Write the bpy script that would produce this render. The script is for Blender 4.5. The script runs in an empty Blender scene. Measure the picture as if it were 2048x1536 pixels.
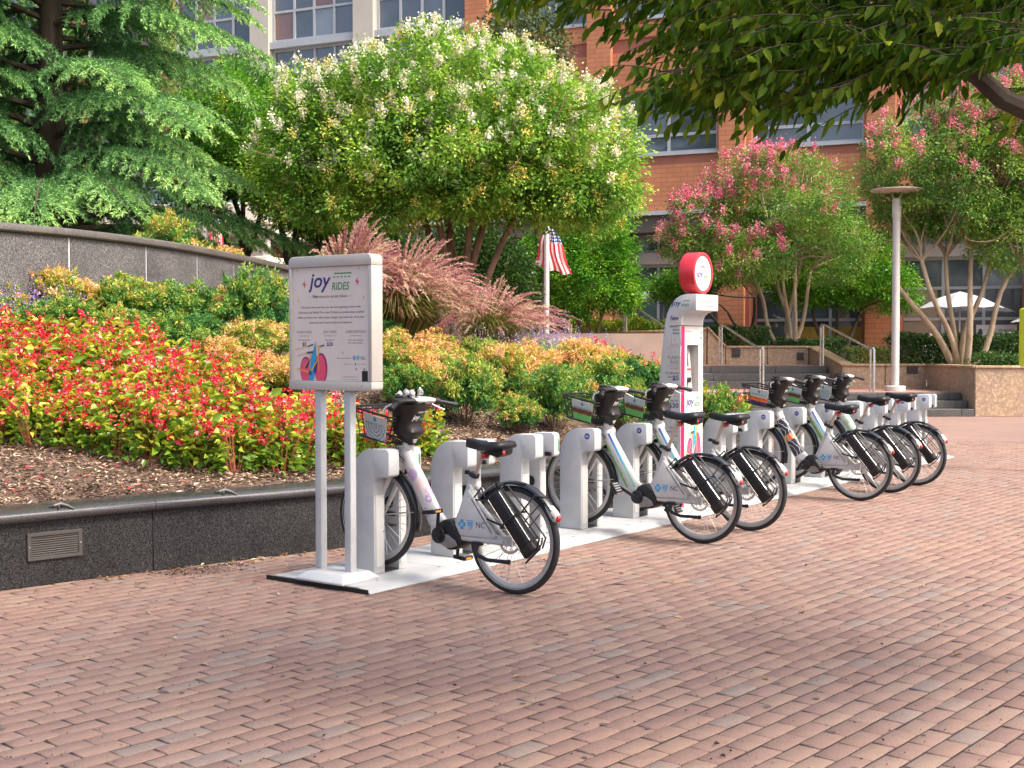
import bpy, bmesh, math, random
import numpy as np
from mathutils import Matrix, Vector
rad = math.radians
SC = bpy.context.scene
COL = SC.collection
random.seed(7); RNG = np.random.default_rng(7)

# ------------------------------------------------------------------ camera, sky, sun, exposure
cam_d = bpy.data.cameras.new('camera'); cam = bpy.data.objects.new('camera', cam_d); COL.objects.link(cam)
cam_d.sensor_width = 36.0; cam_d.lens = 45.18; cam_d.clip_start = 0.05; cam_d.clip_end = 2000
cam.location = (0, 0, 1.5); cam.rotation_euler = (rad(90 - 1.85), 0, 0)
SC.camera = cam

SUN_AZ = (0.80, -0.46)      # horizontal direction towards the sun
SUN_EL = 50.0
W = bpy.data.worlds.new('World'); SC.world = W; W.use_nodes = True
nt = W.node_tree; bg = nt.nodes['Background']
sky = nt.nodes.new('ShaderNodeTexSky'); sky.sky_type = 'NISHITA'; sky.sun_disc = False
sky.sun_elevation = rad(SUN_EL)
sky.sun_rotation = math.atan2(SUN_AZ[0], SUN_AZ[1])
sky.dust_density = 6.0; sky.air_density = 0.8; sky.ozone_density = 0.3
nt.links.new(sky.outputs['Color'], bg.inputs['Color']); bg.inputs['Strength'].default_value = 0.15
sd = bpy.data.lights.new('sun', 'SUN'); so = bpy.data.objects.new('sun', sd); COL.objects.link(so)
sd.energy = 1.5; sd.angle = rad(12.0); sd.color = (1.0, 0.95, 0.87)
_v = Vector((SUN_AZ[0], SUN_AZ[1], 0)).normalized() * math.cos(rad(SUN_EL)) + Vector((0, 0, math.sin(rad(SUN_EL))))
so.rotation_euler = _v.to_track_quat('Z', 'Y').to_euler()
so.location = (8, -4, 20)
cy = SC.cycles; cy.max_bounces = 6; cy.diffuse_bounces = 3; cy.glossy_bounces = 3; cy.transmission_bounces = 3; cy.transparent_max_bounces = 4
vs = SC.view_settings
vs.view_transform = 'Standard'; vs.look = 'None'; vs.exposure = 1.46; vs.gamma = 1.0; vs.use_curve_mapping = False

# ------------------------------------------------------------------ helpers
def lin(c):
    f = lambda v: v / 12.92 if v <= 0.04045 else ((v + 0.055) / 1.055) ** 2.4
    return tuple(f(x / 255.0) for x in c)

def link(o, parent=None):
    COL.objects.link(o)
    if parent is not None: o.parent = parent
    return o

def tag(o, label=None, cat=None, group=None, kind=None):
    if label: o['label'] = label
    if cat: o['category'] = cat
    if group: o['group'] = group
    if kind: o['kind'] = kind
    return o

def empty(name, loc=(0, 0, 0), rz=0.0):
    o = bpy.data.objects.new(name, None); o.empty_display_size = 0.1
    o.location = loc; o.rotation_euler = (0, 0, rz); link(o); return o

def obj(name, mesh, parent=None, loc=None, mat=None):
    o = bpy.data.objects.new(name, mesh)
    if loc is not None: o.location = loc
    if mat is not None: o.matrix_local = mat
    link(o, parent)
    if parent is not None and mat is not None: o.matrix_local = mat
    return o

class MB:
    """collects polygons; build() makes one mesh"""
    def __init__(s): s.v = []; s.f = []; s.m = []; s.cm = 0
    def add(s, vs, fs):
        b = len(s.v); s.v += [tuple(p) for p in vs]
        for f in fs: s.f.append(tuple(b + i for i in f)); s.m.append(s.cm)
        return s
    def box(s, x0, x1, y0, y1, z0, z1):
        return s.add([(x0,y0,z0),(x1,y0,z0),(x1,y1,z0),(x0,y1,z0),(x0,y0,z1),(x1,y0,z1),(x1,y1,z1),(x0,y1,z1)],
                     [(0,3,2,1),(4,5,6,7),(0,1,5,4),(1,2,6,5),(2,3,7,6),(3,0,4,7)])
    def prism(s, pts, a, b, plane='xz'):
        """pts: 2d polygon; extruded along the remaining axis from a to b"""
        n = len(pts)
        if plane == 'xz': P = lambda p, t: (p[0], t, p[1])
        elif plane == 'yz': P = lambda p, t: (t, p[0], p[1])
        else: P = lambda p, t: (p[0], p[1], t)
        vs = [P(p, a) for p in pts] + [P(p, b) for p in pts]
        fs = [tuple(range(n)), tuple(range(2*n-1, n-1, -1))]
        for i in range(n):
            j = (i+1) % n; fs.append((i, n+i, n+j, j))
        return s.add(vs, fs)
    def loft(s, rings, cap=True, closed=True):
        n = len(rings[0]); vs = [p for r in rings for p in r]; fs = []
        for k in range(len(rings)-1):
            for i in range(n if closed else n-1):
                j = (i+1) % n
                fs.append((k*n+i, k*n+j, (k+1)*n+j, (k+1)*n+i))
        if cap and closed:
            fs.append(tuple(range(n-1, -1, -1))); fs.append(tuple(range((len(rings)-1)*n, len(rings)*n)))
        return s.add(vs, fs)
    def tube(s, pts, r, n=8, cap=True, flat=None):
        pts = [Vector(p) for p in pts]
        if not hasattr(r, '__len__'): r = [r]*len(pts)
        rings = []; up = None
        for i, p in enumerate(pts):
            if i == 0: t = pts[1]-pts[0]
            elif i == len(pts)-1: t = pts[-1]-pts[-2]
            else: t = (pts[i+1]-pts[i]).normalized() + (pts[i]-pts[i-1]).normalized()
            t = t.normalized() if t.length > 1e-9 else Vector((0,0,1))
            if up is None:
                a = Vector((0,0,1)) if abs(t.z) < 0.9 else Vector((1,0,0))
                up = (a - t*a.dot(t)).normalized()
            else:
                up = (up - t*up.dot(t))
                up = up.normalized() if up.length > 1e-6 else t.orthogonal().normalized()
            sd_ = t.cross(up)
            fy = 1.0 if flat is None else flat
            rings.append([p + up*(r[i]*math.cos(2*math.pi*k/n)) + sd_*(r[i]*fy*math.sin(2*math.pi*k/n)) for k in range(n)])
        return s.loft(rings, cap)
    def cyl(s, p0, p1, r, n=12): return s.tube([p0, p1], r, n)
    def ring(s, c, R, prof, n=40, a0=0.0, a1=2*math.pi):
        """sweep a small (radial, lateral) profile round the y axis through c"""
        full = abs(a1-a0-2*math.pi) < 1e-6
        k = len(prof); m = n if full else n+1
        vs = []
        for i in range(m):
            a = a0 + (a1-a0)*i/n
            for (pr, py) in prof:
                vs.append((c[0]+(R+pr)*math.cos(a), c[1]+py, c[2]+(R+pr)*math.sin(a)))
        fs = []
        for i in range(n):
            i2 = (i+1) % m
            for j in range(k):
                j2 = (j+1) % k
                fs.append((i*k+j, i2*k+j, i2*k+j2, i*k+j2))
        if not full:
            fs.append(tuple(range(k))); fs.append(tuple(range((m-1)*k+k-1, (m-1)*k-1, -1)))
        return s.add(vs, fs)
    def disc(s, c, r, y0, y1, n=24): return s.prism([(c[0]+r*math.cos(2*math.pi*i/n), c[1]+r*math.sin(2*math.pi*i/n)) for i in range(n)], y0, y1)
    def sphere(s, c, r, n=10, m=6):
        if not hasattr(r, '__len__'): r = (r, r, r)
        rings = []
        for k in range(m+1):
            a = math.pi*k/m; a = min(max(a, 0.02), math.pi-0.02)
            rings.append([(c[0]+r[0]*math.sin(a)*math.cos(2*math.pi*i/n), c[1]+r[1]*math.sin(a)*math.sin(2*math.pi*i/n), c[2]-r[2]*math.cos(a)) for i in range(n)])
        return s.loft(rings)
    def mesh(s, name, mats, smooth=True, bevel=0.0, seg=2, ang=38):
        me = bpy.data.meshes.new(name); me.from_pydata(s.v, [], s.f)
        if not isinstance(mats, (list, tuple)): mats = [mats]
        for m in mats: me.materials.append(m)
        if len(mats) > 1: me.polygons.foreach_set('material_index', s.m)
        bm = bmesh.new(); bm.from_mesh(me)
        bmesh.ops.recalc_face_normals(bm, faces=bm.faces)
        if bevel > 0:
            es = [e for e in bm.edges if len(e.link_faces) == 2 and e.calc_face_angle(0) > rad(30)]
            try: bmesh.ops.bevel(bm, geom=es, offset=bevel, segments=seg, profile=0.5, affect='EDGES', clamp_overlap=True)
            except Exception: pass
        bm.to_mesh(me); bm.free()
        if smooth:
            me.polygons.foreach_set('use_smooth', [True]*len(me.polygons))
            me.set_sharp_from_angle(angle=rad(ang))
        me.update(); return me
    def build(s, name, mats, parent=None, smooth=True, bevel=0.0, seg=2, loc=None, mat=None, ang=38):
        return obj(name, s.mesh(name, mats, smooth, bevel, seg, ang), parent, loc, mat)

class NM:
    """numpy mesh collector: many small alike pieces"""
    def __init__(s): s.V = []; s.L = []; s.S = []; s.MI = []; s.T = []; s.n = 0
    def add(s, V, F, mi=0, tint=None):
        V = np.asarray(V, dtype=np.float32); N, k, _ = V.shape
        base = (np.arange(N) * k + s.n)[:, None]
        for f in F:
            s.L.append((base + np.array(f)[None, :]).ravel()); s.S.append(np.full(N, len(f))); s.MI.append(np.full(N, mi))
        s.V.append(V.reshape(-1, 3)); s.n += N*k
        t = np.full(N, 0.5) if tint is None else np.asarray(tint)
        s.T.append(np.repeat(t, k))
        return s
    def mesh(s, name, mats, smooth=False):
        V = np.concatenate(s.V); L = np.concatenate(s.L).astype(np.int32); S = np.concatenate(s.S).astype(np.int32)
        me = bpy.data.meshes.new(name)
        me.vertices.add(len(V)); me.vertices.foreach_set('co', V.ravel())
        me.loops.add(len(L)); me.loops.foreach_set('vertex_index', L)
        me.polygons.add(len(S)); st = np.zeros(len(S), np.int32); st[1:] = np.cumsum(S)[:-1]
        me.polygons.foreach_set('loop_start', st)
        if not isinstance(mats, (list, tuple)): mats = [mats]
        for m in mats: me.materials.append(m)
        me.polygons.foreach_set('material_index', np.concatenate(s.MI).astype(np.int32))
        if smooth: me.polygons.foreach_set('use_smooth', np.ones(len(S), bool))
        at = me.attributes.new('tint', 'FLOAT', 'POINT'); at.data.foreach_set('value', np.concatenate(s.T).astype(np.float32))
        me.update(calc_edges=True); return me
    def build(s, name, mats, parent=None, loc=None, smooth=False): return obj(name, s.mesh(name, mats, smooth), parent, loc)

def unit(a): return a / np.maximum(np.linalg.norm(a, axis=-1, keepdims=True), 1e-9)
def rdir(n, up=0.0):
    d = RNG.normal(size=(n, 3)); d[:, 2] += up; return unit(d)

def leaf_quads(c, d, nrm, L, w, bend=0.15):
    """diamond leaf: base c, axis d, normal nrm"""
    d = unit(d); sd_ = unit(np.cross(d, nrm)); nn = np.cross(sd_, d)
    L = np.asarray(L).reshape(-1, 1); w = np.asarray(w).reshape(-1, 1)
    return np.stack([c, c + d*L*0.45 + sd_*w*0.5 + nn*L*bend, c + d*L, c + d*L*0.45 - sd_*w*0.5 + nn*L*bend], axis=1)
LEAF_F = [(0, 1, 2, 3)]
def leaf_six(c, d, nrm, L, w, fold=0.18, droop=0.12):
    """folded leaf with a midrib: 6 verts, two quads"""
    d = unit(d); sd_ = unit(np.cross(d, nrm)); nn = np.cross(sd_, d)
    L = np.asarray(L).reshape(-1, 1); w = np.asarray(w).reshape(-1, 1)
    m1 = c + d*L*0.30; m2 = c + d*L*0.66 - nn*L*droop*0.3
    return np.stack([c, m1 + sd_*w*0.46 + nn*w*fold, m2 + sd_*w*0.38 + nn*w*fold, c + d*L - nn*L*droop, m2 - sd_*w*0.38 + nn*w*fold, m1 - sd_*w*0.46 + nn*w*fold], axis=1)
LEAF6_F = [(0, 1, 2, 3), (0, 3, 4, 5)]

# ------------------------------------------------------------------ materials
def new_mat(name):
    m = bpy.data.materials.new(name); m.use_nodes = True
    n = m.node_tree; b = n.nodes['Principled BSDF']; return m, n, b
def node(n, t, **kw):
    x = n.nodes.new(t)
    for k, v in kw.items(): setattr(x, k, v)
    return x
def ramp(n, stops, interp='LINEAR'):
    r = node(n, 'ShaderNodeValToRGB'); cr = r.color_ramp; cr.interpolation = interp
    while len(cr.elements) < len(stops): cr.elements.new(0.5)
    for e, (p, c) in zip(cr.elements, stops): e.position = p; e.color = (*c[:3], 1)
    return r
def coords(n, scale=None, which='Object'):
    tc = node(n, 'ShaderNodeTexCoord')
    if scale is None: return tc.outputs[which]
    mp = node(n, 'ShaderNodeMapping'); mp.inputs['Scale'].default_value = scale if hasattr(scale, '__len__') else (scale,)*3
    n.links.new(tc.outputs[which], mp.inputs['Vector']); return mp.outputs['Vector']
def noise(n, vec, scale, detail=4, rough=0.55):
    x = node(n, 'ShaderNodeTexNoise'); x.inputs['Scale'].default_value = scale; x.inputs['Detail'].default_value = detail
    x.inputs['Roughness'].default_value = rough; n.links.new(vec, x.inputs['Vector']); return x
def mixc(n, a, b, fac, mode='MIX'):
    x = node(n, 'ShaderNodeMix', data_type='RGBA', blend_type=mode)
    for s, v in ((x.inputs['Factor'], fac), (x.inputs['A'], a), (x.inputs['B'], b)):
        if hasattr(v, 'is_linked') or hasattr(v, 'links'): n.links.new(v, s)
        elif hasattr(v, '__len__'): s.default_value = (*v[:3], 1)
        else: s.default_value = v
    return x.outputs['Result']
def bump(n, b, h, strength=0.3, dist=0.01):
    x = node(n, 'ShaderNodeBump'); x.inputs['Strength'].default_value = strength; x.inputs['Distance'].default_value = dist
    n.links.new(h, x.inputs['Height']); n.links.new(x.outputs['Normal'], b.inputs['Normal'])

def pbr(name, col, rough=0.5, metal=0.0, var=0.08, vscale=6.0, spec=0.5, dirt=0.0, grain=0.0, coat=0.0):
    m, n, b = new_mat(name)
    v = coords(n); x = noise(n, v, vscale, 5)
    lo = tuple(max(0, c*(1-var*1.6)) for c in col); hi = tuple(min(1, c*(1+var)) for c in col)
    r = ramp(n, [(0.3, lo), (0.7, hi)]); n.links.new(x.outputs['Fac'], r.inputs['Fac']); out = r.outputs['Color']
    if dirt > 0:
        y = noise(n, v, vscale*0.45, 8, 0.7); rr = ramp(n, [(0.52, (0, 0, 0)), (0.75, (1, 1, 1))]); n.links.new(y.outputs['Fac'], rr.inputs['Fac'])
        f = node(n, 'ShaderNodeMath', operation='MULTIPLY'); n.links.new(rr.outputs['Color'], f.inputs[0]); f.inputs[1].default_value = dirt
        out = mixc(n, out, (col[0]*0.45, col[1]*0.40, col[2]*0.33), f.outputs[0])
    n.links.new(out, b.inputs['Base Color'])
    b.inputs['Metallic'].default_value = metal; b.inputs['Specular IOR Level'].default_value = spec
    r2 = ramp(n, [(0.2, (rough*0.8,)*3), (0.8, (min(1, rough*1.2),)*3)]); n.links.new(x.outputs['Fac'], r2.inputs['Fac']); n.links.new(r2.outputs['Color'], b.inputs['Roughness'])
    if coat: b.inputs['Coat Weight'].default_value = coat; b.inputs['Coat Roughness'].default_value = 0.12
    if grain > 0:
        g = noise(n, v, 220, 3); bump(n, b, g.outputs['Fac'], grain, 0.002)
    return m

def leaf_mat(name, stops, trans=0.3, rough=0.45, use_tint=False, rndamt=0.35, clump=1.3, spec=0.22, tboost=1.25, gain=1.8):
    """stops: colour ramp over random-per-leaf (or tint + random)"""
    m, n, b = new_mat(name)
    g = node(n, 'ShaderNodeNewGeometry')
    v = coords(n); nz = noise(n, v, clump, 2)
    a = node(n, 'ShaderNodeMath', operation='MULTIPLY_ADD'); n.links.new(g.outputs['Random Per Island'], a.inputs[0]); a.inputs[1].default_value = rndamt
    if use_tint:
        at = node(n, 'ShaderNodeAttribute', attribute_name='tint')
        s1 = node(n, 'ShaderNodeMath', operation='SUBTRACT'); n.links.new(at.outputs['Fac'], s1.inputs[0]); s1.inputs[1].default_value = rndamt*0.5
        n.links.new(s1.outputs[0], a.inputs[2])
    else:
        s1 = node(n, 'ShaderNodeMath', operation='MULTIPLY_ADD'); n.links.new(nz.outputs['Fac'], s1.inputs[0]); s1.inputs[1].default_value = 1.2; s1.inputs[2].default_value = -0.1 - rndamt*0.5
        n.links.new(s1.outputs[0], a.inputs[2])
    r = ramp(n, [(p, tuple(min(0.8, c*gain) for c in col)) for p, col in stops]); n.links.new(a.outputs[0], r.inputs['Fac'])
    n.links.new(r.outputs['Color'], b.inputs['Base Color']); b.inputs['Roughness'].default_value = rough; b.inputs['Specular IOR Level'].default_value = spec
    tr = node(n, 'ShaderNodeBsdfTranslucent'); tc = mixc(n, r.outputs['Color'], (tboost, tboost*1.05, tboost*0.6), 1.0, 'MULTIPLY'); n.links.new(tc, tr.inputs['Color'])
    mx = node(n, 'ShaderNodeMixShader'); mx.inputs['Fac'].default_value = trans
    n.links.new(b.outputs['BSDF'], mx.inputs[1]); n.links.new(tr.outputs['BSDF'], mx.inputs[2])
    n.links.new(mx.outputs['Shader'], n.nodes['Material Output'].inputs['Surface'])
    return m

def brick_mat(name, mode):
    """clay paver; mode 'island' / 'object' picks the random source, 'sheet' draws courses for the far paving"""
    m, n, b = new_mat(name)
    stops = [(0.0, (0.205, 0.131, 0.111)), (0.25, (0.225, 0.146, 0.120)), (0.5, (0.239, 0.157, 0.128)), (0.72, (0.249, 0.167, 0.133)), (0.86, (0.255, 0.176, 0.136)), (0.93, (0.224, 0.168, 0.142)), (0.98, (0.210, 0.165, 0.145)), (1.0, (0.213, 0.130, 0.106))]
    wc = node(n, 'ShaderNodeNewGeometry').outputs['Position']
    r = ramp(n, stops)
    if mode == 'object':
        n.links.new(node(n, 'ShaderNodeObjectInfo').outputs['Random'], r.inputs['Fac'])
    else:
        n.links.new(node(n, 'ShaderNodeNewGeometry').outputs['Random Per Island'], r.inputs['Fac'])
    base = r.outputs['Color']
    f1 = noise(n, wc, 130, 4, 0.75); sp = ramp(n, [(0.25, (0.58,)*3), (0.5, (1.0,)*3), (0.75, (1.28,)*3)]); n.links.new(f1.outputs['Fac'], sp.inputs['Fac'])
    base = mixc(n, base, sp.outputs['Color'], 1.0, 'MULTIPLY')
    f2 = noise(n, wc, 7.0, 7, 0.7); s2 = ramp(n, [(0.3, (0.80, 0.80, 0.81)), (0.45, (0.97, 0.97, 0.97)), (0.7, (1.08, 1.06, 1.04))]); n.links.new(f2.outputs['Fac'], s2.inputs['Fac'])
    base = mixc(n, base, s2.outputs['Color'], 1.0, 'MULTIPLY')
    f3 = noise(n, wc, 0.35, 3); s3 = ramp(n, [(0.35, (0.93, 0.95, 0.98)), (0.65, (1.05, 1.0, 0.95))]); n.links.new(f3.outputs['Fac'], s3.inputs['Fac'])
    base = mixc(n, base, s3.outputs['Color'], 1.0, 'MULTIPLY')
    n.links.new(base, b.inputs['Base Color']); b.inputs['Roughness'].default_value = 0.82; b.inputs['Specular IOR Level'].default_value = 0.3
    bump(n, b, f1.outputs['Fac'], 0.35, 0.004)
    return m

def tex_brick_mat(name, c1, c2, mortar, bw, bh, rot=0.0, msize=0.012, rough=0.85, plane='xz', off=(0, 0, 0), world=False, bs=0.4):
    m, n, b = new_mat(name)
    src = node(n, 'ShaderNodeNewGeometry').outputs['Position'] if world else coords(n)
    mp = node(n, 'ShaderNodeMapping'); n.links.new(src, mp.inputs['Vector'])
    mp.inputs['Rotation'].default_value = (rad(-90) if plane == 'xz' else 0, 0, rot) if plane == 'xz' else (0, 0, rot)
    mp.inputs['Location'].default_value = off
    t = node(n, 'ShaderNodeTexBrick'); n.links.new(mp.outputs['Vector'], t.inputs['Vector'])
    t.inputs['Scale'].default_value = 1.0; t.inputs['Brick Width'].default_value = bw; t.inputs['Row Height'].default_value = bh
    t.inputs['Mortar Size'].default_value = msize*0.5; t.inputs['Color1'].default_value = (*c1, 1); t.inputs['Color2'].default_value = (*c2, 1); t.inputs['Mortar'].default_value = (*mortar, 1)
    t.inputs['Bias'].default_value = 0.0
    x = noise(n, coords(n), 0.9, 5); s = ramp(n, [(0.3, (0.86,)*3), (0.7, (1.1,)*3)]); n.links.new(x.outputs['Fac'], s.inputs['Fac'])
    n.links.new(mixc(n, t.outputs['Color'], s.outputs['Color'], 1.0, 'MULTIPLY'), b.inputs['Base Color'])
    b.inputs['Roughness'].default_value = rough
    bump(n, b, t.outputs['Fac'], -bs, 0.006)
    return m

def granite_mat(name, dark, light, scale=330, rough=0.3, stain=0.25, spec=0.5):
    m, n, b = new_mat(name); b.inputs['Specular IOR Level'].default_value = spec
    wc = node(n, 'ShaderNodeNewGeometry').outputs['Position']
    a = noise(n, wc, scale, 2, 0.7); r = ramp(n, [(0.36, dark), (0.52, tuple((d+l)/2.6 for d, l in zip(dark, light))), (0.66, light)]); n.links.new(a.outputs['Fac'], r.inputs['Fac'])
    a2 = node(n, 'ShaderNodeTexVoronoi'); a2.inputs['Scale'].default_value = scale*0.35; n.links.new(wc, a2.inputs['Vector'])
    s = ramp(n, [(0.0, (1.35,)*3), (0.35, (0.95,)*3), (0.8, (0.75,)*3)]); n.links.new(a2.outputs['Distance'], s.inputs['Fac'])
    base = mixc(n, r.outputs['Color'], s.outputs['Color'], 1.0, 'MULTIPLY')
    f = noise(n, wc, 1.6, 6, 0.65); s2 = ramp(n, [(0.3, (1-stain,)*3), (0.7, (1+stain*0.6, 1+stain*0.5, 1+stain*0.4))]); n.links.new(f.outputs['Fac'], s2.inputs['Fac'])
    n.links.new(mixc(n, base, s2.outputs['Color'], 1.0, 'MULTIPLY'), b.inputs['Base Color'])
    rr = ramp(n, [(0.3, (rough*0.7,)*3), (0.7, (min(1, rough*1.6),)*3)]); n.links.new(f.outputs['Fac'], rr.inputs['Fac']); n.links.new(rr.outputs['Color'], b.inputs['Roughness'])
    return m

def glass_mat(name, col, rough=0.06):
    m, n, b = new_mat(name)
    x = noise(n, coords(n), 0.5, 3); r = ramp(n, [(0.3, tuple(c*0.6 for c in col)), (0.7, tuple(c*1.3 for c in col))]); n.links.new(x.outputs['Fac'], r.inputs['Fac'])
    n.links.new(r.outputs['Color'], b.inputs['Base Color']); b.inputs['Roughness'].default_value = rough; b.inputs['Specular IOR Level'].default_value = 0.8
    b.inputs['Coat Weight'].default_value = 0.8; b.inputs['Coat Roughness'].default_value = 0.02; y = noise(n, coords(n), 0.8, 2); bump(n, b, y.outputs['Fac'], 0.06, 0.05)
    return m

def bark_mat(name, c1, c2, scale=7, stretch=0.25):
    m, n, b = new_mat(name)
    v = coords(n, (1, 1, stretch)); x = noise(n, v, scale, 6, 0.65); r = ramp(n, [(0.3, c1), (0.68, c2)]); n.links.new(x.outputs['Fac'], r.inputs['Fac'])
    n.links.new(r.outputs['Color'], b.inputs['Base Color']); b.inputs['Roughness'].default_value = 0.8; bump(n, b, x.outputs['Fac'], 0.5, 0.02); return m

WHITE = pbr('white_powder_coat', (0.50, 0.49, 0.48), 0.38, var=0.06, vscale=4, dirt=0.28, coat=0.15)
DOCKW = pbr('dock_grey_white', (0.43, 0.44, 0.45), 0.42, var=0.08, vscale=5, dirt=0.30, grain=0.08)
PLATE = pbr('platform_white', (0.40, 0.41, 0.41), 0.45, var=0.12, vscale=3.0, dirt=0.6)
SIGNF = pbr('sign_aluminium', (0.455, 0.425, 0.39), 0.38, metal=0.0, var=0.05, vscale=3, dirt=0.1)
PAPER = pbr('sign_print_paper', (0.66, 0.58, 0.53), 0.35, var=0.03, vscale=4)
BLACK = pbr('black_plastic', (0.014, 0.014, 0.016), 0.42, var=0.2, vscale=9, dirt=0.05, spec=0.35)
GLOSSB = pbr('black_gloss', (0.016, 0.017, 0.02), 0.16, var=0.15, vscale=6, coat=0.5)
BROWNB = pbr('shell_black_brown', (0.020, 0.016, 0.015), 0.42, var=0.15, vscale=7, spec=0.35)
RUBBER = pbr('tyre_rubber', (0.020, 0.020, 0.021), 0.75, var=0.25, vscale=14, grain=0.2)
STRIPE = pbr('reflective_stripe', (0.55, 0.53, 0.48), 0.5)
RIM = pbr('rim_silver', (0.46, 0.44, 0.42), 0.33, metal=0.35, var=0.06)
STEEL = pbr('steel', (0.55, 0.54, 0.52), 0.3, metal=0.85, var=0.08)
STAIN = pbr('stainless_rail', (0.60, 0.59, 0.57), 0.28, metal=0.9, var=0.05)
BRONZE = pbr('seatpost_metal', (0.56, 0.48, 0.42), 0.3, metal=0.6, var=0.06)
REDL = pbr('red_lens', (0.55, 0.015, 0.02), 0.15, var=0.15, vscale=40, coat=0.6)
CREAM = pbr('cream_plastic', (0.56, 0.53, 0.46), 0.4, var=0.04)
ORANGE = pbr('amber_reflector', (0.75, 0.30, 0.02), 0.25, var=0.1)
GREYM = pbr('motor_grey', (0.20, 0.19, 0.185), 0.35, metal=0.3, var=0.08)
NAVY = pbr('print_navy', (0.035, 0.03, 0.16), 0.5, var=0.05)
INK = pbr('print_ink', (0.07, 0.06, 0.09), 0.5, var=0.05)
INKG = pbr('print_grey', (0.27, 0.23, 0.23), 0.55, var=0.05)
GREEN = pbr('print_green', (0.03, 0.22, 0.06), 0.5, var=0.05)
REDP = pbr('print_red', (0.60, 0.02, 0.06), 0.5, var=0.05)
MAG = pbr('kiosk_magenta', (0.62, 0.006, 0.085), 0.4, var=0.06)
KRED = pbr('roundel_red', (0.62, 0.03, 0.045), 0.35, var=0.1, vscale=4)
CYAN = pbr('print_cyan', (0.02, 0.30, 0.58), 0.5, var=0.05)
TEAL = pbr('print_teal', (0.01, 0.28, 0.26), 0.5, var=0.05)
PINK = pbr('print_pink', (0.72, 0.07, 0.16), 0.5, var=0.08, vscale=10)
PLUM = pbr('print_plum', (0.32, 0.02, 0.12), 0.5, var=0.08)
YELL = pbr('print_ochre', (0.72, 0.36, 0.05), 0.5, var=0.08)
PWHITE = pbr('print_white', (0.66, 0.65, 0.64), 0.45, var=0.03)
BLUEL = pbr('number_blue', (0.03, 0.05, 0.32), 0.4, var=0.05)
LGREEN = pbr('print_leaf_green', (0.10, 0.42, 0.12), 0.5, var=0.2, vscale=30)
LIME = pbr('lime_paint', (0.66, 0.74, 0.01), 0.4, var=0.05)
# ------------------------------------------------------------------ brick paving
PAV_A = rad(40.0)                                   # course direction from the view axis
eC = np.array([math.sin(PAV_A), math.cos(PAV_A)]); eR = np.array([math.cos(PAV_A), -math.sin(PAV_A)])
ROT_B = math.atan2(eC[1], eC[0])
DIRT = pbr('joint_dirt', (0.030, 0.022, 0.019), 0.95, var=0.5, vscale=14)
FARB = tex_brick_mat('far_paving', (0.255, 0.162, 0.130), (0.232, 0.150, 0.122), (0.12, 0.08, 0.068), 0.2, 0.1, rot=-ROT_B, msize=0.008, plane='xy', world=True, bs=0.1)
pave = MB(); pave.add([(-60, -20, -0.0042), (90, -20, -0.0042), (90, 140, -0.0042), (-60, 140, -0.0042)], [(0, 1, 2, 3)])
pavement = tag(pave.build('pavement', DIRT, smooth=False), 'red clay brick paving laid in running bond', 'pavement', kind='structure')
far = MB()
far.add([(-25, 19.5, -0.001), (40, 19.5, -0.001), (40, 60, -0.001), (-25, 60, -0.001)], [(0, 1, 2, 3)])
far.build('far_paving', FARB, pavement, smooth=False)

BL, BW = 0.2, 0.1
def brick_profile(l, w, bev=0.0022):
    a, c = l/2, w/2; ai, ci = a-bev, c-bev
    return np.array([(-ai,-ci,0),(ai,-ci,0),(ai,ci,0),(-ai,ci,0),(-a,-c,-bev*0.8),(a,-c,-bev*0.8),(a,c,-bev*0.8),(-a,c,-bev*0.8),(-a,-c,-0.02),(a,-c,-0.02),(a,c,-0.02),(-a,c,-0.02)])
BRICK_F = [(0,1,2,3),(4,5,1,0),(5,6,2,1),(6,7,3,2),(7,4,0,3),(8,9,5,4),(9,10,6,5),(10,11,7,6),(11,8,4,7)]
BR_I = brick_mat('paver_clay_field', 'island'); BR_O = brick_mat('paver_clay', 'object')
ii, jj = np.meshgrid(np.arange(-260, 260), np.arange(-260, 260), indexing='ij')
ii = ii.ravel(); jj = jj.ravel()
along = (ii + 0.5*(jj % 2) + 0.06*np.sin(jj*1.7)) * BL; across = jj * BW
PX = along*eC[0] + across*eR[0] + 0.03; PY = along*eC[1] + across*eR[1] + 0.02
keep = (PY > 3.2) & (PY < 19.6) & (np.abs(PX) < PY*0.44 + 1.2)
# stop behind the low planter wall line
keep &= ~((PY - 7.9) > (PX + 3.09)*0.93 + 0.6 + np.maximum(PX-1.2, 0)*2.5)
PX, PY = PX[keep], PY[keep]; jk = jj[keep]
o = np.argsort(PX**2*0.9 + PY**2); vis = o[(np.abs(PX[o]) < PY[o]*0.405) & (PY[o] > 4.45)][:300]
rest = np.setdiff1d(np.arange(len(PX)), vis)
def brick_frames(ix):
    n = len(ix); th = ROT_B + RNG.normal(0, 0.006, n)
    return th, PX[ix] + RNG.normal(0, 0.0012, n), PY[ix] + RNG.normal(0, 0.0012, n), RNG.normal(0, 0.0011, n), RNG.normal(0, 0.008, (n, 2))
me_b = []
for k in range(3):
    nmb = NM(); nmb.add(brick_profile(BL-0.009-0.001*k, BW-0.0105)[None], BRICK_F); me_b.append(nmb.mesh('brick', BR_O))
th, bx_, by_, bz_, tl = brick_frames(vis)
for k in range(len(vis)):
    b_ = bpy.data.objects.new('brick', me_b[k % 3]); b_.location = (bx_[k], by_[k], bz_[k]); b_.rotation_euler = (tl[k, 0]*0.6, tl[k, 1]*0.4, th[k]); link(b_, pavement)
th, bx_, by_, bz_, tl = brick_frames(rest)
bp = brick_profile(BL-0.0095, BW-0.0108)
c_, s_ = np.cos(th)[:, None], np.sin(th)[:, None]
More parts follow.
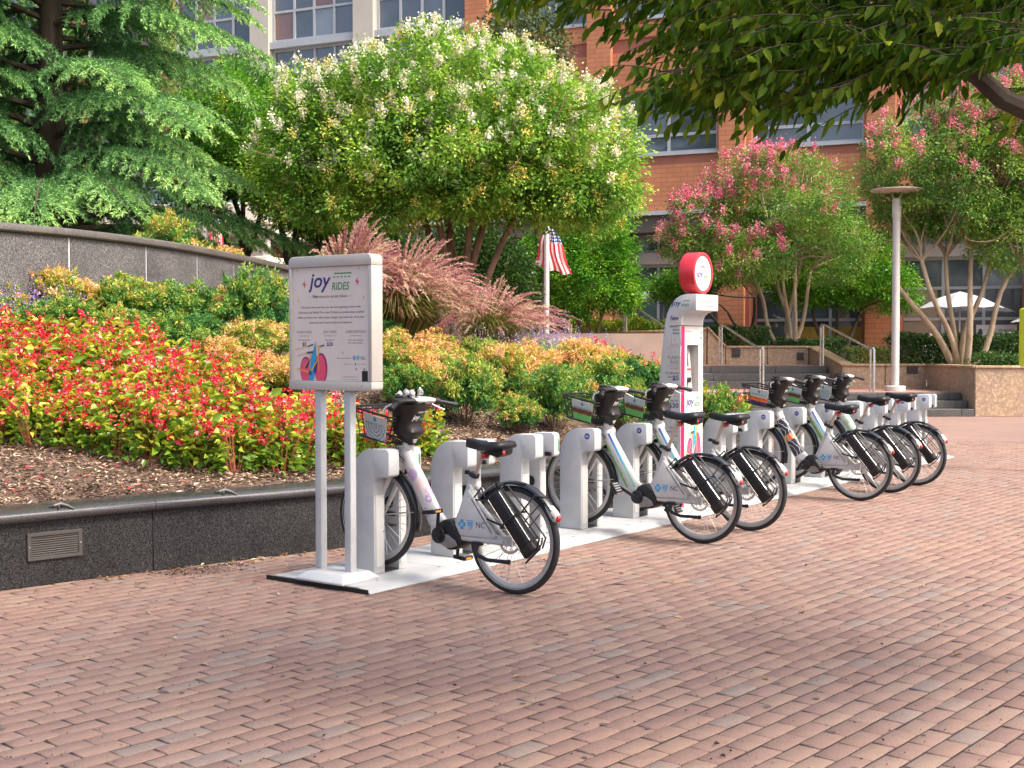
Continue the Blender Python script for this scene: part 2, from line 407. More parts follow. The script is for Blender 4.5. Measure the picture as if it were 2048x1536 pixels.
V = np.stack([bp[None, :, 0]*c_ - bp[None, :, 1]*s_ + bx_[:, None], bp[None, :, 0]*s_ + bp[None, :, 1]*c_ + by_[:, None], bp[None, :, 2] + bz_[:, None] + bp[None, :, 0]*tl[:, :1]*0.5 + bp[None, :, 1]*tl[:, 1:]], axis=2)
fld = NM(); fld.add(V, BRICK_F); tag(fld.build('brick_field', BR_I, pavement), kind='stuff')

# ------------------------------------------------------------------ planting bed and granite walls
WALL = np.array([(-4.35, 6.45), (-3.73, 7.10), (-3.09, 7.72), (-2.26, 8.49), (-1.30, 9.26), (-0.68, 9.90), (-0.20, 10.43), (0.35, 11.00), (1.00, 11.70), (1.60, 12.40), (2.20, 13.20), (2.60, 14.20), (2.85, 15.40), (2.90, 17.0), (2.8, 19.0), (2.6, 22.0)])
UP = np.array([(-6.6, 9.9), (-5.45, 10.9), (-4.71, 11.83), (-4.24, 12.62), (-3.88, 13.6), (-3.63, 14.8), (-3.46, 16.15), (-3.30, 17.56), (-3.2, 18.8), (-3.1, 20.2), (-3.05, 21.6)])
def dense(poly, step=0.1):
    out = []
    for a, b in zip(poly[:-1], poly[1:]):
        n = max(1, int(np.linalg.norm(b-a)/step)); out += [a + (b-a)*k/n for k in range(n)]
    out.append(poly[-1]); return np.array(out)
def smooth_poly(p, it=2):
    for _ in range(it):
        q = [p[0]]
        for a, b in zip(p[:-1], p[1:]): q += [a*0.75+b*0.25, a*0.25+b*0.75]
        q.append(p[-1]); p = np.array(q)
    return p
WALLS = smooth_poly(WALL, 2); UPS = smooth_poly(UP, 2)
def sdist(x, y, poly):
    """signed distance to an open polyline; positive on its left side"""
    x = np.atleast_1d(x).astype(float); y = np.atleast_1d(y).astype(float)
    best = np.full(x.shape, 1e9); sg = np.zeros(x.shape)
    for a, b in zip(poly[:-1], poly[1:]):
        d = b-a; L2 = d.dot(d); t = np.clip(((x-a[0])*d[0]+(y-a[1])*d[1])/L2, 0, 1)
        ex = x-(a[0]+t*d[0]); ey = y-(a[1]+t*d[1]); q = ex*ex+ey*ey
        cr = d[0]*(y-a[1])-d[1]*(x-a[0]); m = q < best
        best = np.where(m, q, best); sg = np.where(m, np.sign(cr), sg)
    return np.sqrt(best)*sg
def bed_z(x, y):
    x = np.atleast_1d(x); y = np.atleast_1d(y)
    d = sdist(x, y, WALLS) - 0.22
    tt = np.clip((x+0.5)/2.0, 0, 1); z = 0.42 + (0.30+0.14*tt*tt*(3-2*tt))*np.maximum(d, 0)
    z = np.where(z > 1.55, 1.55 + (z-1.55)*0.35, z); z = np.minimum(z, 1.95)
    z += 0.03*np.sin(x*2.1+y*1.3) + 0.02*np.sin(x*4.3-y*3.1)
    return np.where(d < -0.08, -0.4, z)
MULCH, n_, b_ = new_mat('mulch_soil')
wc_ = coords(n_); a_ = noise(n_, wc_, 38, 6, 0.75); r_ = ramp(n_, [(0.3, (0.045, 0.028, 0.02)), (0.5, (0.14, 0.09, 0.062)), (0.72, (0.30, 0.21, 0.15))]); n_.links.new(a_.outputs['Fac'], r_.inputs['Fac'])
n_.links.new(r_.outputs['Color'], b_.inputs['Base Color']); b_.inputs['Roughness'].default_value = 0.95; bump(n_, b_, a_.outputs['Fac'], 0.9, 0.03)
gx = np.arange(-8.0, 3.01, 0.13); gy = np.arange(6.0, 23.01, 0.13)
GX, GY = np.meshgrid(gx, gy, indexing='ij'); gz = bed_z(GX.ravel(), GY.ravel()).reshape(GX.shape)
Vg = np.stack([GX, GY, gz], axis=2); nx, ny = GX.shape
ok = (gz[:-1, :-1] > -0.3) | (gz[1:, :-1] > -0.3) | (gz[:-1, 1:] > -0.3) | (gz[1:, 1:] > -0.3)
bm_ = MB(); idx = np.arange(nx*ny).reshape(nx, ny); bm_.v = [tuple(p) for p in Vg.reshape(-1, 3)]
for i in range(nx-1):
    for j in range(ny-1):
        if ok[i, j]: bm_.f.append((idx[i, j], idx[i+1, j], idx[i+1, j+1], idx[i, j+1])); bm_.m.append(0)
bed = tag(bm_.build('planting_bed', MULCH, ang=80), 'sloping mulched planting bed behind the low granite wall', 'planting bed', kind='structure')
# loose wood chips
def scatter_bed(n, x0, x1, y0, y1, dmin=0.1):
    x = RNG.uniform(x0, x1, n); y = RNG.uniform(y0, y1, n); d = sdist(x, y, WALLS); k = d > dmin + 0.14
    return x[k], y[k], bed_z(x[k], y[k])
cx, cy, cz = scatter_bed(62000, -4.6, 1.6, 7.0, 12.6)
nC = len(cx); ph = RNG.uniform(0, 2*np.pi, nC)
d_ = np.stack([np.cos(ph), np.sin(ph), RNG.normal(0.12, 0.22, nC)], 1); cc = np.stack([cx, cy, cz+RNG.uniform(0.002, 0.025, nC)], 1)
chips = NM(); chips.add(leaf_six(cc, d_, rdir(nC, 2.5), RNG.uniform(0.02, 0.065, nC), RNG.uniform(0.006, 0.018, nC), 0.3, 0.05), LEAF6_F)
CHIP = leaf_mat('wood_chip', [(0.0, (0.05, 0.03, 0.022)), (0.35, (0.16, 0.10, 0.07)), (0.7, (0.33, 0.23, 0.16)), (1.0, (0.52, 0.40, 0.29))], trans=0.0, rough=0.9, rndamt=1.0, clump=2, gain=1.15)
tag(chips.build('mulch_chips', CHIP), 'brown shredded wood mulch strewn over the bed', 'mulch', kind='stuff')

GRAN = granite_mat('dark_granite', (0.002, 0.002, 0.0025), (0.085, 0.084, 0.086), 120, 0.45, spec=0.2)
GRAN_CAP = granite_mat('granite_cap', (0.015, 0.015, 0.017), (0.12, 0.12, 0.125), 300, 0.16, 0.15)
GRAN2 = granite_mat('grey_granite_rough', (0.03, 0.028, 0.031), (0.22, 0.21, 0.21), 90, 0.6)
GRAN2C = granite_mat('granite_coping_brown', (0.05, 0.045, 0.04), (0.20, 0.185, 0.17), 160, 0.42)
JOINT = pbr('joint_light', (0.42, 0.43, 0.45), 0.7, var=0.1)
JOINTD = pbr('joint_dark', (0.05, 0.05, 0.05), 0.8, var=0.2)
def arc_lengths(P): return np.concatenate([[0], np.cumsum(np.linalg.norm(np.diff(P, axis=0), axis=1))])
def at_arc(P, S, s):
    return np.array([np.interp(s, S, P[:, 0]), np.interp(s, S, P[:, 1])])
def normals_at(P, S, s):
    a = at_arc(P, S, s-0.03); b = at_arc(P, S, s+0.03); d = b-a; d = d/np.linalg.norm(d); return np.array([-d[1], d[0]])   # to the left (behind)
def wall_piece(P, S, s0, s1, o0, o1, z0, z1, n=5, prof=None):
    """a curved block between arc lengths; offsets o (behind positive). prof: cross-section [(off,z)...]"""
    prof = prof or [(o0, z0), (o0, z1), (o1, z1), (o1, z0)]
    rings = []
    for k in range(n+1):
        s = s0 + (s1-s0)*k/n; p = at_arc(P, S, s); nn = normals_at(P, S, s)
        rings.append([(p[0]+nn[0]*a, p[1]+nn[1]*a, z) for a, z in prof])
    m = MB(); m.loft(rings); return m
lw = empty('granite_wall', (-1.3, 9.26, 0)); tag(lw, 'low dark polished granite wall edging the flower bed beside the bike docks', 'wall')
SW = arc_lengths(WALLS); s_ref = SW[np.argmin(np.linalg.norm(WALLS-np.array([-2.26, 8.49]), axis=1))]
def inv(o): return Matrix.Translation(-Vector(o.location))
capprof = [(-0.035, 0.405), (-0.050, 0.418), (-0.054, 0.437), (-0.048, 0.456), (-0.034, 0.468), (-0.01, 0.474), (0.30, 0.478), (0.30, 0.405)]
PL = 1.235; k0 = -int((s_ref-SW[0]-0.1)/PL); k1 = int((SW[-1]-s_ref)/PL)
for k in range(k0, k1):
    a, b = s_ref + k*PL, s_ref + (k+1)*PL
    if at_arc(WALLS, SW, a)[1] > 15.5: break
    wall_piece(WALLS, SW, a+0.003, b-0.003, 0.0, 0.28, 0.002, 0.404).build('panel', GRAN, lw, mat=inv(lw), bevel=0.003, seg=1)
    wall_piece(WALLS, SW, a+0.002, b-0.002, 0, 0, 0, 0, prof=capprof).build('coping', GRAN_CAP, lw, mat=inv(lw))
wall_piece(WALLS, SW, SW[0]+0.05, SW[-1]-7.5, 0.012, 0.2, 0.0, 0.44, n=40).build('joint_backing', JOINTD, lw, mat=inv(lw))
# bronze skate stops on the coping
BRZ = pbr('bronze_stop', (0.09, 0.09, 0.085), 0.5, metal=0.4, var=0.2)
for k, s in enumerate((s_ref-0.62, s_ref+0.52)):
    p = at_arc(WALLS, SW, s); nn = normals_at(WALLS, SW, s); tt = np.array([nn[1], -nn[0]])
    m = MB()
    pts = [(p[0]+tt[0]*u-nn[0]*v, p[1]+tt[1]*u-nn[1]*v, z) for u, v, z in [(-0.075, -0.01, 0.482), (-0.045, 0.01, 0.488), (0.0, 0.004, 0.496), (0.035, 0.03, 0.484), (0.07, 0.05, 0.462)]]
    m.tube(pts, [0.004, 0.012, 0.015, 0.011, 0.004], 8)
    for u, v in ((-0.03, 0.05), (0.03, -0.05)):
        m.tube([(p[0]+tt[0]*u*0.3, p[1]+tt[1]*u*0.3, 0.49), (p[0]+tt[0]*u-nn[0]*v, p[1]+tt[1]*u-nn[1]*v, 0.478)], [0.009, 0.004], 6)
    m.build('skate_stop', BRZ, lw, mat=inv(lw))
# louvred vent in the wall
sv = s_ref - 0.66; pv = at_arc(WALLS, SW, sv); nv_ = normals_at(WALLS, SW, sv); tv = np.array([nv_[1], -nv_[0]])
VENT = pbr('vent_brown_grey', (0.060, 0.052, 0.048), 0.5, var=0.1)
vm = Matrix(((tv[0], nv_[0], 0, pv[0]), (tv[1], nv_[1], 0, pv[1]), (0, 0, 1, 0.245), (0, 0, 0, 1)))
vmat = inv(lw) @ vm
m = MB(); w2, h2 = 0.175, 0.085
m.box(-w2, w2, -0.016, 0.0, h2-0.022, h2); m.box(-w2, w2, -0.016, 0.0, -h2, -h2+0.022); m.box(-w2, -w2+0.024, -0.0155, 0.0, -h2+0.022, h2-0.022); m.box(w2-0.024, w2, -0.0155, 0.0, -h2+0.022, h2-0.022)
m.box(-0.003, 0.003, -0.010, 0.0, -h2+0.022, h2-0.022)
vent = m.build('vent', VENT, lw, mat=vmat, bevel=0.002, seg=1)
MB().box(-w2+0.02, w2-0.02, -0.0015, -0.0005, -h2+0.02, h2-0.02).build('recess', JOINTD, vent)
for k in range(9):
    z = -h2+0.03 + k*0.0138
    s_m = MB(); s_m.add([(-w2+0.024, -0.012, z-0.003), (w2-0.024, -0.012, z-0.003), (w2-0.024, -0.002, z+0.006), (-w2+0.024, -0.002, z+0.006), (-w2+0.024, -0.012, z-0.0005), (w2-0.024, -0.012, z-0.0005), (w2-0.024, -0.002, z+0.008), (-w2+0.024, -0.002, z+0.008)], [(0,3,2,1),(4,5,6,7),(0,1,5,4),(1,2,6,5),(2,3,7,6),(3,0,4,7)])
    s_m.build('slat', VENT, vent)
for u in (-1, 1): MB().disc((u*(w2-0.012), 0.0), 0.005, -0.019, -0.015, 10).build('screw', STEEL, vent)
# upper curved granite wall
uw = empty('upper_granite_wall', (-3.9, 13.6, 1.6)); tag(uw, 'curved grey granite retaining wall behind the shrubs below the cedar', 'wall')
SU = arc_lengths(UPS); su = SU[np.argmin(np.linalg.norm(UPS-np.array([-4.24, 12.62]), axis=1))]
cp2 = [(-0.035, 2.525), (-0.052, 2.54), (-0.056, 2.565), (-0.050, 2.59), (-0.030, 2.605), (0.03, 2.61), (0.26, 2.61), (0.26, 2.525)]
for k in range(-5, 9):
    a, b = su + k*1.22, su + (k+1)*1.22
    if a < SU[0] or b > SU[-1]: continue
    wall_piece(UPS, SU, a+0.012, b-0.012, 0, 0.25, 1.0, 2.523).build('panel', GRAN2, uw, mat=inv(uw))
    wall_piece(UPS, SU, a-0.010, a+0.010, 0.004, 0.2, 1.0, 2.523, n=1).build('joint', JOINT, uw, mat=inv(uw))
    wall_piece(UPS, SU, a+0.001, b-0.001, 0, 0, 0, 0, prof=cp2).build('coping', GRAN2C, uw, mat=inv(uw))
# ground behind the upper wall, and the plaza terrace
EARTH = pbr('shaded_earth', (0.07, 0.06, 0.035), 0.95, var=0.5, vscale=2)
lawnp = MB(); ring = [(p[0]-0.1, p[1], 2.3) for p in UPS] + [(-3.0, 24.0, 2.3), (-40, 24.0, 2.3), (-40, 9.5, 2.3)]
lawnp.add(ring, [tuple(range(len(ring)))])
tag(lawnp.build('upper_ground', EARTH, smooth=False), 'shaded ground under the cedar behind the upper wall', 'ground', kind='structure')
TERR = pbr('terrace_paving', (0.30, 0.22, 0.18), 0.9, var=0.15, vscale=1.5)
terr = MB(); terr.box(-45, 2.9, 22.9, 60, 1.0, 1.66)
tag(terr.build('terrace', TERR, smooth=False), 'upper terrace in front of the brick building', 'terrace', kind='structure')
# ------------------------------------------------------------------ stairs, sandstone planters, rails
STEP = granite_mat('step_granite', (0.05, 0.048, 0.046), (0.16, 0.155, 0.15), 120, 0.6)
SAND = granite_mat('sandstone_panel', (0.36, 0.245, 0.155), (0.60, 0.44, 0.30), 40, 0.8, 0.22)
SANDC = granite_mat('sandstone_coping', (0.42, 0.28, 0.15), (0.62, 0.45, 0.27), 40, 0.75, 0.2)
LANDB = tex_brick_mat('landing_brick', (0.46, 0.22, 0.17), (0.40, 0.2, 0.16), (0.2, 0.12, 0.1), 0.2, 0.1, rot=0.7, plane='xy', world=True, bs=0.1)
def flight(name, label, x0, x1, y0, z0, n, rise, tread, skew=0.0):
    e = empty(name, (x0, y0, z0)); tag(e, label, 'steps', 'granite stairs of the plaza')
    seg = 1.5
    for k in range(n):
        xa = x0
        while xa < x1-0.1:
            xb = min(xa+seg, x1); MB().box(xa-x0+0.002, xb-x0-0.002, k*tread-0.02, k*tread+tread+0.1, k*rise+0.001*k, (k+1)*rise).build('step', STEP, e, bevel=0.008, seg=1); xa = xb
    return e
flight('stair_flight', 'lowest flight of dark granite steps rising from the brick plaza behind the far docks', 1.6, 9.36, 26.0, 0.0, 3, 0.15, 0.38)
def slab(name, label, pts, z0, z1, mat):
    m = MB(); m.prism(pts, z0, z1, 'xy'); return tag(m.build(name, mat, smooth=False), label, name.replace('_', ' '), kind='structure')
slab('lower_landing', 'brick landing above the lowest steps', [(1.6, 27.1), (9.36, 27.1), (9.36, 29.1), (7.5, 29.4), (1.6, 29.1)], 0.0, 0.452, LANDB)
flight('stair_flight', 'middle flight of dark granite steps between two steel handrails', 1.6, 7.28, 29.0, 0.45, 3, 0.17, 0.38)
slab('upper_landing', 'brick landing above the middle steps', [(1.0, 30.1), (7.2, 30.1), (7.2, 31.4), (1.0, 33.4)], 0.0, 0.962, LANDB)
flight('stair_flight', 'short upper flight of granite steps beside the curved sandstone wall', 1.35, 2.95, 31.2, 0.96, 5, 0.148, 0.36)
slab('cafe_terrace', 'terrace of the ground floor cafe', [(6.2, 30.6), (40, 30.6), (40, 45), (6.2, 45)], 0.0, 0.45, TERR)
def planter(name, label, pts, tops, z0, th=0.3, cap=0.05, seg=1.25, vents=()):
    """sandstone wall along pts with coping following tops; panels and coping lengths are parts"""
    e = empty(name, (pts[0][0], pts[0][1], z0)); tag(e, label, 'wall', 'sandstone planter walls')
    I = Matrix.Translation((-pts[0][0], -pts[0][1], -z0))
    for (a, ta), (b, tb) in zip(zip(pts[:-1], tops[:-1]), zip(pts[1:], tops[1:])):
        a = np.array(a, float); b = np.array(b, float); L = np.linalg.norm(b-a); d = (b-a)/L; nn = np.array([-d[1], d[0]]); n = max(1, round(L/seg))
        for k in range(n):
            u0, u1 = k/n, (k+1)/n; p, q = a+(b-a)*u0, a+(b-a)*u1; h0, h1 = ta+(tb-ta)*u0, ta+(tb-ta)*u1
            g = 0.009*d
            def blk(o0, o1, zl0, zl1, zh0, zh1, g=g):
                m = MB(); P = [p+g+nn*o0, q-g+nn*o0, q-g+nn*o1, p+g+nn*o1]; zl = (zl0, zl1, zl1, zl0); zh = (zh0, zh1, zh1, zh0)
                m.add([(*P[i], zl[i]) for i in range(4)] + [(*P[i], zh[i]) for i in range(4)], [(0,3,2,1),(4,5,6,7),(0,1,5,4),(1,2,6,5),(2,3,7,6),(3,0,4,7)]); return m
            blk(0, th, z0, z0, h0-cap, h1-cap).build('panel', SAND, e, mat=I, bevel=0.006, seg=1)
            blk(-0.04, th+0.03, h0-cap, h1-cap, h0, h1, g*0.2).build('coping', SANDC, e, mat=I, bevel=0.012, seg=2)
    for (x, y, z, w, h) in vents:
        MB().box(x-w/2, x+w/2, y-0.012, y+0.02, z-h/2, z+h/2).build('vent', VENTD, e, mat=I, bevel=0.004, seg=1)
    return e
VENTD = pbr('dark_vent', (0.035, 0.028, 0.025), 0.6, var=0.2, vscale=20)
planter('planter_wall', 'sandstone planter wall with dark square vent behind the tall lamp post', [(7.5, 29.05), (9.38, 29.05), (9.38, 26.02), (14.5, 25.9)], [1.02, 1.02, 1.03, 1.03], 0.0, vents=[(9.05, 29.03, 0.9, 0.24, 0.2)])
planter('planter_wall', 'sloping sandstone cheek wall beside the middle steps', [(7.17, 31.05), (7.48, 29.06)], [1.42, 1.02], 0.3, th=0.25)
planter('planter_wall', 'straight sandstone wall below the multi-stemmed pink myrtle', [(5.15, 31.0), (7.16, 31.0)], [1.42, 1.42], 0.9, vents=[(5.4, 30.98, 1.25, 0.2, 0.2), (6.95, 30.98, 1.17, 0.16, 0.18)])
planter('planter_wall', 'curved sandstone wall with yellow-green edging plants left of the kiosk', [(1.35, 33.15), (2.2, 32.5), (3.0, 31.85), (3.9, 31.35), (4.7, 31.05)], [1.74, 1.76, 1.79, 1.82, 1.86], 0.9, th=0.3)
planter('planter_wall', 'short steep sandstone cheek wall seen just right of the kiosk', [(4.71, 31.04), (5.14, 30.95)], [1.9, 1.44], 0.9, th=0.25)
SOIL = pbr('planter_soil', (0.06, 0.045, 0.03), 0.95, var=0.4, vscale=4)
for nm, lb, pts, z in (('planter_soil', 'soil in the planter under the large pink myrtle', [(7.7, 29.3), (9.6, 29.3), (9.6, 26.2), (14.4, 26.2), (14.4, 30.5), (7.5, 30.5)], 0.97), ('planter_soil', 'soil behind the straight sandstone wall', [(3.0, 32.2), (4.7, 31.3), (7.4, 31.2), (7.4, 30.8), (7.7, 33.2), (3.0, 34.6)], 1.36)):
    m = MB(); m.add([(x, y, z) for x, y in pts], [tuple(range(len(pts)))]); tag(m.build(nm, SOIL, smooth=False), lb, 'soil', kind='structure')
def handrail(label, lo, hi, gap=0.12):
    """lo/hi: (x,y,z floor); twin posts at both ends and a bent rail"""
    e = empty('handrail', lo); tag(e, label, 'handrail', 'stainless stair handrails')
    L, H = Vector(lo), Vector(hi); d = Vector((H.x-L.x, H.y-L.y, 0)).normalized(); h = 0.93; ext = d*0.3; o = Vector(lo)
    r = 0.026
    pts = [L-ext, L-ext+Vector((0, 0, h-0.05)), L-ext*0.85+Vector((0, 0, h)), L-ext*0.1+Vector((0, 0, h)), H+Vector((0, 0, h)), H+ext*0.7+Vector((0, 0, h+0.02)), H+ext*0.9+Vector((0, 0, h-0.04)), H+ext*0.9]
    m = MB(); m.tube([p-o for p in pts], r, 8); m.build('rail', STAIN, e)
    for b in (L-ext*0.45, H+ext*0.45):
        m = MB(); m.cyl(b-o, b-o+Vector((0, 0, h-0.005)), 0.02, 8); m.build('post', STAIN, e)
    return e
handrail('steel handrail on the middle steps rising behind the kiosk screen', (5.45, 28.55, 0.45), (5.0, 30.3, 0.96))
handrail('steel handrail nearest the tall lamp post, ending at the lower landing', (7.55, 27.3, 0.45), (7.15, 29.3, 0.96))
handrail('steel handrail in front of the curved sandstone wall left of the kiosk', (3.55, 30.3, 0.96), (2.9, 31.9, 1.55))
handrail('steel handrail furthest up the slope, behind the flag post', (1.33, 31.2, 1.05), (0.8, 33.0, 1.75))

# ------------------------------------------------------------------ lamp posts and flags
LAMPW = pbr('lamp_post_paint', (0.52, 0.50, 0.47), 0.4, var=0.04)
LAMPB = pbr('lamp_disc_beige', (0.52, 0.43, 0.37), 0.5, var=0.05)
def lamp_post(loc, h, label, r=0.085, dr=0.56):
    e = empty('lamp_post', loc); tag(e, label, 'lamp post', 'disc-topped plaza lamp posts')
    m = MB(); m.loft([[(rr*math.cos(2*math.pi*k/20), rr*math.sin(2*math.pi*k/20), z) for k in range(20)] for rr, z in ((r*2.6, 0), (r*2.6, 0.10), (r*2.4, 0.115), (r*1.0, 0.12))]); m.build('base', LAMPW, e)
    m = MB(); m.loft([[(rr*math.cos(2*math.pi*k/16), rr*math.sin(2*math.pi*k/16), z) for k in range(16)] for rr, z in ((r, 0.1), (r*0.95, h-0.62))]); m.build('pole', LAMPW, e)
    m = MB(); m.loft([[(rr*math.cos(2*math.pi*k/16), rr*math.sin(2*math.pi*k/16), z) for k in range(16)] for rr, z in ((r*1.15, h-0.62), (r*1.15, h-0.24), (r*1.05, h-0.22))]); m.build('lamp_head', CREAM, e)
    for k in range(4):
        a = k*math.pi/2+0.4; m = MB(); m.cyl((0.05*math.cos(a), 0.05*math.sin(a), h-0.25), (0.2*math.cos(a), 0.2*math.sin(a), h-0.07), 0.008, 6); m.build('strut', LAMPW, e)
    m = MB(); m.loft([[(rr*math.cos(2*math.pi*k/32), rr*math.sin(2*math.pi*k/32), z) for k in range(32)] for rr, z in ((dr*0.4, h-0.10), (dr*0.97, h-0.055), (dr, h-0.045), (dr*0.98, h-0.03), (dr*0.5, h), (0.02, h+0.01))]); m.build('reflector_disc', LAMPB, e)
    return e
lamp_post((8.29, 27.8, 0.45), 4.37, 'tall white lamp post with flat disc top on the landing')
lamp_post((0.78, 29.0, 1.0), 5.6, 'slim lamp post carrying the striped flag in front of the round green tree', r=0.06)
lamp_post((-9.05, 38.0, 1.66), 4.6, 'distant lamp post with disc top beside the folded flag behind the cedar')
def flag_mat(name, ang):
    m, n, b = new_mat(name)
    uv = node(n, 'ShaderNodeAttribute', attribute_name='flag_uv')
    sx = node(n, 'ShaderNodeSeparateXYZ'); n.links.new(uv.outputs['Vector'], sx.inputs['Vector'])
    a = node(n, 'ShaderNodeMath', operation='MULTIPLY'); n.links.new(sx.outputs['X'], a.inputs[0]); a.inputs[1].default_value = 6.5
    f = node(n, 'ShaderNodeMath', operation='FRACT'); n.links.new(a.outputs[0], f.inputs[0])
    g = node(n, 'ShaderNodeMath', operation='GREATER_THAN'); n.links.new(f.outputs[0], g.inputs[0]); g.inputs[1].default_value = 0.5
    st = mixc(n, (0.60, 0.03, 0.045), (0.74, 0.68, 0.64), g.outputs[0])
    # canton with star dots
    c1 = node(n, 'ShaderNodeMath', operation='GREATER_THAN'); n.links.new(sx.outputs['X'], c1.inputs[0]); c1.inputs[1].default_value = 0.46
    c2 = node(n, 'ShaderNodeMath', operation='GREATER_THAN'); n.links.new(sx.outputs['Y'], c2.inputs[0]); c2.inputs[1].default_value = 0.62
    cc_ = node(n, 'ShaderNodeMath', operation='MULTIPLY'); n.links.new(c1.outputs[0], cc_.inputs[0]); n.links.new(c2.outputs[0], cc_.inputs[1])
    mp = node(n, 'ShaderNodeMapping'); mp.inputs['Scale'].default_value = (11, 15, 1); n.links.new(uv.outputs['Vector'], mp.inputs['Vector'])
    fr = node(n, 'ShaderNodeVectorMath', operation='FRACTION'); n.links.new(mp.outputs['Vector'], fr.inputs[0])
    ds = node(n, 'ShaderNodeVectorMath', operation='DISTANCE'); n.links.new(fr.outputs['Vector'], ds.inputs[0]); ds.inputs[1].default_value = (0.5, 0.5, 0)
    ls = node(n, 'ShaderNodeMath', operation='LESS_THAN'); n.links.new(ds.outputs['Value'], ls.inputs[0]); ls.inputs[1].default_value = 0.3
    can = mixc(n, (0.03, 0.06, 0.22), (0.75, 0.75, 0.75), ls.outputs[0])
    n.links.new(mixc(n, st, can, cc_.outputs[0]), b.inputs['Base Color']); b.inputs['Roughness'].default_value = 0.8
    return m
FLAG = flag_mat('flag_cloth', 0)
def flag(loc, w0, w1, h, label, lean, rz=0.0, shift=0.0):
    """cloth hung limp from its upper corner: narrow at the top, spreading in folds"""
    nu, nv = 28, 22; vs_, fs_, uv = [], [], []
    for j in range(nv+1):
        v = j/nv; w = w0 + (w1-w0)*min(1, (1-v)**0.8*1.05)
        for i in range(nu+1):
            u = i/nu; x = (u-0.42+shift*(1-v))*w + lean*(1-v)**1.3
            y = 0.05*math.sin(u*15+v*2.0)*(0.35+0.65*(1-v)) + 0.02*math.sin(u*31+3*v)
            z = v*h + (0.30*max(0, 0.55-u)**1.2 - 0.16*max(0, u-0.5) + 0.03*math.sin(u*15+v*2.0))*(1-v)*h + 0.0; x += 0.05*math.sin(v*6+u*3)*(1-v)
            vs_.append((x, y, z)); uv.append((u, v, 0))
    for j in range(nv):
        for i in range(nu): a = j*(nu+1)+i; fs_.append((a, a+1, a+nu+2, a+nu+1))
    m = MB(); m.add(vs_, fs_); me = m.mesh('flag', FLAG, True, ang=180)
    at = me.attributes.new('flag_uv', 'FLOAT_VECTOR', 'POINT'); at.data.foreach_set('vector', np.array(uv, np.float32).ravel())
    o = obj('flag', me); o.location = loc; o.rotation_euler = (0, 0, rz); tag(o, label, 'flag', 'flags on the lamp posts'); return o
flag((0.84, 29.14, 3.10), 0.16, 0.86, 1.05, 'red and white striped flag hanging in front of the round green tree', 0.02)
flag((-8.72, 37.85, 4.05), 0.22, 0.50, 1.55, 'limp folded flag with blue starred corner beside the distant lamp post', 0.03, 0.4)

# ------------------------------------------------------------------ brick building
BA = rad(-25.0); BO = (4.38, 38.0)
WBR = tex_brick_mat('facade_brick', (0.54, 0.215, 0.105), (0.47, 0.185, 0.09), (0.30, 0.125, 0.075), 0.40, 0.135, msize=0.016, bs=0.25)
WBR2 = tex_brick_mat('facade_brick_band', (0.34, 0.115, 0.075), (0.31, 0.105, 0.068), (0.26, 0.12, 0.09), 0.2, 0.2, msize=0.014, bs=0.2)
WFR = pbr('window_frame_grey', (0.42, 0.44, 0.46), 0.45, var=0.05)
WPAN = pbr('pale_panel', (0.55, 0.50, 0.42), 0.6, var=0.06, vscale=1.0)
BEAM = pbr('beam_beige_grey', (0.46, 0.41, 0.37), 0.6, var=0.06, vscale=1)
SOFF = pbr('soffit_brown', (0.10, 0.085, 0.075), 0.8, var=0.1, vscale=1)
GLA = glass_mat('glass_dark', (0.085, 0.105, 0.125), 0.04); GLB = glass_mat('glass_teal', (0.10, 0.17, 0.17), 0.12); GLW = glass_mat('glass_warm', (0.12, 0.085, 0.05), 0.15)
GLV = [glass_mat('glass_brick_reflection_tint', (0.20, 0.10, 0.07), 0.05), glass_mat('glass_pale', (0.20, 0.24, 0.27), 0.05), glass_mat('glass_deep', (0.03, 0.04, 0.05), 0.03)]  # reddish pane colour stands in for reflected brick
BLIND = pbr('tan_blind', (0.30, 0.24, 0.17), 0.7, var=0.05); YBAND = pbr('ochre_reflection', (0.42, 0.27, 0.04), 0.6, var=0.3, vscale=2)
bld = empty('brick_building', (BO[0], BO[1], 0.0), BA); tag(bld, 'orange brick building with grey framed windows behind the trees', 'building')
def bb(name, mat, x0, x1, y0, y1, z0, z1, parent=None, bev=0.0):
    m = MB().box(x0, x1, y0, y1, z0, z1); return m.build(name, mat, parent or bld, smooth=False, bevel=bev, seg=1)
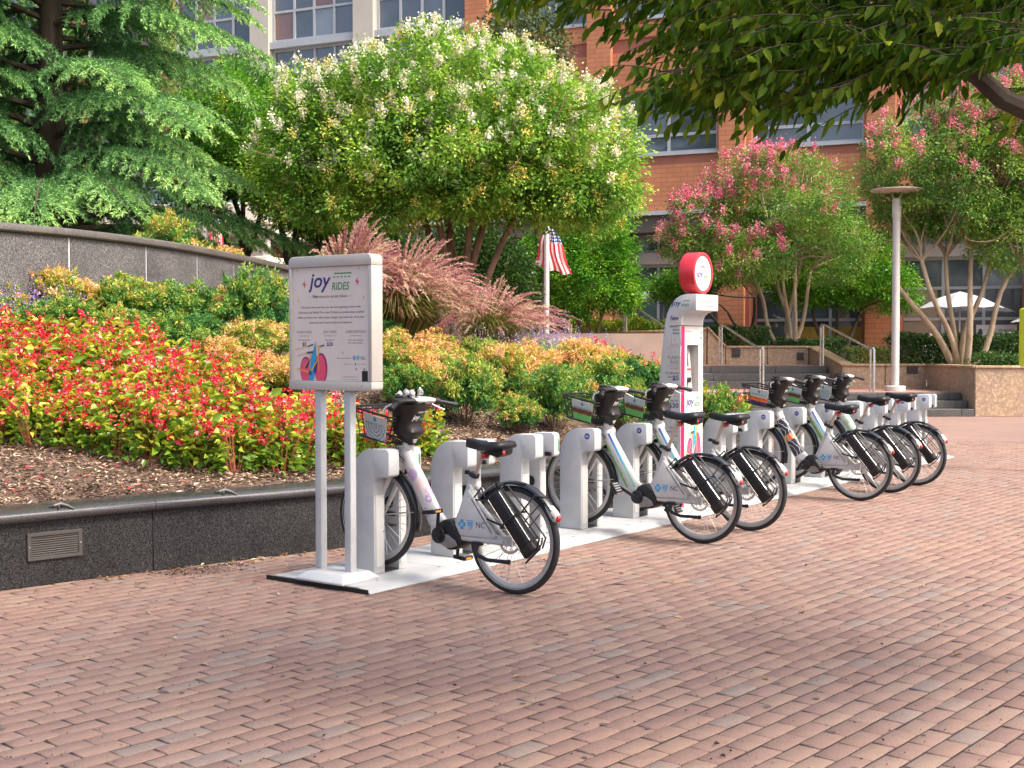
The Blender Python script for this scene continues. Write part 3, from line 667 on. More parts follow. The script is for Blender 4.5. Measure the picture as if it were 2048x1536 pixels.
def window(x0, x1, z0, z1, y, nxs, nzs, glass=GLA, fw=0.09, mull=0.06, zsplit=None):
    """recessed window: frame part with pane and mullion children"""
    m = MB(); m.box(x0, x1, y-0.06, y+0.05, z1-fw, z1); m.box(x0, x1, y-0.06, y+0.05, z0, z0+fw); m.box(x0, x0+fw, y-0.059, y+0.05, z0+fw, z1-fw); m.box(x1-fw, x1, y-0.059, y+0.05, z0+fw, z1-fw)
    w = m.build('window', WFR, bld, smooth=False)
    xs = [x0+fw+(x1-x0-2*fw)*k/nxs for k in range(nxs+1)]; zs = zsplit or [z0+fw+(z1-z0-2*fw)*k/nzs for k in range(nzs+1)]
    for k in range(1, nxs): MB().box(xs[k]-mull/2, xs[k]+mull/2, y-0.05, y+0.04, z0+fw, z1-fw).build('mullion', WFR, w, smooth=False)
    for k in range(1, len(zs)-1): MB().box(x0+fw, x1-fw, y-0.045, y+0.035, zs[k]-mull/2, zs[k]+mull/2).build('transom', WFR, w, smooth=False)
    for a in range(nxs):
        for c in range(len(zs)-1):
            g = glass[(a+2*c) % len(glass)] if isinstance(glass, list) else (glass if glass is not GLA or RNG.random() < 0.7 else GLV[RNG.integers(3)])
            m = MB(); t = RNG.normal(0, 0.004); m.add([(xs[a], y-t, zs[c]), (xs[a+1], y+t, zs[c]), (xs[a+1], y+t, zs[c+1]), (xs[a], y-t, zs[c+1])], [(0, 1, 2, 3)]); m.build('pane', g, w, smooth=False)
    return w
piers = [-26.5, -22.4, -18.3, -14.2, -10.1, -6.0, -1.9, 2.17, 6.32, 10.45, 14.6, 18.7]
for t in piers:
    bb('pier', WPAN if -16 < t < -8 else WBR, t-0.38, t+0.38, -0.18, 0.9, 0.3, 18.0)
    bb('pier_reveal', WBR2, t+0.381, t+0.50, 0.0, 0.9, 0.3, 5.2); bb('pier_reveal', WBR2, t-0.50, t-0.381, 0.0, 0.9, 0.3, 5.2)
for k, (t0, t1) in enumerate(zip(piers[:-1], piers[1:])):
    a, c = t0+0.382, t1-0.382
    left = t1 < -5
    bb('spandrel', WBR if not left else WPAN, a, c, 0.0, 0.6, 5.36, 6.72); bb('brick_band', WBR2 if not left else WPAN, a, c, 0.004, 0.6, 6.72, 6.98)
    bb('window_sill', WFR, a, c, -0.06, 0.5, 6.98, 7.06)
    if left:
        window(a, c, 7.06, 9.0, 0.25, 4, 2); bb('spandrel', WFR, a, c, 0.0, 0.6, 9.0, 9.5); window(a, c, 9.5, 11.40, 0.15, 4, 2, mull=0.08); bb('window_sill', WFR, a, c, -0.10, 0.5, 11.40, 11.62)
        window(a, c, 11.62, 14.6, 0.12, 4, 3, mull=0.08); bb('spandrel', WPAN, a, c, 0.0, 0.6, 14.6, 15.4); window(a, c, 15.4, 17.6, 0.12, 4, 2, mull=0.08); bb('parapet', WPAN, a, c, 0.0, 0.6, 17.6, 18.0)
    else:
        window(a+0.15, c-0.1, 7.06, 8.95, 0.30, 2, 2, zsplit=[7.15, 7.62, 8.86], mull=0.09)
        bb('reveal', WBR, a, a+0.15, 0.0, 0.6, 7.06, 8.95); bb('reveal', WBR, c-0.1, c, 0.0, 0.6, 7.06, 8.95)
        bb('spandrel', WBR, a, c, 0.0, 0.6, 8.95, 10.1); bb('brick_band', WBR2, a, c, 0.03, 0.6, 10.1, 10.5); bb('spandrel', WBR, a, c, -0.02, 0.6, 10.5, 11.0); bb('window_sill', WFR, a, c, -0.07, 0.5, 11.0, 11.08)
        window(a+0.05, c-0.05, 11.08, 13.2, 0.25, 3, 2); bb('spandrel', WBR, a, c, 0.0, 0.6, 13.2, 18.0)
    bb('lintel', WFR, a-0.002, c+0.002, -0.24, 0.5, 5.24, 5.355)
    bb('soffit', SOFF, a, c, -0.1, 1.5, 4.75, 5.235)
    bb('transom_beam', BEAM, a, c, 0.75, 1.2, 3.86, 4.20)
    gl = {6: [GLA, GLA, GLB], 7: GLA, 8: [GLA, BLIND], 9: [GLB, GLA, GLA]}.get(k, GLA)
    window(a, c, 0.4, 3.86, 1.0, 3, 3, glass=[GLA, GLA, GLB] if k in (6, 9) else GLA, zsplit=[0.5, 2.15, 3.0, 3.78], mull=0.08)
    window(a, c, 4.20, 4.75, 1.0, 3, 1)
    if k == 7: bb('reflection_band', YBAND, a+1.3, c-0.1, 0.985, 0.995, 1.5, 1.95)  # yellow reflection in the glass, put in as a coloured panel
    if k == 8: bb('blind_panel', BLIND, a+0.1, a+1.0, 0.985, 0.995, 0.5, 3.0)
bb('roof', SOFF, -27, 19.2, 0.55, 9, 17.8, 18.1); bb('core', SOFF, -26.9, 19.1, 1.6, 8.9, 0.3, 17.7)
bb('end_wall', WBR, -27.2, -26.95, 0.0, 9, 0.3, 18.0); bb('end_wall', WBR, 19.15, 19.4, 0.0, 9, 0.3, 18.0)
# restaurant banner on the storefront glass
ban = MB().box(7.75+0.98, 7.75+2.02, 0.93, 0.94, 1.56, 1.98)
bo = ban.build('banner', PWHITE, smooth=False); bo.location = (BO[0], BO[1], 0); bo.rotation_euler = (0, 0, BA); tag(bo, 'white banner with small dark lettering on the storefront behind the tree stems', 'banner')
# white entrance canopy at the left
CAN = pbr('canopy_cream', (0.66, 0.62, 0.53), 0.6, var=0.05, vscale=0.6)
cn = empty('entrance_canopy', (-8.4, 39.2, 1.66), rad(-12)); tag(cn, 'cream entrance canopy with thick fascia behind the slender trunks', 'canopy')
for (x0, x1, y0, y1, z0, z1, nm) in ((-4.5, 1.35, -1.2, 3.0, 3.35, 3.95, 'fascia'), (-4.4, 1.25, -1.1, 2.9, 3.1, 3.345, 'soffit'), (-2.2, 1.1, -0.2, 3.0, 2.05, 2.45, 'lower_beam'), (-3.8, 1.0, -0.9, 2.8, 3.955, 4.5, 'roof')):
    MB().box(x0, x1, y0, y1, z0, z1).build(nm, CAN if nm != 'roof' else GLB, cn, smooth=False, bevel=0.03, seg=1)
for x in (1.0, -1.6, -4.0):
    MB().box(x-0.09, x+0.09, -0.1, 0.08, 0.0, 3.1).build('column', LAMPW, cn, smooth=False)
for k in range(5):
    MB().box(-1.2+k*0.45, -0.95+k*0.45, 2.2, 2.3, 0.0, 2.05).build('pane', GLB if k % 2 else LAMPW, cn, smooth=False)
# umbrellas
UMB = pbr('umbrella_canvas', (0.42, 0.44, 0.48), 0.7, var=0.04)
def umbrella(loc, h, r, label, rz):
    e = empty('patio_umbrella', loc, rz); tag(e, label, 'umbrella', 'cafe umbrellas')
    MB().cyl((0, 0, 0.04), (0, 0, h), 0.022, 8).build('pole', LAMPW, e); MB().disc((0, 0), 0.25, 0, 0.05).build('base', SOFF, e, mat=Matrix.Rotation(rad(90), 4, 'X'))
    n = 8; m = MB(); apex = (0, 0, h+0.06); rimz = h-0.38
    v = [apex]; f = []
    for k in range(n*2):
        a = 2*math.pi*k/(n*2); rr = r if k % 2 == 0 else r*0.90; v.append((rr*0.5*math.cos(a), rr*0.5*math.sin(a), h-0.10-(0.02 if k % 2 else 0))); 
    for k in range(n*2):
        a = 2*math.pi*k/(n*2); rr = r if k % 2 == 0 else r*0.90; v.append((rr*math.cos(a), rr*math.sin(a), rimz+(0.035 if k % 2 else 0)))
    for k in range(n*2):
        j = (k+1) % (n*2); f += [(0, 1+k, 1+j), (1+k, 1+n*2+k, 1+n*2+j, 1+j)]
    m.add(v, f); m.build('canopy', UMB, e, smooth=False)
    for k in range(n):
        a = 2*math.pi*k/n; MB().cyl((0, 0, h-0.02), (r*0.97*math.cos(a), r*0.97*math.sin(a), rimz-0.01), 0.01, 5).build('rib', LAMPW, e)
umbrella((11.48, 33.0, 0.45), 2.3, 1.1, 'grey-white cafe umbrella open behind the stems of the large pink myrtle', 0.2)
umbrella((4.15, 35.2, 1.36), 1.65, 1.0, 'pale umbrella peeking out between the round tree and the kiosk roundel', 0.5)
umbrella((14.1, 33.6, 0.45), 1.95, 1.1, 'pale umbrella tip showing behind the lime yellow box', 0.1)
# ------------------------------------------------------------------ bike-share station
ST_A = rad(35.9); C0 = Vector((-0.844, 7.593, 0)); rV = Vector((math.sin(ST_A), math.cos(ST_A), 0)); pV = Vector((math.cos(ST_A), -math.sin(ST_A), 0))
RZ = -ST_A
def st(s, q, z=0.0): return C0 + rV*s + pV*q + Vector((0, 0, z))
_tc = {}
def text_mesh(txt, mat, shear=0.0, bold=0.0, space=1.0):
    k = (txt, mat.name, shear, bold, space)
    if k in _tc: return _tc[k]
    cu = bpy.data.curves.new('t', 'FONT'); cu.body = txt; cu.size = 1.0; cu.shear = shear; cu.offset = bold; cu.resolution_u = 3; cu.space_character = space
    o = bpy.data.objects.new('t', cu); me = bpy.data.meshes.new_from_object(o); bpy.data.objects.remove(o); bpy.data.curves.remove(cu)
    me.materials.clear(); me.materials.append(mat); me.name = 'lettering'
    co = np.empty(len(me.vertices)*3, np.float32); me.vertices.foreach_get('co', co); co = co.reshape(-1, 3)
    lo, hi = co.min(0), co.max(0); co[:, 0] -= (lo[0]+hi[0])/2; me.vertices.foreach_set('co', co.ravel()); me.update()
    _tc[k] = (me, float(hi[0]-lo[0])); return _tc[k]
FACE_NY = Matrix(((1, 0, 0, 0), (0, 0, -1, 0), (0, 1, 0, 0), (0, 0, 0, 1)))     # text on a face looking to -y
FACE_PX = Matrix(((0, 0, 1, 0), (1, 0, 0, 0), (0, 1, 0, 0), (0, 0, 0, 1)))      # text on a face looking to +x
def lettering(txt, mat, parent, face, pos, h, w=None, align='c', shear=0.0, bold=0.0, rot=None, name='lettering', space=1.0):
    """h: cap height; w: forced width; pos: 3d point of baseline (centre, left or right)"""
    me, wid = text_mesh(txt, mat, shear, bold, space); sy = h/0.70; sx = sy if w is None else w/wid
    dx = {'c': 0, 'l': wid*sx/2, 'r': -wid*sx/2}[align]
    M = Matrix.Translation(pos) @ (rot or Matrix.Identity(4)) @ face @ Matrix.Translation((dx, 0, 0)) @ Matrix.Diagonal((sx, sy, 1, 1))
    return obj(name, me, parent, mat=M)
def flat(name, pts, mat, parent, face, pos=(0, 0, 0), rot=None):
    m = MB(); m.add([(x, y, 0) for x, y in pts], [tuple(range(len(pts)))])
    return m.build(name, mat, parent, smooth=False, mat=Matrix.Translation(pos) @ (rot or Matrix.Identity(4)) @ face)
def ell(cx, cy, rx, ry, n=28, a0=0, a1=360): return [(cx+rx*math.cos(rad(a0+(a1-a0)*k/n)), cy+ry*math.sin(rad(a0+(a1-a0)*k/n))) for k in range(n if a1-a0 == 360 else n+1)]
def bolt_pts(cx, cy, w, h): return [(cx+w*x, cy+h*y) for x, y in ((0.12, 0.5), (-0.5, -0.08), (-0.05, -0.05), (-0.12, -0.5), (0.5, 0.08), (0.05, 0.05))]
def line_pts(x0, y0, x1, y1, t):
    d = Vector((x1-x0, y1-y0)); nrm = Vector((-d.y, d.x)).normalized()*t/2
    return [(x0-nrm.x, y0-nrm.y), (x1-nrm.x, y1-nrm.y), (x1+nrm.x, y1+nrm.y), (x0+nrm.x, y0+nrm.y)]
def logo(parent, face, pos, W, mj, mr, rot=None, charlotte=None, lines=True):
    """joy / RIDES wordmark, W wide, pos = left end of the joy baseline"""
    P = Vector(pos); X = (rot or Matrix.Identity(4)).to_3x3() @ face.to_3x3() @ Vector((1, 0, 0)); Y = (rot or Matrix.Identity(4)).to_3x3() @ face.to_3x3() @ Vector((0, 1, 0))
    lettering('joy', mj, parent, face, P, W*0.245, W*0.53, 'l', 0.22, 0.018, rot)
    lettering('RIDES', mr, parent, face, P + X*W*0.55 - Y*W*0.05, W*0.125, W*0.40, 'l', 0.18, 0.012, rot)
    if lines:
        a = P + X*W*0.60
        flat('rule', line_pts(0, W*0.225, W*0.40, W*0.225, W*0.02), mr, parent, face, a, rot)
        m = MB()
        for k in range(5): m.add([(x, y, 0) for x, y in line_pts(W*(-0.02+0.085*k), W*0.165, W*(0.03+0.085*k), W*0.165, W*0.018)], [(0, 1, 2, 3)])
        m.build('dashed_rule', mr, parent, smooth=False, mat=Matrix.Translation(a) @ (rot or Matrix.Identity(4)) @ face)
    if charlotte: lettering('CHARLOTTE', charlotte, parent, face, P + X*W*0.30 + Y*W*0.33, W*0.10, W*0.62, 'l', 0.18, 0.008, rot)
def care_marks(parent, face, pos, H, rot=None, mat=CYAN):
    """blue cross and blue shield emblem, H tall, pos = left middle"""
    P = Vector(pos); c = H/2; a = H*0.19; m_r = (rot or Matrix.Identity(4))
    N = m_r.to_3x3() @ face.to_3x3() @ Vector((0, 0, 1))
    cr = [(-a, -c), (a, -c), (a, -a), (c*0.9, -a), (c*0.9, a), (a, a), (a, c), (-a, c), (-a, a), (-c*0.9, a), (-c*0.9, -a), (-a, -a)]
    flat('cross_emblem', [(x+c, y) for x, y in cr], mat, parent, face, P, rot)
    m = MB(); m.add([(x, y, 0) for x, y in ell(c, 0, a*0.9, a*0.9)] + [(x, y, 0) for x, y in ell(c, 0, a*0.7, a*0.7)], [(i, (i+1) % 28, 28+(i+1) % 28, 28+i) for i in range(28)])
    m.add([(x, y, 0) for x, y in line_pts(c, -a*0.6, c, a*0.6, a*0.3)], [(0, 1, 2, 3)]); m.add([(x, y, 0) for x, y in line_pts(c-a*0.5, a*0.1, c+a*0.5, a*0.1, a*0.25)], [(0, 1, 2, 3)])
    m.build('cross_figure', PWHITE, parent, smooth=False, mat=Matrix.Translation(P+N*0.0008) @ m_r @ face)
    sx = c*2.15
    sh = [(-0.42, 0.45), (-0.2, 0.5), (0, 0.44), (0.2, 0.5), (0.42, 0.45), (0.40, 0.05), (0.3, -0.2), (0.12, -0.42), (0, -0.5), (-0.12, -0.42), (-0.3, -0.2), (-0.40, 0.05)]
    flat('shield_emblem', [(sx+c*0.9+x*H*0.92, y*H) for x, y in sh], mat, parent, face, P, rot)
    m = MB(); k_ = 0.80
    m.add([(sx+c*0.9+x*H*0.92*k_, y*H*k_, 0) for x, y in sh] + [(sx+c*0.9+x*H*0.92*0.68, y*H*0.68, 0) for x, y in sh], [(i, (i+1) % 12, 12+(i+1) % 12, 12+i) for i in range(12)])
    for q in range(4):
        y0 = 0.22-q*0.13; sg = 1 if q % 2 else -1; m.add([(sx+c*0.9+x*H, y*H, 0) for x, y in line_pts(0.09*sg, y0, -0.09*sg, y0-0.12, 0.05)], [(0, 1, 2, 3)])
    m.build('shield_figure', PWHITE, parent, smooth=False, mat=Matrix.Translation(P+N*0.0008) @ m_r @ face)
def bike_art(parent, face, pos, W, H, name='bike_artwork'):
    """printed bicycle with magenta wheels on a teal wedge; pos = lower left"""
    P = Vector(pos); N = face.to_3x3() @ Vector((0, 0, 1))
    def lay(nm, polys, mat, k): 
        m = MB()
        for pl in polys:
            pl = [(min(max(x, 0), 1)*W, max(y, 0)*H) for x, y in pl]; m.add([(x, y, 0) for x, y in pl], [tuple(range(len(pl)))])
        m.build(nm, mat, parent, smooth=False, mat=Matrix.Translation(P+N*(0.0005*k)) @ face)
    lay('art_wheel_edge', [ell(0.30, 0.26, 0.165, 0.345), ell(0.735, 0.30, 0.185, 0.40)], PLUM, 1)
    lay('art_wheel', [ell(0.295, 0.24, 0.145, 0.315), ell(0.72, 0.28, 0.155, 0.365)], PINK, 2)
    lay('art_wedge', [[(0.40, 0.0), (0.52, 0.0), (0.62, 0.42), (0.585, 1.0), (0.50, 0.70), (0.40, 0.42)]], CYAN, 3)
    lay('art_shade', [[(0.26, 0.32), (0.34, 0.30), (0.46, 0.55), (0.37, 0.52)], [(0.53, 0.2), (0.60, 0.18), (0.66, 0.55), (0.57, 0.52)]], NAVY, 4)
    ln = [line_pts(0.44, 0.70, 0.42, 0.20, 0.022), line_pts(0.44, 0.20, 0.66, 0.55, 0.03), line_pts(0.66, 0.55, 0.68, 0.86, 0.035), line_pts(0.66, 0.55, 0.68, 0.24, 0.02), line_pts(0.44, 0.62, 0.25, 0.30, 0.018), line_pts(0.05, 0.29, 0.44, 0.20, 0.035), line_pts(0.0, 0.78, 0.40, 0.88, 0.014), line_pts(0.05, 0.62, 0.42, 0.72, 0.016), line_pts(0.56, 0.86, 0.80, 0.88, 0.02)]
    lay('art_frame', ln, YELL, 5)
    lay('art_grips', [line_pts(0.36, 0.86, 0.52, 0.915, 0.03), line_pts(0.72, 0.865, 0.84, 0.90, 0.03), line_pts(0.34, 0.70, 0.52, 0.72, 0.05), ell(0.43, 0.19, 0.045, 0.06)], INK, 6)

# platform under the docks
plat = empty('dock_platform', st(0, 0), RZ); tag(plat, 'long white steel base plate carrying the row of bike docks', 'platform')
LP = 11.28; NP = 7; S0_ = 0.523
for k in range(NP):
    a, b = LP*k/NP+0.0015, LP*(k+1)/NP-0.0015
    m = MB(); m.prism([(-0.88, 0.0), (-0.88, 0.012), (-0.80, 0.036), (-0.10, 0.036), (0.0, 0.010), (0.0, 0.0)], a, b, 'xz'); m.build('plate', PLATE, plat, bevel=0.0025, seg=1)
for k in range(14):
    y = S0_+0.80*k
    if k in (5,): continue
    for x, yy in ((-0.74, y-0.3), (-0.74, y+0.3), (-0.14, y-0.3), (-0.14, y+0.3)): MB().disc((0, 0), 0.011, 0.0, 0.004, 6).build('bolt', STEEL, plat, mat=Matrix.Translation((x, yy, 0.0362)) @ Matrix.Rotation(rad(90), 4, 'X'))
    MB().box(-0.60, -0.10, y+0.318, y+0.3205, 0.0355, 0.0364).build('hatch_seam', BLACK, plat)
MB().box(-0.876, -0.012, -0.006, 0.0, 0.001, 0.028).build('end_shade_strip', BLACK, plat)  # black strip stands in for the shade on the plate's end face

# docks
def dock_profile():
    p = [(-0.49, 0.0), (-0.49, 0.585)]
    p += [(-0.315-0.175*math.cos(rad(a)), 0.585+0.21*math.sin(rad(a))) for a in range(8, 91, 9)]
    p += [(-0.19, 0.797), (-0.172, 0.790), (-0.165, 0.772), (-0.165, 0.640), (-0.172, 0.625), (-0.19, 0.618), (-0.245, 0.617)]
    p += [(-0.25-0.04*math.sin(rad(a)), 0.577+0.04*math.cos(rad(a))) for a in range(10, 91, 16)]
    return p + [(-0.288, 0.0)]
DP = dock_profile()
me_near = MB().prism(DP, -0.165, -0.062).mesh('shell_near', DOCKW, bevel=0.007, seg=2, ang=30)
me_far = MB().prism(DP, 0.075, 0.150).mesh('shell_far', DOCKW, bevel=0.007, seg=2, ang=30)
m = MB(); m.box(-0.289, -0.284, -0.150, -0.072, 0.045, 0.50); me_trim = m.mesh('trim', WHITE, bevel=0.002, seg=1)
m = MB(); m.box(-0.289, -0.284, 0.085, 0.142, 0.045, 0.50); me_trim2 = m.mesh('trim', WHITE, bevel=0.002, seg=1)
m = MB(); m.disc((-0.375, 0.43), 0.038, 0.066, 0.0745, 24); me_spk = m.mesh('speaker', BLACK, bevel=0.003)
m = MB(); m.box(-0.43, -0.315, 0.060, 0.0745, 0.345, 0.372); m.box(-0.44, -0.30, 0.03, 0.0745, 0.285, 0.292); me_brk = m.mesh('lock_bracket', BLACK, bevel=0.002, seg=1)
m = MB(); m.box(-0.24, -0.185, -0.0618, -0.045, 0.625, 0.655); m.box(-0.24, -0.185, 0.058, 0.0745, 0.625, 0.655); me_jaw = m.mesh('lock_jaw', BLACK, bevel=0.003, seg=1)
m = MB(); m.box(-0.49, -0.295, -0.0615, 0.0745, 0.0, 0.010); me_floor = m.mesh('channel', BLACK)
m = MB(); m.box(-0.1645, -0.1632, 0.126, 0.136, 0.66, 0.75); me_stk = m.mesh('status_sticker', GREEN)
me_lab = MB().disc((0, 0), 0.0235, -0.0012, 0.0, 28).mesh('number_disc', BLUEL)
me_scr = MB().disc((0, 0), 0.005, -0.003, 0.0, 8).mesh('screw', STEEL)
slots = {0: '03', 1: '04', 2: '05', 3: '06', 4: '07', 6: '08', 7: '09', 8: '10', 9: '11', 10: '12', 11: '13', 12: '14', 13: '15'}
occupied = {0, 3, 4, 7, 8, 9}
dlabels = {0: 'grey dock just behind the sign posts, holding the nearest bike', 1: 'empty grey dock right behind the nearest bike', 2: 'empty grey dock between the nearest bike and dock 06', 3: 'grey dock marked 06 in a blue disc holding a green-striped bike', 4: 'grey dock marked 07 in a blue disc left of the kiosk', 6: 'empty grey dock immediately to the right of the kiosk', 7: 'grey dock marked 09 holding the bike with the dark decorated tube', 8: 'grey dock marked 10 holding the middle bike of the far three', 9: 'grey dock marked 11 holding the furthest bike', 10: 'first empty dock beyond the furthest bike', 11: 'second empty dock beyond the furthest bike', 12: 'second to last dock at the far end of the platform', 13: 'last dock at the far end of the white platform'}
S0 = 0.523; SP = 0.80
for i, num in slots.items():
    d = empty('bike_dock', st(S0+SP*i, 0, 0.0365), RZ); tag(d, dlabels[i], 'bike dock', 'bike docks in a row')
    obj('shell', me_near, d); obj('shell', me_far, d); obj('trim', me_trim, d); obj('trim', me_trim2, d); obj('speaker', me_spk, d); obj('lock_bracket', me_brk, d); obj('lock_jaw', me_jaw, d); obj('channel', me_floor, d); obj('status_sticker', me_stk, d)
    for z in (0.06, 0.27, 0.485):
        obj('screw', me_scr, d, mat=Matrix.Translation((-0.2835, -0.082, z)) @ Matrix.Rotation(rad(90), 4, 'Z'))
    if i in (0, 1, 2, 6): continue
    lab = obj('number_disc', me_lab, d, mat=Matrix.Translation((-0.235, -0.1652, 0.735)))
    lettering(num, PWHITE, lab, FACE_NY, (0, -0.0018, -0.0095), 0.019, 0.026, 'c', 0, 0.01)

# information sign
sg = empty('information_sign', st(0.15, -0.42), RZ); tag(sg, 'white framed bike-hire information sign on two posts at the near end of the platform', 'sign')
m = MB(); m.loft([[(-0.165, -0.19, 0.036), (0.235, -0.19, 0.036), (0.235, 0.14, 0.036), (-0.165, 0.14, 0.036)], [(-0.165, -0.19, 0.05), (0.235, -0.19, 0.05), (0.235, 0.14, 0.05), (-0.165, 0.14, 0.05)], [(-0.115, -0.14, 0.088), (0.19, -0.14, 0.088), (0.19, 0.10, 0.088), (-0.115, 0.10, 0.088)]]); m.build('base', DOCKW, sg, bevel=0.004)
for x in (-0.125, 0.125):
    MB().box(x-0.026, x+0.026, -0.026, 0.026, 0.085, 1.23).build('post', DOCKW, sg, bevel=0.004)
def rounded(x0, x1, z0, z1, r, which='all', n=5):
    pts = []
    for (cx_, cz_, a0, key) in ((x1-r, z1-r, 0, 'tr'), (x0+r, z1-r, 90, 'tl'), (x0+r, z0+r, 180, 'bl'), (x1-r, z0+r, 270, 'br')):
        if which == 'all' or key[0] in which:
            pts += [(cx_+r*math.cos(rad(a0+90*k/n)), cz_+r*math.sin(rad(a0+90*k/n))) for k in range(n+1)]
        else: pts.append({'tr': (x1, z1), 'tl': (x0, z1), 'bl': (x0, z0), 'br': (x1, z0)}[key])
    return pts
MB().prism(rounded(-0.35, 0.35, 1.968, 2.036, 0.036, 't'), -0.052, 0.052).build('top_rail', SIGNF, sg, bevel=0.004)
MB().prism(rounded(-0.35, 0.35, 1.205, 1.262, 0.022, 'b'), -0.052, 0.052).build('bottom_rail', SIGNF, sg, bevel=0.004)
for a, b in ((-0.350, -0.326), (0.322, 0.350)): MB().box(a, b, -0.050, 0.050, 1.2635, 1.9665).build('side_rail', SIGNF, sg, bevel=0.003)
MB().box(-0.3255, 0.3215, -0.036, 0.036, 1.2635, 1.9665).build('panel', PAPER, sg)
for x in (-0.27, 0.0, 0.27): MB().disc((x, 1.236), 0.0045, -0.0535, -0.0515, 10).build('screw', STEEL, sg)
FY = -0.0368
def SL(txt, mat, x, z, h, w=None, align='c', **k): return lettering(txt, mat, sg, FACE_NY, (x, FY, z), h, w, align, **k)
logo(sg, FACE_NY, (-0.19, FY, 1.842), 0.365, NAVY, GREEN)
flat('bolt_mark', bolt_pts(-0.225, 1.862, 0.034, 0.052), REDP, sg, FACE_NY, (0, FY, 0)); flat('bolt_mark', bolt_pts(0.222, 1.870, 0.034, 0.056), REDP, sg, FACE_NY, (0, FY, 0))
for x, z in ((0.235, 1.948), (0.272, 1.772), (-0.28, 1.762), (0.10, 1.436), (-0.285, 1.95)): flat('spark_mark', [(x, z-0.013), (x+0.005, z), (x, z+0.013), (x-0.005, z)], YELL, sg, FACE_NY, (0, FY, 0))
SL('New,', INK, -0.155, 1.777, 0.020, 0.05, 'l', shear=0.3, bold=0.02); SL('electric-assist bikes', INK, -0.098, 1.777, 0.0175, 0.235, 'l')
for a, b in ((-0.19, -0.165), (0.147, 0.18)): flat('rule', line_pts(a, 1.784, b, 1.784, 0.002), INKG, sg, FACE_NY, (0, FY, 0))
for t, z, w in (('Discover the most fun you can have getting around with', 1.713, 0.50), ('Charlotte Joy Rides! Our new E-bikes are pedal-assist enabled', 1.681, 0.557), ('bikes to make your rides easier, longer and more fun. And now,', 1.650, 0.563), ('there are even more docks and locations.', 1.618, 0.367)): SL(t, INK, 0.0, z, 0.0125, w, bold=0.006)
for t, x, w in (('FLASH PASS', -0.228, 0.130), ('JOY PASS', -0.008, 0.112), ('SUBSCRIPTION', 0.207, 0.162)):
    SL(t, INKG, x, 1.558, 0.016, w, bold=0.01); flat('rule', line_pts(x-0.046, 1.541, x+0.046, 1.541, 0.0024), REDP, sg, FACE_NY, (0, FY, 0))
SL('30 minutes for', INK, -0.228, 1.511, 0.0105, 0.104); SL('$5', NAVY, -0.228, 1.478, 0.024, bold=0.02)
SL('All day for', INK, -0.008, 1.511, 0.0105, 0.076); SL('$30', NAVY, -0.008, 1.478, 0.024, bold=0.02)
SL('Visit our website', INK, 0.207, 1.511, 0.0105, 0.124); SL('for more details.', INK, 0.207, 1.494, 0.0105, 0.12)
bike_art(sg, FACE_NY, (-0.305, FY, 1.264), 0.30, 0.245)
care_marks(sg, FACE_NY, (0.180, FY, 1.406), 0.030); SL('NC', INK, 0.268, 1.396, 0.020, 0.036)
SL('Program made possible by', INK, 0.108, 1.402, 0.006, 0.12); SL('Founding sponsor', INK, 0.145, 1.366, 0.0055, 0.07)
flat('leaf_mark', ell(0.205, 1.368, 0.006, 0.0085, 14), TEAL, sg, FACE_NY, (0, FY, 0)); SL('Atrium Health', TEAL, 0.252, 1.366, 0.006, 0.066)
flat('small_mark', [(0.205, 1.33), (0.217, 1.33), (0.217, 1.344), (0.205, 1.344)], INKG, sg, FACE_NY, (0, FY, 0)); flat('small_mark', ell(0.278, 1.337, 0.008, 0.007, 14), INKG, sg, FACE_NY, (0, FY, 0))
SL('CharlotteJoyRides.com', INK, 0.165, 1.288, 0.0065, 0.13); SL('to sign up and get started', INKG, 0.165, 1.272, 0.006, 0.13)
flat('dark_sticker', [(0.258, 1.2645), (0.306, 1.2645), (0.306, 1.328), (0.258, 1.328)], BLACK, sg, FACE_NY, (0, FY, 0))

# payment kiosk
ki = empty('payment_kiosk', st(4.40, 0.0, 0.0365), RZ); tag(ki, 'tall white payment kiosk with a red round sign on top', 'kiosk')
kp = [(-0.555, 0.0), (-0.54, 0.92), (-0.505, 1.31), (-0.465, 1.64), (-0.445, 1.72), (-0.41, 1.79), (-0.36, 1.85), (-0.31, 1.878), (-0.26, 1.888), (-0.155, 1.888), (-0.155, 1.745), (-0.20, 1.742), (-0.25, 1.728), (-0.285, 1.70), (-0.302, 1.66), (-0.305, 1.615), (-0.40, 1.610), (-0.40, 0.0)]
MB().prism(kp, 0.0, 0.42).build('body', WHITE, ki, bevel=0.004, ang=32)
for (y0, y1, z0, z1) in ((0.0, 0.42, 0.0, 1.02), (0.0, 0.42, 1.44, 1.609), (0.0, 0.115, 1.0205, 1.4395), (0.335, 0.42, 1.0205, 1.4395)):
    MB().box(-0.3995, -0.305, y0, y1, z0, z1).build('front_panel', WHITE, ki, bevel=0.002, seg=1)
MB().box(-0.306, -0.3025, 0.004, 0.066, 0.002, 1.607).build('magenta_stripe', MAG, ki)
m = MB(); m.add([(-0.395, 0.13, 1.02), (-0.395, 0.30, 1.02), (-0.395, 0.30, 1.42), (-0.395, 0.13, 1.42), (-0.345, 0.13, 1.02), (-0.345, 0.30, 1.02), (-0.375, 0.30, 1.38), (-0.375, 0.13, 1.38)], [(0, 1, 2, 3), (4, 7, 6, 5), (0, 3, 7, 4), (1, 5, 6, 2), (0, 4, 5, 1), (3, 2, 6, 7)])
m.build('screen_unit', SIGNF, ki, bevel=0.006)
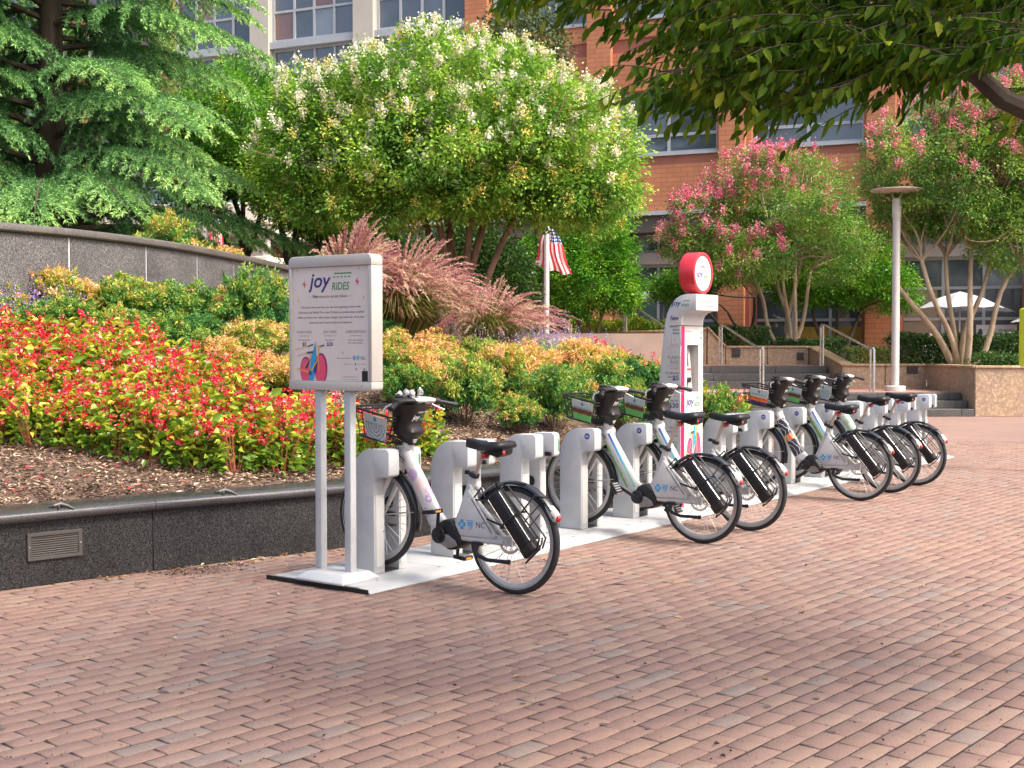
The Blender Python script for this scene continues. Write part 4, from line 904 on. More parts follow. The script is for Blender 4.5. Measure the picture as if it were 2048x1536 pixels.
def tilt(y0, y1, z0, z1, off): 
    xf = lambda z: -0.345 - (z-1.02)/0.36*0.03 + off
    m = MB(); m.add([(xf(z0), y0, z0), (xf(z0), y1, z0), (xf(z1), y1, z1), (xf(z1), y0, z1)], [(0, 1, 2, 3)]); return m
tilt(0.15, 0.255, 1.25, 1.37, 0.002).build('screen', GLA, ki, smooth=False); tilt(0.14, 0.30, 1.215, 1.23, 0.002).build('red_trim', REDP, ki, smooth=False)
m = MB(); m.box(-0.343, -0.325, 0.15, 0.165, 1.04, 1.15); m.box(-0.343, -0.325, 0.165, 0.235, 1.105, 1.15); m.box(-0.343, -0.325, 0.165, 0.22, 1.04, 1.055); m.build('card_reader', BLACK, ki, bevel=0.002, seg=1)
# round sign
m = MB(); cR = 0.185; m.ring((0, 0, 0), cR, [(0, -0.075), (0, 0.075), (-0.03, 0.075), (-0.03, -0.075)], 48)
rd = m.build('roundel', KRED, ki, mat=Matrix.Translation((-0.265, 0.20, 2.078)) @ Matrix.Rotation(rad(-90), 4, 'Z'), bevel=0.004)
MB().disc((0, 0), cR-0.028, -0.068, 0.068, 48).build('face', PWHITE, rd)
MB().disc((0, 0), cR-0.0285, 0.0, 0.001, 48).build('backing', KRED, rd)
# roundel local frame: +y local looks towards +x of the kiosk
FR = Matrix(((-1, 0, 0, 0), (0, 0, 1, 0), (0, 1, 0, 0), (0, 0, 0, 1)))
logo(rd, FR, (0.125, 0.0695, -0.035), 0.25, NAVY, GREEN, charlotte=INK)
for z in (0.105, -0.105): flat('bolt_mark', bolt_pts(0, z, 0.02, 0.045), REDP, rd, FR, (0, 0.0695, 0))
MB().box(-0.30, -0.23, 0.15, 0.25, 1.886, 1.905).build('roundel_foot', KRED, ki)
KY = -0.0012
def KL(txt, mat, x, z, h, w=None, align='r', **k): return lettering(txt, mat, ki, FACE_NY, (x, KY, z), h, w, align, **k)
logo(ki, FACE_NY, (-0.405, KY, 1.79), 0.19, NAVY, GREEN)
KL('New', NAVY, -0.325, 1.66, 0.042, 0.088, shear=0.35, bold=0.02); flat('rule', line_pts(-0.42, 1.643, -0.325, 1.643, 0.003), YELL, ki, FACE_NY, (0, KY, 0))
for t, z, w in (('electric-', 1.598, 0.094), ('assist', 1.568, 0.062), ('bikes', 1.538, 0.058)): KL(t, INK, -0.325, z, 0.021, w, bold=0.008)
for z in (1.49, 1.38): flat('bolt_mark', bolt_pts(-0.37, z, 0.010, 0.022), REDP, ki, FACE_NY, (0, KY, 0))
flat('skyline_mark', [(-0.44, 1.415), (-0.42, 1.416), (-0.418, 1.43), (-0.40, 1.43), (-0.398, 1.45), (-0.38, 1.415), (-0.365, 1.45), (-0.35, 1.44), (-0.33, 1.43), (-0.33, 1.4275), (-0.35, 1.4375), (-0.365, 1.447), (-0.38, 1.412), (-0.398, 1.447), (-0.40, 1.4275), (-0.418, 1.4275), (-0.42, 1.413), (-0.44, 1.412)], PINK, ki, FACE_NY, (0, KY, 0))
KL('FLASH', INKG, -0.325, 1.318, 0.029, 0.112, bold=0.012); KL('PASS', INKG, -0.325, 1.275, 0.029, 0.084, bold=0.012); KL('introductory price', INKG, -0.325, 1.255, 0.010, 0.12)
flat('rule', line_pts(-0.40, 1.235, -0.325, 1.235, 0.003), REDP, ki, FACE_NY, (0, KY, 0))
KL('30 minutes', INK, -0.325, 1.185, 0.021, 0.135, bold=0.006); KL('for', INK, -0.395, 1.15, 0.021, 0.035, bold=0.006); KL('$5', NAVY, -0.325, 1.130, 0.042, 0.062, bold=0.02)
KL('SPECIAL', INKG, -0.325, 1.035, 0.018, 0.085); KL('introductory price', INKG, -0.325, 1.012, 0.010, 0.12); flat('rule', line_pts(-0.40, 0.99, -0.325, 0.99, 0.003), REDP, ki, FACE_NY, (0, KY, 0))
KL('All day for', INK, -0.325, 0.94, 0.021, 0.125, bold=0.006); KL('$30', NAVY, -0.325, 0.885, 0.042, 0.10, bold=0.02)
KL('SUBSCRIPTION', INKG, -0.325, 0.79, 0.024, 0.19, bold=0.01)
for t, z, w in (('Visit our', 0.70, 0.10), ('website for', 0.665, 0.12), ('details.', 0.63, 0.075)): KL(t, INK, -0.325, z, 0.02, w)
logo(ki, FACE_NY, (-0.52, KY, 0.54), 0.19, NAVY, GREEN)
KX = -0.3038
def KF(txt, mat, y, z, h, w=None, align='c', x=KX, **k): return lettering(txt, mat, ki, FACE_PX, (x, y, z), h, w, align, **k)
KF('BIKE HAPPY', INKG, 0.20, 1.812, 0.030, 0.27, x=-0.1542, bold=0.006); KF('The electric-assist bikes', INK, 0.21, 1.782, 0.010, 0.22, x=-0.1542)
for t, z, v in (('FLASH PASS', 1.555, '$5'), ('JOY PASS', 1.505, '$30'), ('SUBSCRIPTION', 1.462, '')):
    KF(t, INKG, 0.09, z, 0.014, None, 'l'); KF(v or 'Visit', INK, 0.40, z-0.008, 0.018 if v else 0.01, None, 'r', bold=0.01)
KL2 = logo(ki, FACE_PX, (KX, 0.10, 0.905), 0.28, NAVY, GREEN)
KF('BIKE HAPPY', INKG, 0.25, 0.80, 0.026, 0.26, bold=0.006); flat('rule', line_pts(0.19, 0.845, 0.28, 0.845, 0.003), YELL, ki, FACE_PX, (KX, 0, 0))
bike_art(ki, FACE_PX, (KX, 0.075, 0.36), 0.33, 0.42)
# ------------------------------------------------------------------ e-bikes
RW = 0.325; REAR = (0.0, 0.0, 0.325); FRONT = (-1.085, 0.0, 0.388)
def tube_mat(name, kind):
    m, n, b = new_mat(name); v = coords(n)
    sx = node(n, 'ShaderNodeSeparateXYZ'); n.links.new(v, sx.inputs['Vector']); base = (0.50, 0.49, 0.48); out = None
    # distance across the tube, measured from its centre line in the side view
    def lin3(a, c, d):
        q = node(n, 'ShaderNodeVectorMath', operation='DOT_PRODUCT'); n.links.new(v, q.inputs[0]); q.inputs[1].default_value = (a, 0, c)
        w = node(n, 'ShaderNodeMath', operation='ADD'); n.links.new(q.outputs['Value'], w.inputs[0]); w.inputs[1].default_value = d; return w.outputs[0]
    dx, dz = 0.245, -0.40; L = math.hypot(dx, dz); ax, az = dx/L, dz/L
    across = lin3(-az, ax, -(-az*-0.72 + ax*0.60)); alongv = lin3(ax, az, -(ax*-0.845 + az*0.80))
    def gt(s, t): x = node(n, 'ShaderNodeMath', operation='GREATER_THAN'); n.links.new(s, x.inputs[0]); x.inputs[1].default_value = t; return x.outputs[0]
    def mul(a, c): x = node(n, 'ShaderNodeMath', operation='MULTIPLY'); n.links.new(a, x.inputs[0]); n.links.new(c, x.inputs[1]); return x.outputs[0]
    if kind == 'floral':
        w = node(n, 'ShaderNodeTexVoronoi'); w.inputs['Scale'].default_value = 13; n.links.new(v, w.inputs['Vector'])
        cr = ramp(n, [(0.0, (0.62, 0.22, 0.22)), (0.25, (0.26, 0.07, 0.36)), (0.5, (0.66, 0.38, 0.34)), (0.7, (0.10, 0.28, 0.09)), (0.85, (0.40, 0.10, 0.32))], 'CONSTANT'); n.links.new(w.outputs['Color'], cr.inputs['Fac'])
        rg = node(n, 'ShaderNodeMath', operation='MULTIPLY'); n.links.new(w.outputs['Distance'], rg.inputs[0]); rg.inputs[1].default_value = 95
        si = node(n, 'ShaderNodeMath', operation='SINE'); n.links.new(rg.outputs[0], si.inputs[0])
        f = mul(gt(si.outputs[0], -0.1), mul(gt(alongv, 0.10), gt(lin3(-ax, -az, ax*-0.845+az*0.80+0.44), 0.0)))
        ds = node(n, 'ShaderNodeMath', operation='LESS_THAN'); n.links.new(w.outputs['Distance'], ds.inputs[0]); ds.inputs[1].default_value = 0.50
        out = mixc(n, base, cr.outputs['Color'], mul(f, ds.outputs[0]))
    elif kind in ('grass', 'grass2'):
        nz = noise(n, v, 42, 3, 0.7); ad = node(n, 'ShaderNodeMath', operation='MULTIPLY_ADD'); n.links.new(nz.outputs['Fac'], ad.inputs[0]); ad.inputs[1].default_value = -0.05; n.links.new(across, ad.inputs[2])
        lt = node(n, 'ShaderNodeMath', operation='LESS_THAN'); n.links.new(ad.outputs[0], lt.inputs[0]); lt.inputs[1].default_value = -0.048 if kind == 'grass' else -0.035
        f = mul(lt.outputs[0], mul(gt(alongv, 0.07), gt(lin3(-ax, -az, ax*-0.845+az*0.80+0.47), 0.0)))
        gr = ramp(n, [(0.3, (0.06, 0.26, 0.07)), (0.7, (0.20, 0.50, 0.14))]); n.links.new(nz.outputs['Fac'], gr.inputs['Fac'])
        out = mixc(n, base, gr.outputs['Color'], f)
        zr = ramp(n, [(0.0, (0.03, 0.05, 0.28)), (0.5, (0.04, 0.30, 0.50)), (0.8, (0.20, 0.45, 0.30))]); mpx = node(n, 'ShaderNodeMapRange'); mpx.inputs['From Min'].default_value = 0.05; mpx.inputs['From Max'].default_value = 0.45; n.links.new(alongv, mpx.inputs['Value']); n.links.new(mpx.outputs['Result'], zr.inputs['Fac'])
        s1 = mul(gt(across, 0.018), gt(alongv, 0.03)); out = mixc(n, out, zr.outputs['Color'], s1)
        out = mixc(n, out, base, gt(across, 0.034))
    elif kind == 'dark':
        w = node(n, 'ShaderNodeTexWave', wave_type='BANDS', bands_direction='DIAGONAL'); w.inputs['Scale'].default_value = 9; w.inputs['Distortion'].default_value = 9; n.links.new(v, w.inputs['Vector'])
        f = mul(gt(alongv, 0.07), gt(lin3(-ax, -az, ax*-0.845+az*0.80+0.46), 0.0)); out = mixc(n, base, (0.018, 0.018, 0.032), f)
        wl = node(n, 'ShaderNodeMath', operation='GREATER_THAN'); n.links.new(w.outputs['Fac'], wl.inputs[0]); wl.inputs[1].default_value = 0.965
        out = mixc(n, out, (0.7, 0.7, 0.7), mul(f, wl.outputs[0]))
        rg = mul(gt(alongv, 0.235), gt(lin3(-ax, -az, ax*-0.845+az*0.80+0.30), 0.0)); cr = ramp(n, [(0, (0.75, 0.10, 0.02)), (0.4, (0.80, 0.42, 0.05)), (0.55, (0.65, 0.62, 0.2)), (0.75, (0.75, 0.14, 0.03)), (0.9, (0.05, 0.35, 0.45))], 'CONSTANT'); n.links.new(w.outputs['Fac'], cr.inputs['Fac']); out = mixc(n, out, cr.outputs['Color'], rg)
    elif kind == 'pale':
        nz = noise(n, v, 16, 3, 0.7); cr = ramp(n, [(0.40, base), (0.52, (0.50, 0.62, 0.52)), (0.60, (0.25, 0.48, 0.28)), (0.66, (0.62, 0.25, 0.28)), (0.72, base)]); n.links.new(nz.outputs['Fac'], cr.inputs['Fac']); out = mixc(n, base, cr.outputs['Color'], gt(alongv, 0.08))
    n.links.new(out, b.inputs['Base Color']); b.inputs['Roughness'].default_value = 0.35; b.inputs['Coat Weight'].default_value = 0.2
    return m
TM = {k: tube_mat('downtube_'+k, k) for k in ('floral', 'grass', 'grass2', 'dark', 'pale')}
def placard_mat(name, kind):
    m, n, b = new_mat(name); v = coords(n); sx = node(n, 'ShaderNodeSeparateXYZ'); n.links.new(v, sx.inputs['Vector'])
    nz = noise(n, v, 70, 3, 0.7); w = node(n, 'ShaderNodeTexWave', wave_type='RINGS', rings_direction='SPHERICAL'); w.inputs['Scale'].default_value = 14; w.inputs['Distortion'].default_value = 4; n.links.new(v, w.inputs['Vector'])
    ad = node(n, 'ShaderNodeMath', operation='MULTIPLY_ADD'); n.links.new(nz.outputs['Fac'], ad.inputs[0]); ad.inputs[1].default_value = 0.05; n.links.new(sx.outputs['Z'], ad.inputs[2])
    if kind == 'grass':
        r = ramp(n, [(0.0, (0.12, 0.40, 0.10)), (0.33, (0.14, 0.42, 0.12)), (0.335, (0.13, 0.035, 0.022)), (0.56, (0.16, 0.04, 0.025)), (0.565, (0.48, 0.49, 0.49))])
    elif kind == 'orange':
        r = ramp(n, [(0.0, (0.05, 0.03, 0.08)), (0.2, (0.70, 0.16, 0.03)), (0.34, (0.55, 0.04, 0.06)), (0.44, (0.75, 0.45, 0.06)), (0.47, (0.48, 0.49, 0.49))], 'CONSTANT')
    else:
        r = ramp(n, [(0.0, (0.48, 0.49, 0.49)), (1.0, (0.48, 0.49, 0.49))])
    mr = node(n, 'ShaderNodeMapRange'); mr.inputs['From Min'].default_value = -0.055; mr.inputs['From Max'].default_value = 0.115; n.links.new(ad.outputs[0], mr.inputs['Value']); n.links.new(mr.outputs['Result'], r.inputs['Fac'])
    out = r.outputs['Color']
    if kind == 'swirl':
        lt = node(n, 'ShaderNodeMath', operation='LESS_THAN'); n.links.new(sx.outputs['Z'], lt.inputs[0]); lt.inputs[1].default_value = 0.012
        gt_ = node(n, 'ShaderNodeMath', operation='GREATER_THAN'); n.links.new(w.outputs['Fac'], gt_.inputs[0]); gt_.inputs[1].default_value = 0.55
        mu = node(n, 'ShaderNodeMath', operation='MULTIPLY'); n.links.new(lt.outputs[0], mu.inputs[0]); n.links.new(gt_.outputs[0], mu.inputs[1])
        cr = ramp(n, [(0.35, (0.10, 0.40, 0.25)), (0.5, (0.20, 0.16, 0.40)), (0.65, (0.25, 0.45, 0.12))]); n.links.new(nz.outputs['Fac'], cr.inputs['Fac']); out = mixc(n, out, cr.outputs['Color'], mu.outputs[0])
    n.links.new(out, b.inputs['Base Color']); b.inputs['Roughness'].default_value = 0.4; return m
PM = {k: placard_mat('placard_'+k, k) for k in ('grass', 'orange', 'swirl')}
WRAP, n_, b_ = new_mat('bar_cover_print')
v_ = coords(n_); wv = node(n_, 'ShaderNodeTexVoronoi'); wv.inputs['Scale'].default_value = 26; n_.links.new(v_, wv.inputs['Vector'])
cr_ = ramp(n_, [(0.0, (0.55, 0.54, 0.53)), (0.62, (0.55, 0.54, 0.53)), (0.63, (0.05, 0.05, 0.055)), (0.82, (0.62, 0.05, 0.08)), (0.88, (0.7, 0.69, 0.69)), (0.95, (0.30, 0.26, 0.26))], 'CONSTANT'); n_.links.new(wv.outputs['Color'], cr_.inputs['Fac']); n_.links.new(cr_.outputs['Color'], b_.inputs['Base Color']); b_.inputs['Roughness'].default_value = 0.3

TY = [(0.021*math.cos(2*math.pi*k/10), 0.0215*math.sin(2*math.pi*k/10)) for k in range(10)]
RP = [(0.009, -0.013), (0.009, 0.013), (-0.012, 0.011), (-0.020, 0.004), (-0.020, -0.004), (-0.012, -0.011)]
BM = {}
BM['tyre'] = MB().ring((0, 0, 0), RW-0.021, TY, 56).mesh('tyre', RUBBER, ang=60)
m = MB(); 
for sgn in (-1, 1): m.ring((0, 0, 0), RW-0.034, [(0.0015, sgn*0.0190), (-0.0015, sgn*0.0182), (-0.0015, sgn*0.0176), (0.0015, sgn*0.0184)], 56)
BM['stripe'] = m.mesh('reflective_stripe', STRIPE)
BM['rim'] = MB().ring((0, 0, 0), RW-0.047, RP, 56).mesh('wheel', RIM, ang=50)
def spokes():
    m = MB(); N = 28
    for k in range(N):
        a = 2*math.pi*k/N; sg_ = 1 if k % 2 else -1; off = (1 if (k//2) % 2 else -1)*0.95
        p0 = (0.024*math.cos(a+off), sg_*0.028, 0.024*math.sin(a+off)); p1 = ((RW-0.062)*math.cos(a), sg_*0.004, (RW-0.062)*math.sin(a)); m.tube([p0, p1], 0.0016, 4, cap=False)
    return m.mesh('spokes', STEEL)
BM['spokes'] = spokes()
m = MB(); m.cyl((0, -0.045, 0), (0, 0.045, 0), 0.017, 14); m.cyl((0, -0.032, 0), (0, -0.026, 0), 0.028, 16); m.cyl((0, 0.026, 0), (0, 0.032, 0), 0.028, 16); m.cyl((0, -0.075, 0), (0, 0.075, 0), 0.006, 8); BM['hub'] = m.mesh('hub', STEEL)
FP = [(0.0, -0.030), (0.012, -0.026), (0.020, -0.012), (0.022, 0.0), (0.020, 0.012), (0.012, 0.026), (0.0, 0.030), (0.008, 0.024), (0.0165, 0.011), (0.0185, 0.0), (0.0165, -0.011), (0.008, -0.024)]
BM['fend_r'] = MB().ring((0, 0, 0), RW+0.008, FP, 28, rad(27), rad(142)).mesh('rear_fender', GLOSSB)
BM['fend_f'] = MB().ring((0, 0, 0), RW+0.008, FP, 28, rad(-12), rad(112)).mesh('front_fender', GLOSSB)
# frame tubes
m = MB(); m.tube([(-0.79, 0, 0.905), (-0.905, 0, 0.705)], 0.034, 16); m.tube([(-0.815, 0, 0.865), (-0.83, 0, 0.84)], [0.038, 0.038], 16); BM['head'] = m.mesh('head_tube', WHITE)
m = MB(); m.tube([(-0.862, 0, 0.845), (-0.835, 0, 0.79), (-0.72, 0, 0.60), (-0.60, 0, 0.405), (-0.545, 0, 0.355)], [0.040, 0.048, 0.055, 0.060, 0.055], 18, flat=0.72)
BM['_down'] = m
m = MB(); m.tube([(-0.60, 0, 0.375), (-0.52, 0, 0.352), (-0.455, 0, 0.358), (-0.41, 0, 0.395), (-0.385, 0, 0.46), (-0.335, 0, 0.60), (-0.300, 0, 0.690)], [0.045, 0.046, 0.042, 0.036, 0.030, 0.027, 0.026], 16); BM['seat_tube'] = m.mesh('seat_tube', WHITE)
for sg_ in (-1, 1):
    m = MB(); m.tube([(-0.322, sg_*0.02, 0.635), (-0.27, sg_*0.048, 0.575), (-0.02, sg_*0.062, 0.345)], [0.015, 0.015, 0.013], 10); BM['stay%d' % sg_] = m.mesh('seat_stay', WHITE)
    m = MB(); m.tube([(-0.43, sg_*0.04, 0.315), (-0.25, sg_*0.05, 0.312), (-0.03, sg_*0.062, 0.312)], [0.020, 0.019, 0.017], 10); m.box(-0.075, 0.03, sg_*0.062-0.006, sg_*0.062+0.006, 0.295, 0.355); BM['chain%d' % sg_] = m.mesh('chain_stay', WHITE)
m = MB(); m.prism([(-0.302, 0.615), (-0.288, 0.612), (-0.085, 0.350), (-0.092, 0.334), (-0.352, 0.330), (-0.392, 0.395), (-0.385, 0.42)], -0.075, -0.058); BM['panel'] = m.mesh('chain_guard', WHITE, bevel=0.004)
m = MB(); m.prism([(-0.302, 0.615), (-0.288, 0.612), (-0.085, 0.350), (-0.092, 0.334), (-0.352, 0.330), (-0.392, 0.395), (-0.385, 0.42)], 0.058, 0.075); BM['panel2'] = m.mesh('chain_guard', WHITE, bevel=0.004)
BM['vent'] = MB().prism([(-0.268, 0.560), (-0.262, 0.560), (-0.108, 0.362), (-0.114, 0.362)], -0.0764, -0.0752).mesh('panel_gap', BLACK)
# motor
m = MB(); m.prism([(-0.555, 0.33), (-0.52, 0.398), (-0.478, 0.418), (-0.432, 0.412), (-0.375, 0.355), (-0.350, 0.318), (-0.352, 0.268), (-0.40, 0.236), (-0.45, 0.230), (-0.515, 0.262), (-0.555, 0.295)], -0.070, 0.070); BM['motor'] = m.mesh('motor', BLACK, bevel=0.014, seg=3)
m = MB(); m.disc((-0.515, 0.318), 0.052, -0.092, -0.068, 26); BM['mcap'] = m.mesh('motor_cap', BLACK, bevel=0.008, seg=2)
m = MB(); m.prism([(-0.50, 0.335), (-0.44, 0.325), (-0.39, 0.295), (-0.372, 0.262), (-0.42, 0.246), (-0.47, 0.248), (-0.53, 0.275)], -0.082, -0.066); BM['mcov'] = m.mesh('motor_cover', GREYM, bevel=0.008, seg=2)
# rear brake disc, chain line, kickstand
m = MB(); m.ring((0, 0, 0), 0.072, [(0.008, -0.001), (0.008, 0.001), (-0.010, 0.001), (-0.010, -0.001)], 36)
for k in range(8): a = 2*math.pi*k/8; m.tube([(0.018*math.cos(a), 0, 0.018*math.sin(a)), (0.064*math.cos(a+0.35), 0, 0.064*math.sin(a+0.35))], 0.003, 5)
BM['disc'] = m.mesh('brake_disc', STEEL)
m = MB(); m.box(-0.045, 0.0, -0.062, -0.035, 0.385, 0.43); m.tube([(-0.02, -0.05, 0.42), (-0.06, -0.055, 0.47), (-0.10, -0.06, 0.50)], 0.004, 6); BM['caliper'] = m.mesh('brake_caliper', STEEL, bevel=0.004)
m = MB(); m.box(-0.255, -0.195, -0.085, -0.045, 0.280, 0.302); m.tube([(-0.225, -0.075, 0.285), (-0.232, -0.085, 0.245)], [0.016, 0.018], 10); m.tube([(-0.235, -0.088, 0.250), (-0.20, -0.093, 0.225), (-0.13, -0.096, 0.205), (0.03, -0.098, 0.208)], [0.014, 0.013, 0.012, 0.013], 10); m.tube([(0.03, -0.098, 0.222), (0.03, -0.098, 0.195)], 0.012, 8); BM['kick'] = m.mesh('kickstand', BLACK)
m = MB()
for z in (0.268, 0.325): m.tube([(-0.42, 0.045, z+(0.0)), (-0.02, 0.052, 0.325+(z-0.30)*0.9)], 0.005, 5)
BM['chain'] = m.mesh('chain', GREYM)
# battery pack on the near side of the rear wheel, with wire cage
bdx, bdz = 0.278, -0.335; bl = math.hypot(bdx, bdz); ux, uz = bdx/bl, bdz/bl; wx, wz = -uz, ux        # along, across (in side view)
def bpos(t, c, y): return (-0.058+ux*t+wx*c, y, 0.612+uz*t+wz*c)
def bat_ring(t, k=1.0):
    pr = [(-0.050, -0.145), (-0.036, -0.158), (0.030, -0.160), (0.050, -0.148), (0.056, -0.118), (0.050, -0.088), (0.036, -0.076), (-0.036, -0.076), (-0.052, -0.090)]
    return [bpos(t, c*k, -0.117+(y+0.117)*k) for c, y in pr]
BM['batt'] = MB().loft([bat_ring(0.0, 0.8), bat_ring(0.012), bat_ring(0.375)]).mesh('battery', BLACK, bevel=0.004, seg=2, ang=30)
BM['batcap'] = MB().loft([bat_ring(0.376, 1.02), bat_ring(0.425, 1.02), bat_ring(0.437, 0.85)]).mesh('battery_cap', BROWNB, bevel=0.003)
m = MB(); m.loft([bat_ring(0.03, 1.003)[2:4]+bat_ring(0.03, 1.02)[3:1:-1], bat_ring(0.36, 1.003)[2:4]+bat_ring(0.36, 1.02)[3:1:-1]]); BM['batline'] = m.mesh('highlight_rail', GLOSSB)
for k_, (c_2, y_2) in enumerate(((-0.037, -0.1595), (0.0505, -0.1485))):
    BM['rail%d' % k_] = MB().tube([bpos(0.02, c_2, y_2), bpos(0.37, c_2, y_2)], 0.0022, 6).mesh('battery_highlight', STEEL)  # thin bright strips imitate the highlights along the battery edges
def cage():
    m = MB(); r = 0.0058
    hoop = lambda t, g=0.012: [bpos(t, -0.062-g, -0.075), bpos(t, -0.055-g, -0.150-g), bpos(t, -0.030, -0.168-g), bpos(t, 0.035, -0.170-g), bpos(t, 0.062+g, -0.152), bpos(t, 0.075+g, -0.110), bpos(t, 0.070+g, -0.06)]
    m.tube(hoop(0.20), r, 6); m.tube([bpos(0.43, -0.07, -0.08), bpos(0.455, -0.055, -0.15), bpos(0.46, 0.0, -0.172), bpos(0.455, 0.06, -0.165), bpos(0.43, 0.10, -0.14), bpos(0.40, 0.115, -0.12)], r, 6)
    for c, y in ((0.095, -0.155), (0.10, -0.095)):
        m.tube([(-0.075, -0.05, 0.660), bpos(-0.02, 0.05, y*0.8), bpos(0.02, c*0.9, y), bpos(0.30, c+0.012, y), bpos(0.405, c+0.018, y), bpos(0.44, c*0.6, y)], r, 6)
    m.tube([bpos(0.20, 0.09, -0.12), bpos(0.16, 0.19, -0.06), (0.235, 0.0, 0.590), (0.20, 0.05, 0.60)], r, 6)
    m.tube([(-0.26, -0.055, 0.565), (-0.17, -0.10, 0.635), bpos(-0.01, -0.06, -0.14), bpos(-0.015, 0.04, -0.15), (-0.04, -0.06, 0.668)], r, 6)
    m.tube([(-0.27, -0.058, 0.555), (-0.16, -0.075, 0.555), bpos(0.05, -0.06, -0.13)], r*0.9, 6)
    m.tube([(-0.155, -0.062, 0.445), bpos(0.20, -0.075, -0.1)], r*1.2, 6)
    m.tube([(-0.11, -0.035, 0.655), (0.02, -0.062, 0.672), (0.10, -0.02, 0.665)], r*1.3, 6)
    m.tube([(0.0, -0.065, 0.33), (0.235, -0.045, 0.575)], 0.004, 5); m.tube([(0.0, 0.065, 0.33), (0.235, 0.045, 0.575)], 0.004, 5)
    return m.mesh('battery_cage', BLACK)
BM['cage'] = cage()
# tail light housing on the fender end
m = MB(); rg_ = []
for t, wy, hz in ((0.0, 0.022, 0.018), (0.03, 0.028, 0.026), (0.07, 0.030, 0.032), (0.105, 0.027, 0.030), (0.115, 0.022, 0.024)):
    c0_ = (0.240+t*0.62, 0.0, 0.555-t*0.78); ux_, uz_ = 0.78, 0.62
    rg_.append([(c0_[0]+ux_*hz*math.cos(a), wy*math.sin(a), c0_[2]+uz_*hz*math.cos(a)) for a in [2*math.pi*k/14 for k in range(14)]])
m.loft(rg_); BM['tail'] = m.mesh('tail_light_housing', CREAM, ang=60)
m = MB(); m.sphere((0.318, -0.004, 0.478), (0.016, 0.020, 0.022), 12, 8); BM['taill'] = m.mesh('tail_light_lens', REDL)
# saddle
def saddle():
    m = MB(); rg = []
    for x, w, zt, zb in ((-0.150, 0.018, 0.020, -0.002), (-0.143, 0.026, 0.034, -0.014), (-0.11, 0.030, 0.031, -0.022), (-0.06, 0.036, 0.020, -0.030), (-0.01, 0.056, 0.012, -0.034), (0.05, 0.088, 0.012, -0.034), (0.10, 0.104, 0.018, -0.030), (0.14, 0.100, 0.020, -0.024), (0.160, 0.080, 0.014, -0.016), (0.168, 0.05, 0.004, -0.008)):
        rg.append([(x, w*1.0, zb), (x, w*1.02, (zb+zt)/2), (x, w*0.86, zt*0.9+0.0), (x, w*0.45, zt+0.004), (x, 0, zt), (x, -w*0.45, zt+0.004), (x, -w*0.86, zt*0.9), (x, -w*1.02, (zb+zt)/2), (x, -w, zb), (x, 0, zb-0.004)])
    m.loft(rg); return m.mesh('saddle', BLACK, ang=80)
BM['saddle'] = saddle()
m = MB(); m.prism([(0.02, -0.035), (0.155, -0.018), (0.150, -0.055), (0.11, -0.075), (0.06, -0.062), (0.0, -0.045)], -0.055, 0.055); BM['underseat'] = m.mesh('saddle_base', BLACK, bevel=0.012, seg=2)
m = MB(); m.sphere((0.144, -0.036, -0.044), (0.012, 0.018, 0.015), 12, 8); BM['sadlens'] = m.mesh('saddle_light', REDL)
m = MB(); m.tube([(0, 0, 0), (0.068, 0, 0.16)], 0.0145, 14); BM['_post'] = m.mesh('seat_post', BRONZE)
m = MB(); m.tube([(-0.303, 0, 0.683), (-0.294, 0, 0.706)], 0.031, 16); m.tube([(-0.32, -0.03, 0.71), (-0.30, -0.045, 0.70), (-0.255, -0.04, 0.69)], 0.008, 8); m.box(-0.345, -0.315, -0.04, -0.02, 0.70, 0.725); BM['clamp'] = m.mesh('seat_clamp', BLACK, bevel=0.003)
m = MB(); m.disc((0, 0), 0.021, 0, 0.03, 18); BM['plamp'] = m.mesh('post_light', REDL)
# cockpit shell
def shell():
    m = MB(); rg = []
    for z, xf, xb, w in ((0.855, -0.835, -0.775, 0.030), (0.885, -0.855, -0.770, 0.040), (0.905, -0.880, -0.760, 0.052), (0.925, -0.900, -0.738, 0.070), (0.938, -0.910, -0.733, 0.078), (0.955, -0.916, -0.742, 0.076), (0.985, -0.918, -0.752, 0.078), (1.02, -0.915, -0.745, 0.082), (1.06, -0.912, -0.728, 0.090), (1.095, -0.908, -0.708, 0.102), (1.112, -0.90, -0.698, 0.108)):
        xc, hx = (xf+xb)/2, (xb-xf)/2; ring_ = []
        for k in range(20):
            a = 2*math.pi*k/20; cx_ = abs(math.cos(a))**0.55*math.copysign(1, math.cos(a)); sy_ = abs(math.sin(a))**0.55*math.copysign(1, math.sin(a))
            ring_.append((xc+hx*cx_, w*sy_, z))
        rg.append(ring_)
    m.loft(rg); return m.mesh('cockpit_shell', BROWNB, ang=50)
BM['shell'] = shell()
COVER = [(-0.185, -0.755, 1.128, 0.020, 0.017), (-0.15, -0.775, 1.133, 0.032, 0.020), (-0.10, -0.795, 1.136, 0.062, 0.025), (-0.05, -0.80, 1.134, 0.090, 0.027), (0.0, -0.80, 1.134, 0.098, 0.028), (0.05, -0.80, 1.134, 0.088, 0.027), (0.10, -0.795, 1.136, 0.060, 0.025), (0.15, -0.775, 1.133, 0.032, 0.020), (0.185, -0.755, 1.128, 0.020, 0.017)]
def barcover(rows):
    m = MB(); m.loft([[(x+hx*math.cos(2*math.pi*k/16), y, z+hz*math.sin(2*math.pi*k/16)) for k in range(16)] for y, x, z, hx, hz in rows]); return m
BM['cover'] = barcover(COVER[3:]).mesh('bar_cover', WRAP, ang=60)
BM['cowl'] = barcover(COVER[:4]).mesh('bar_cowl', BLACK, ang=60)
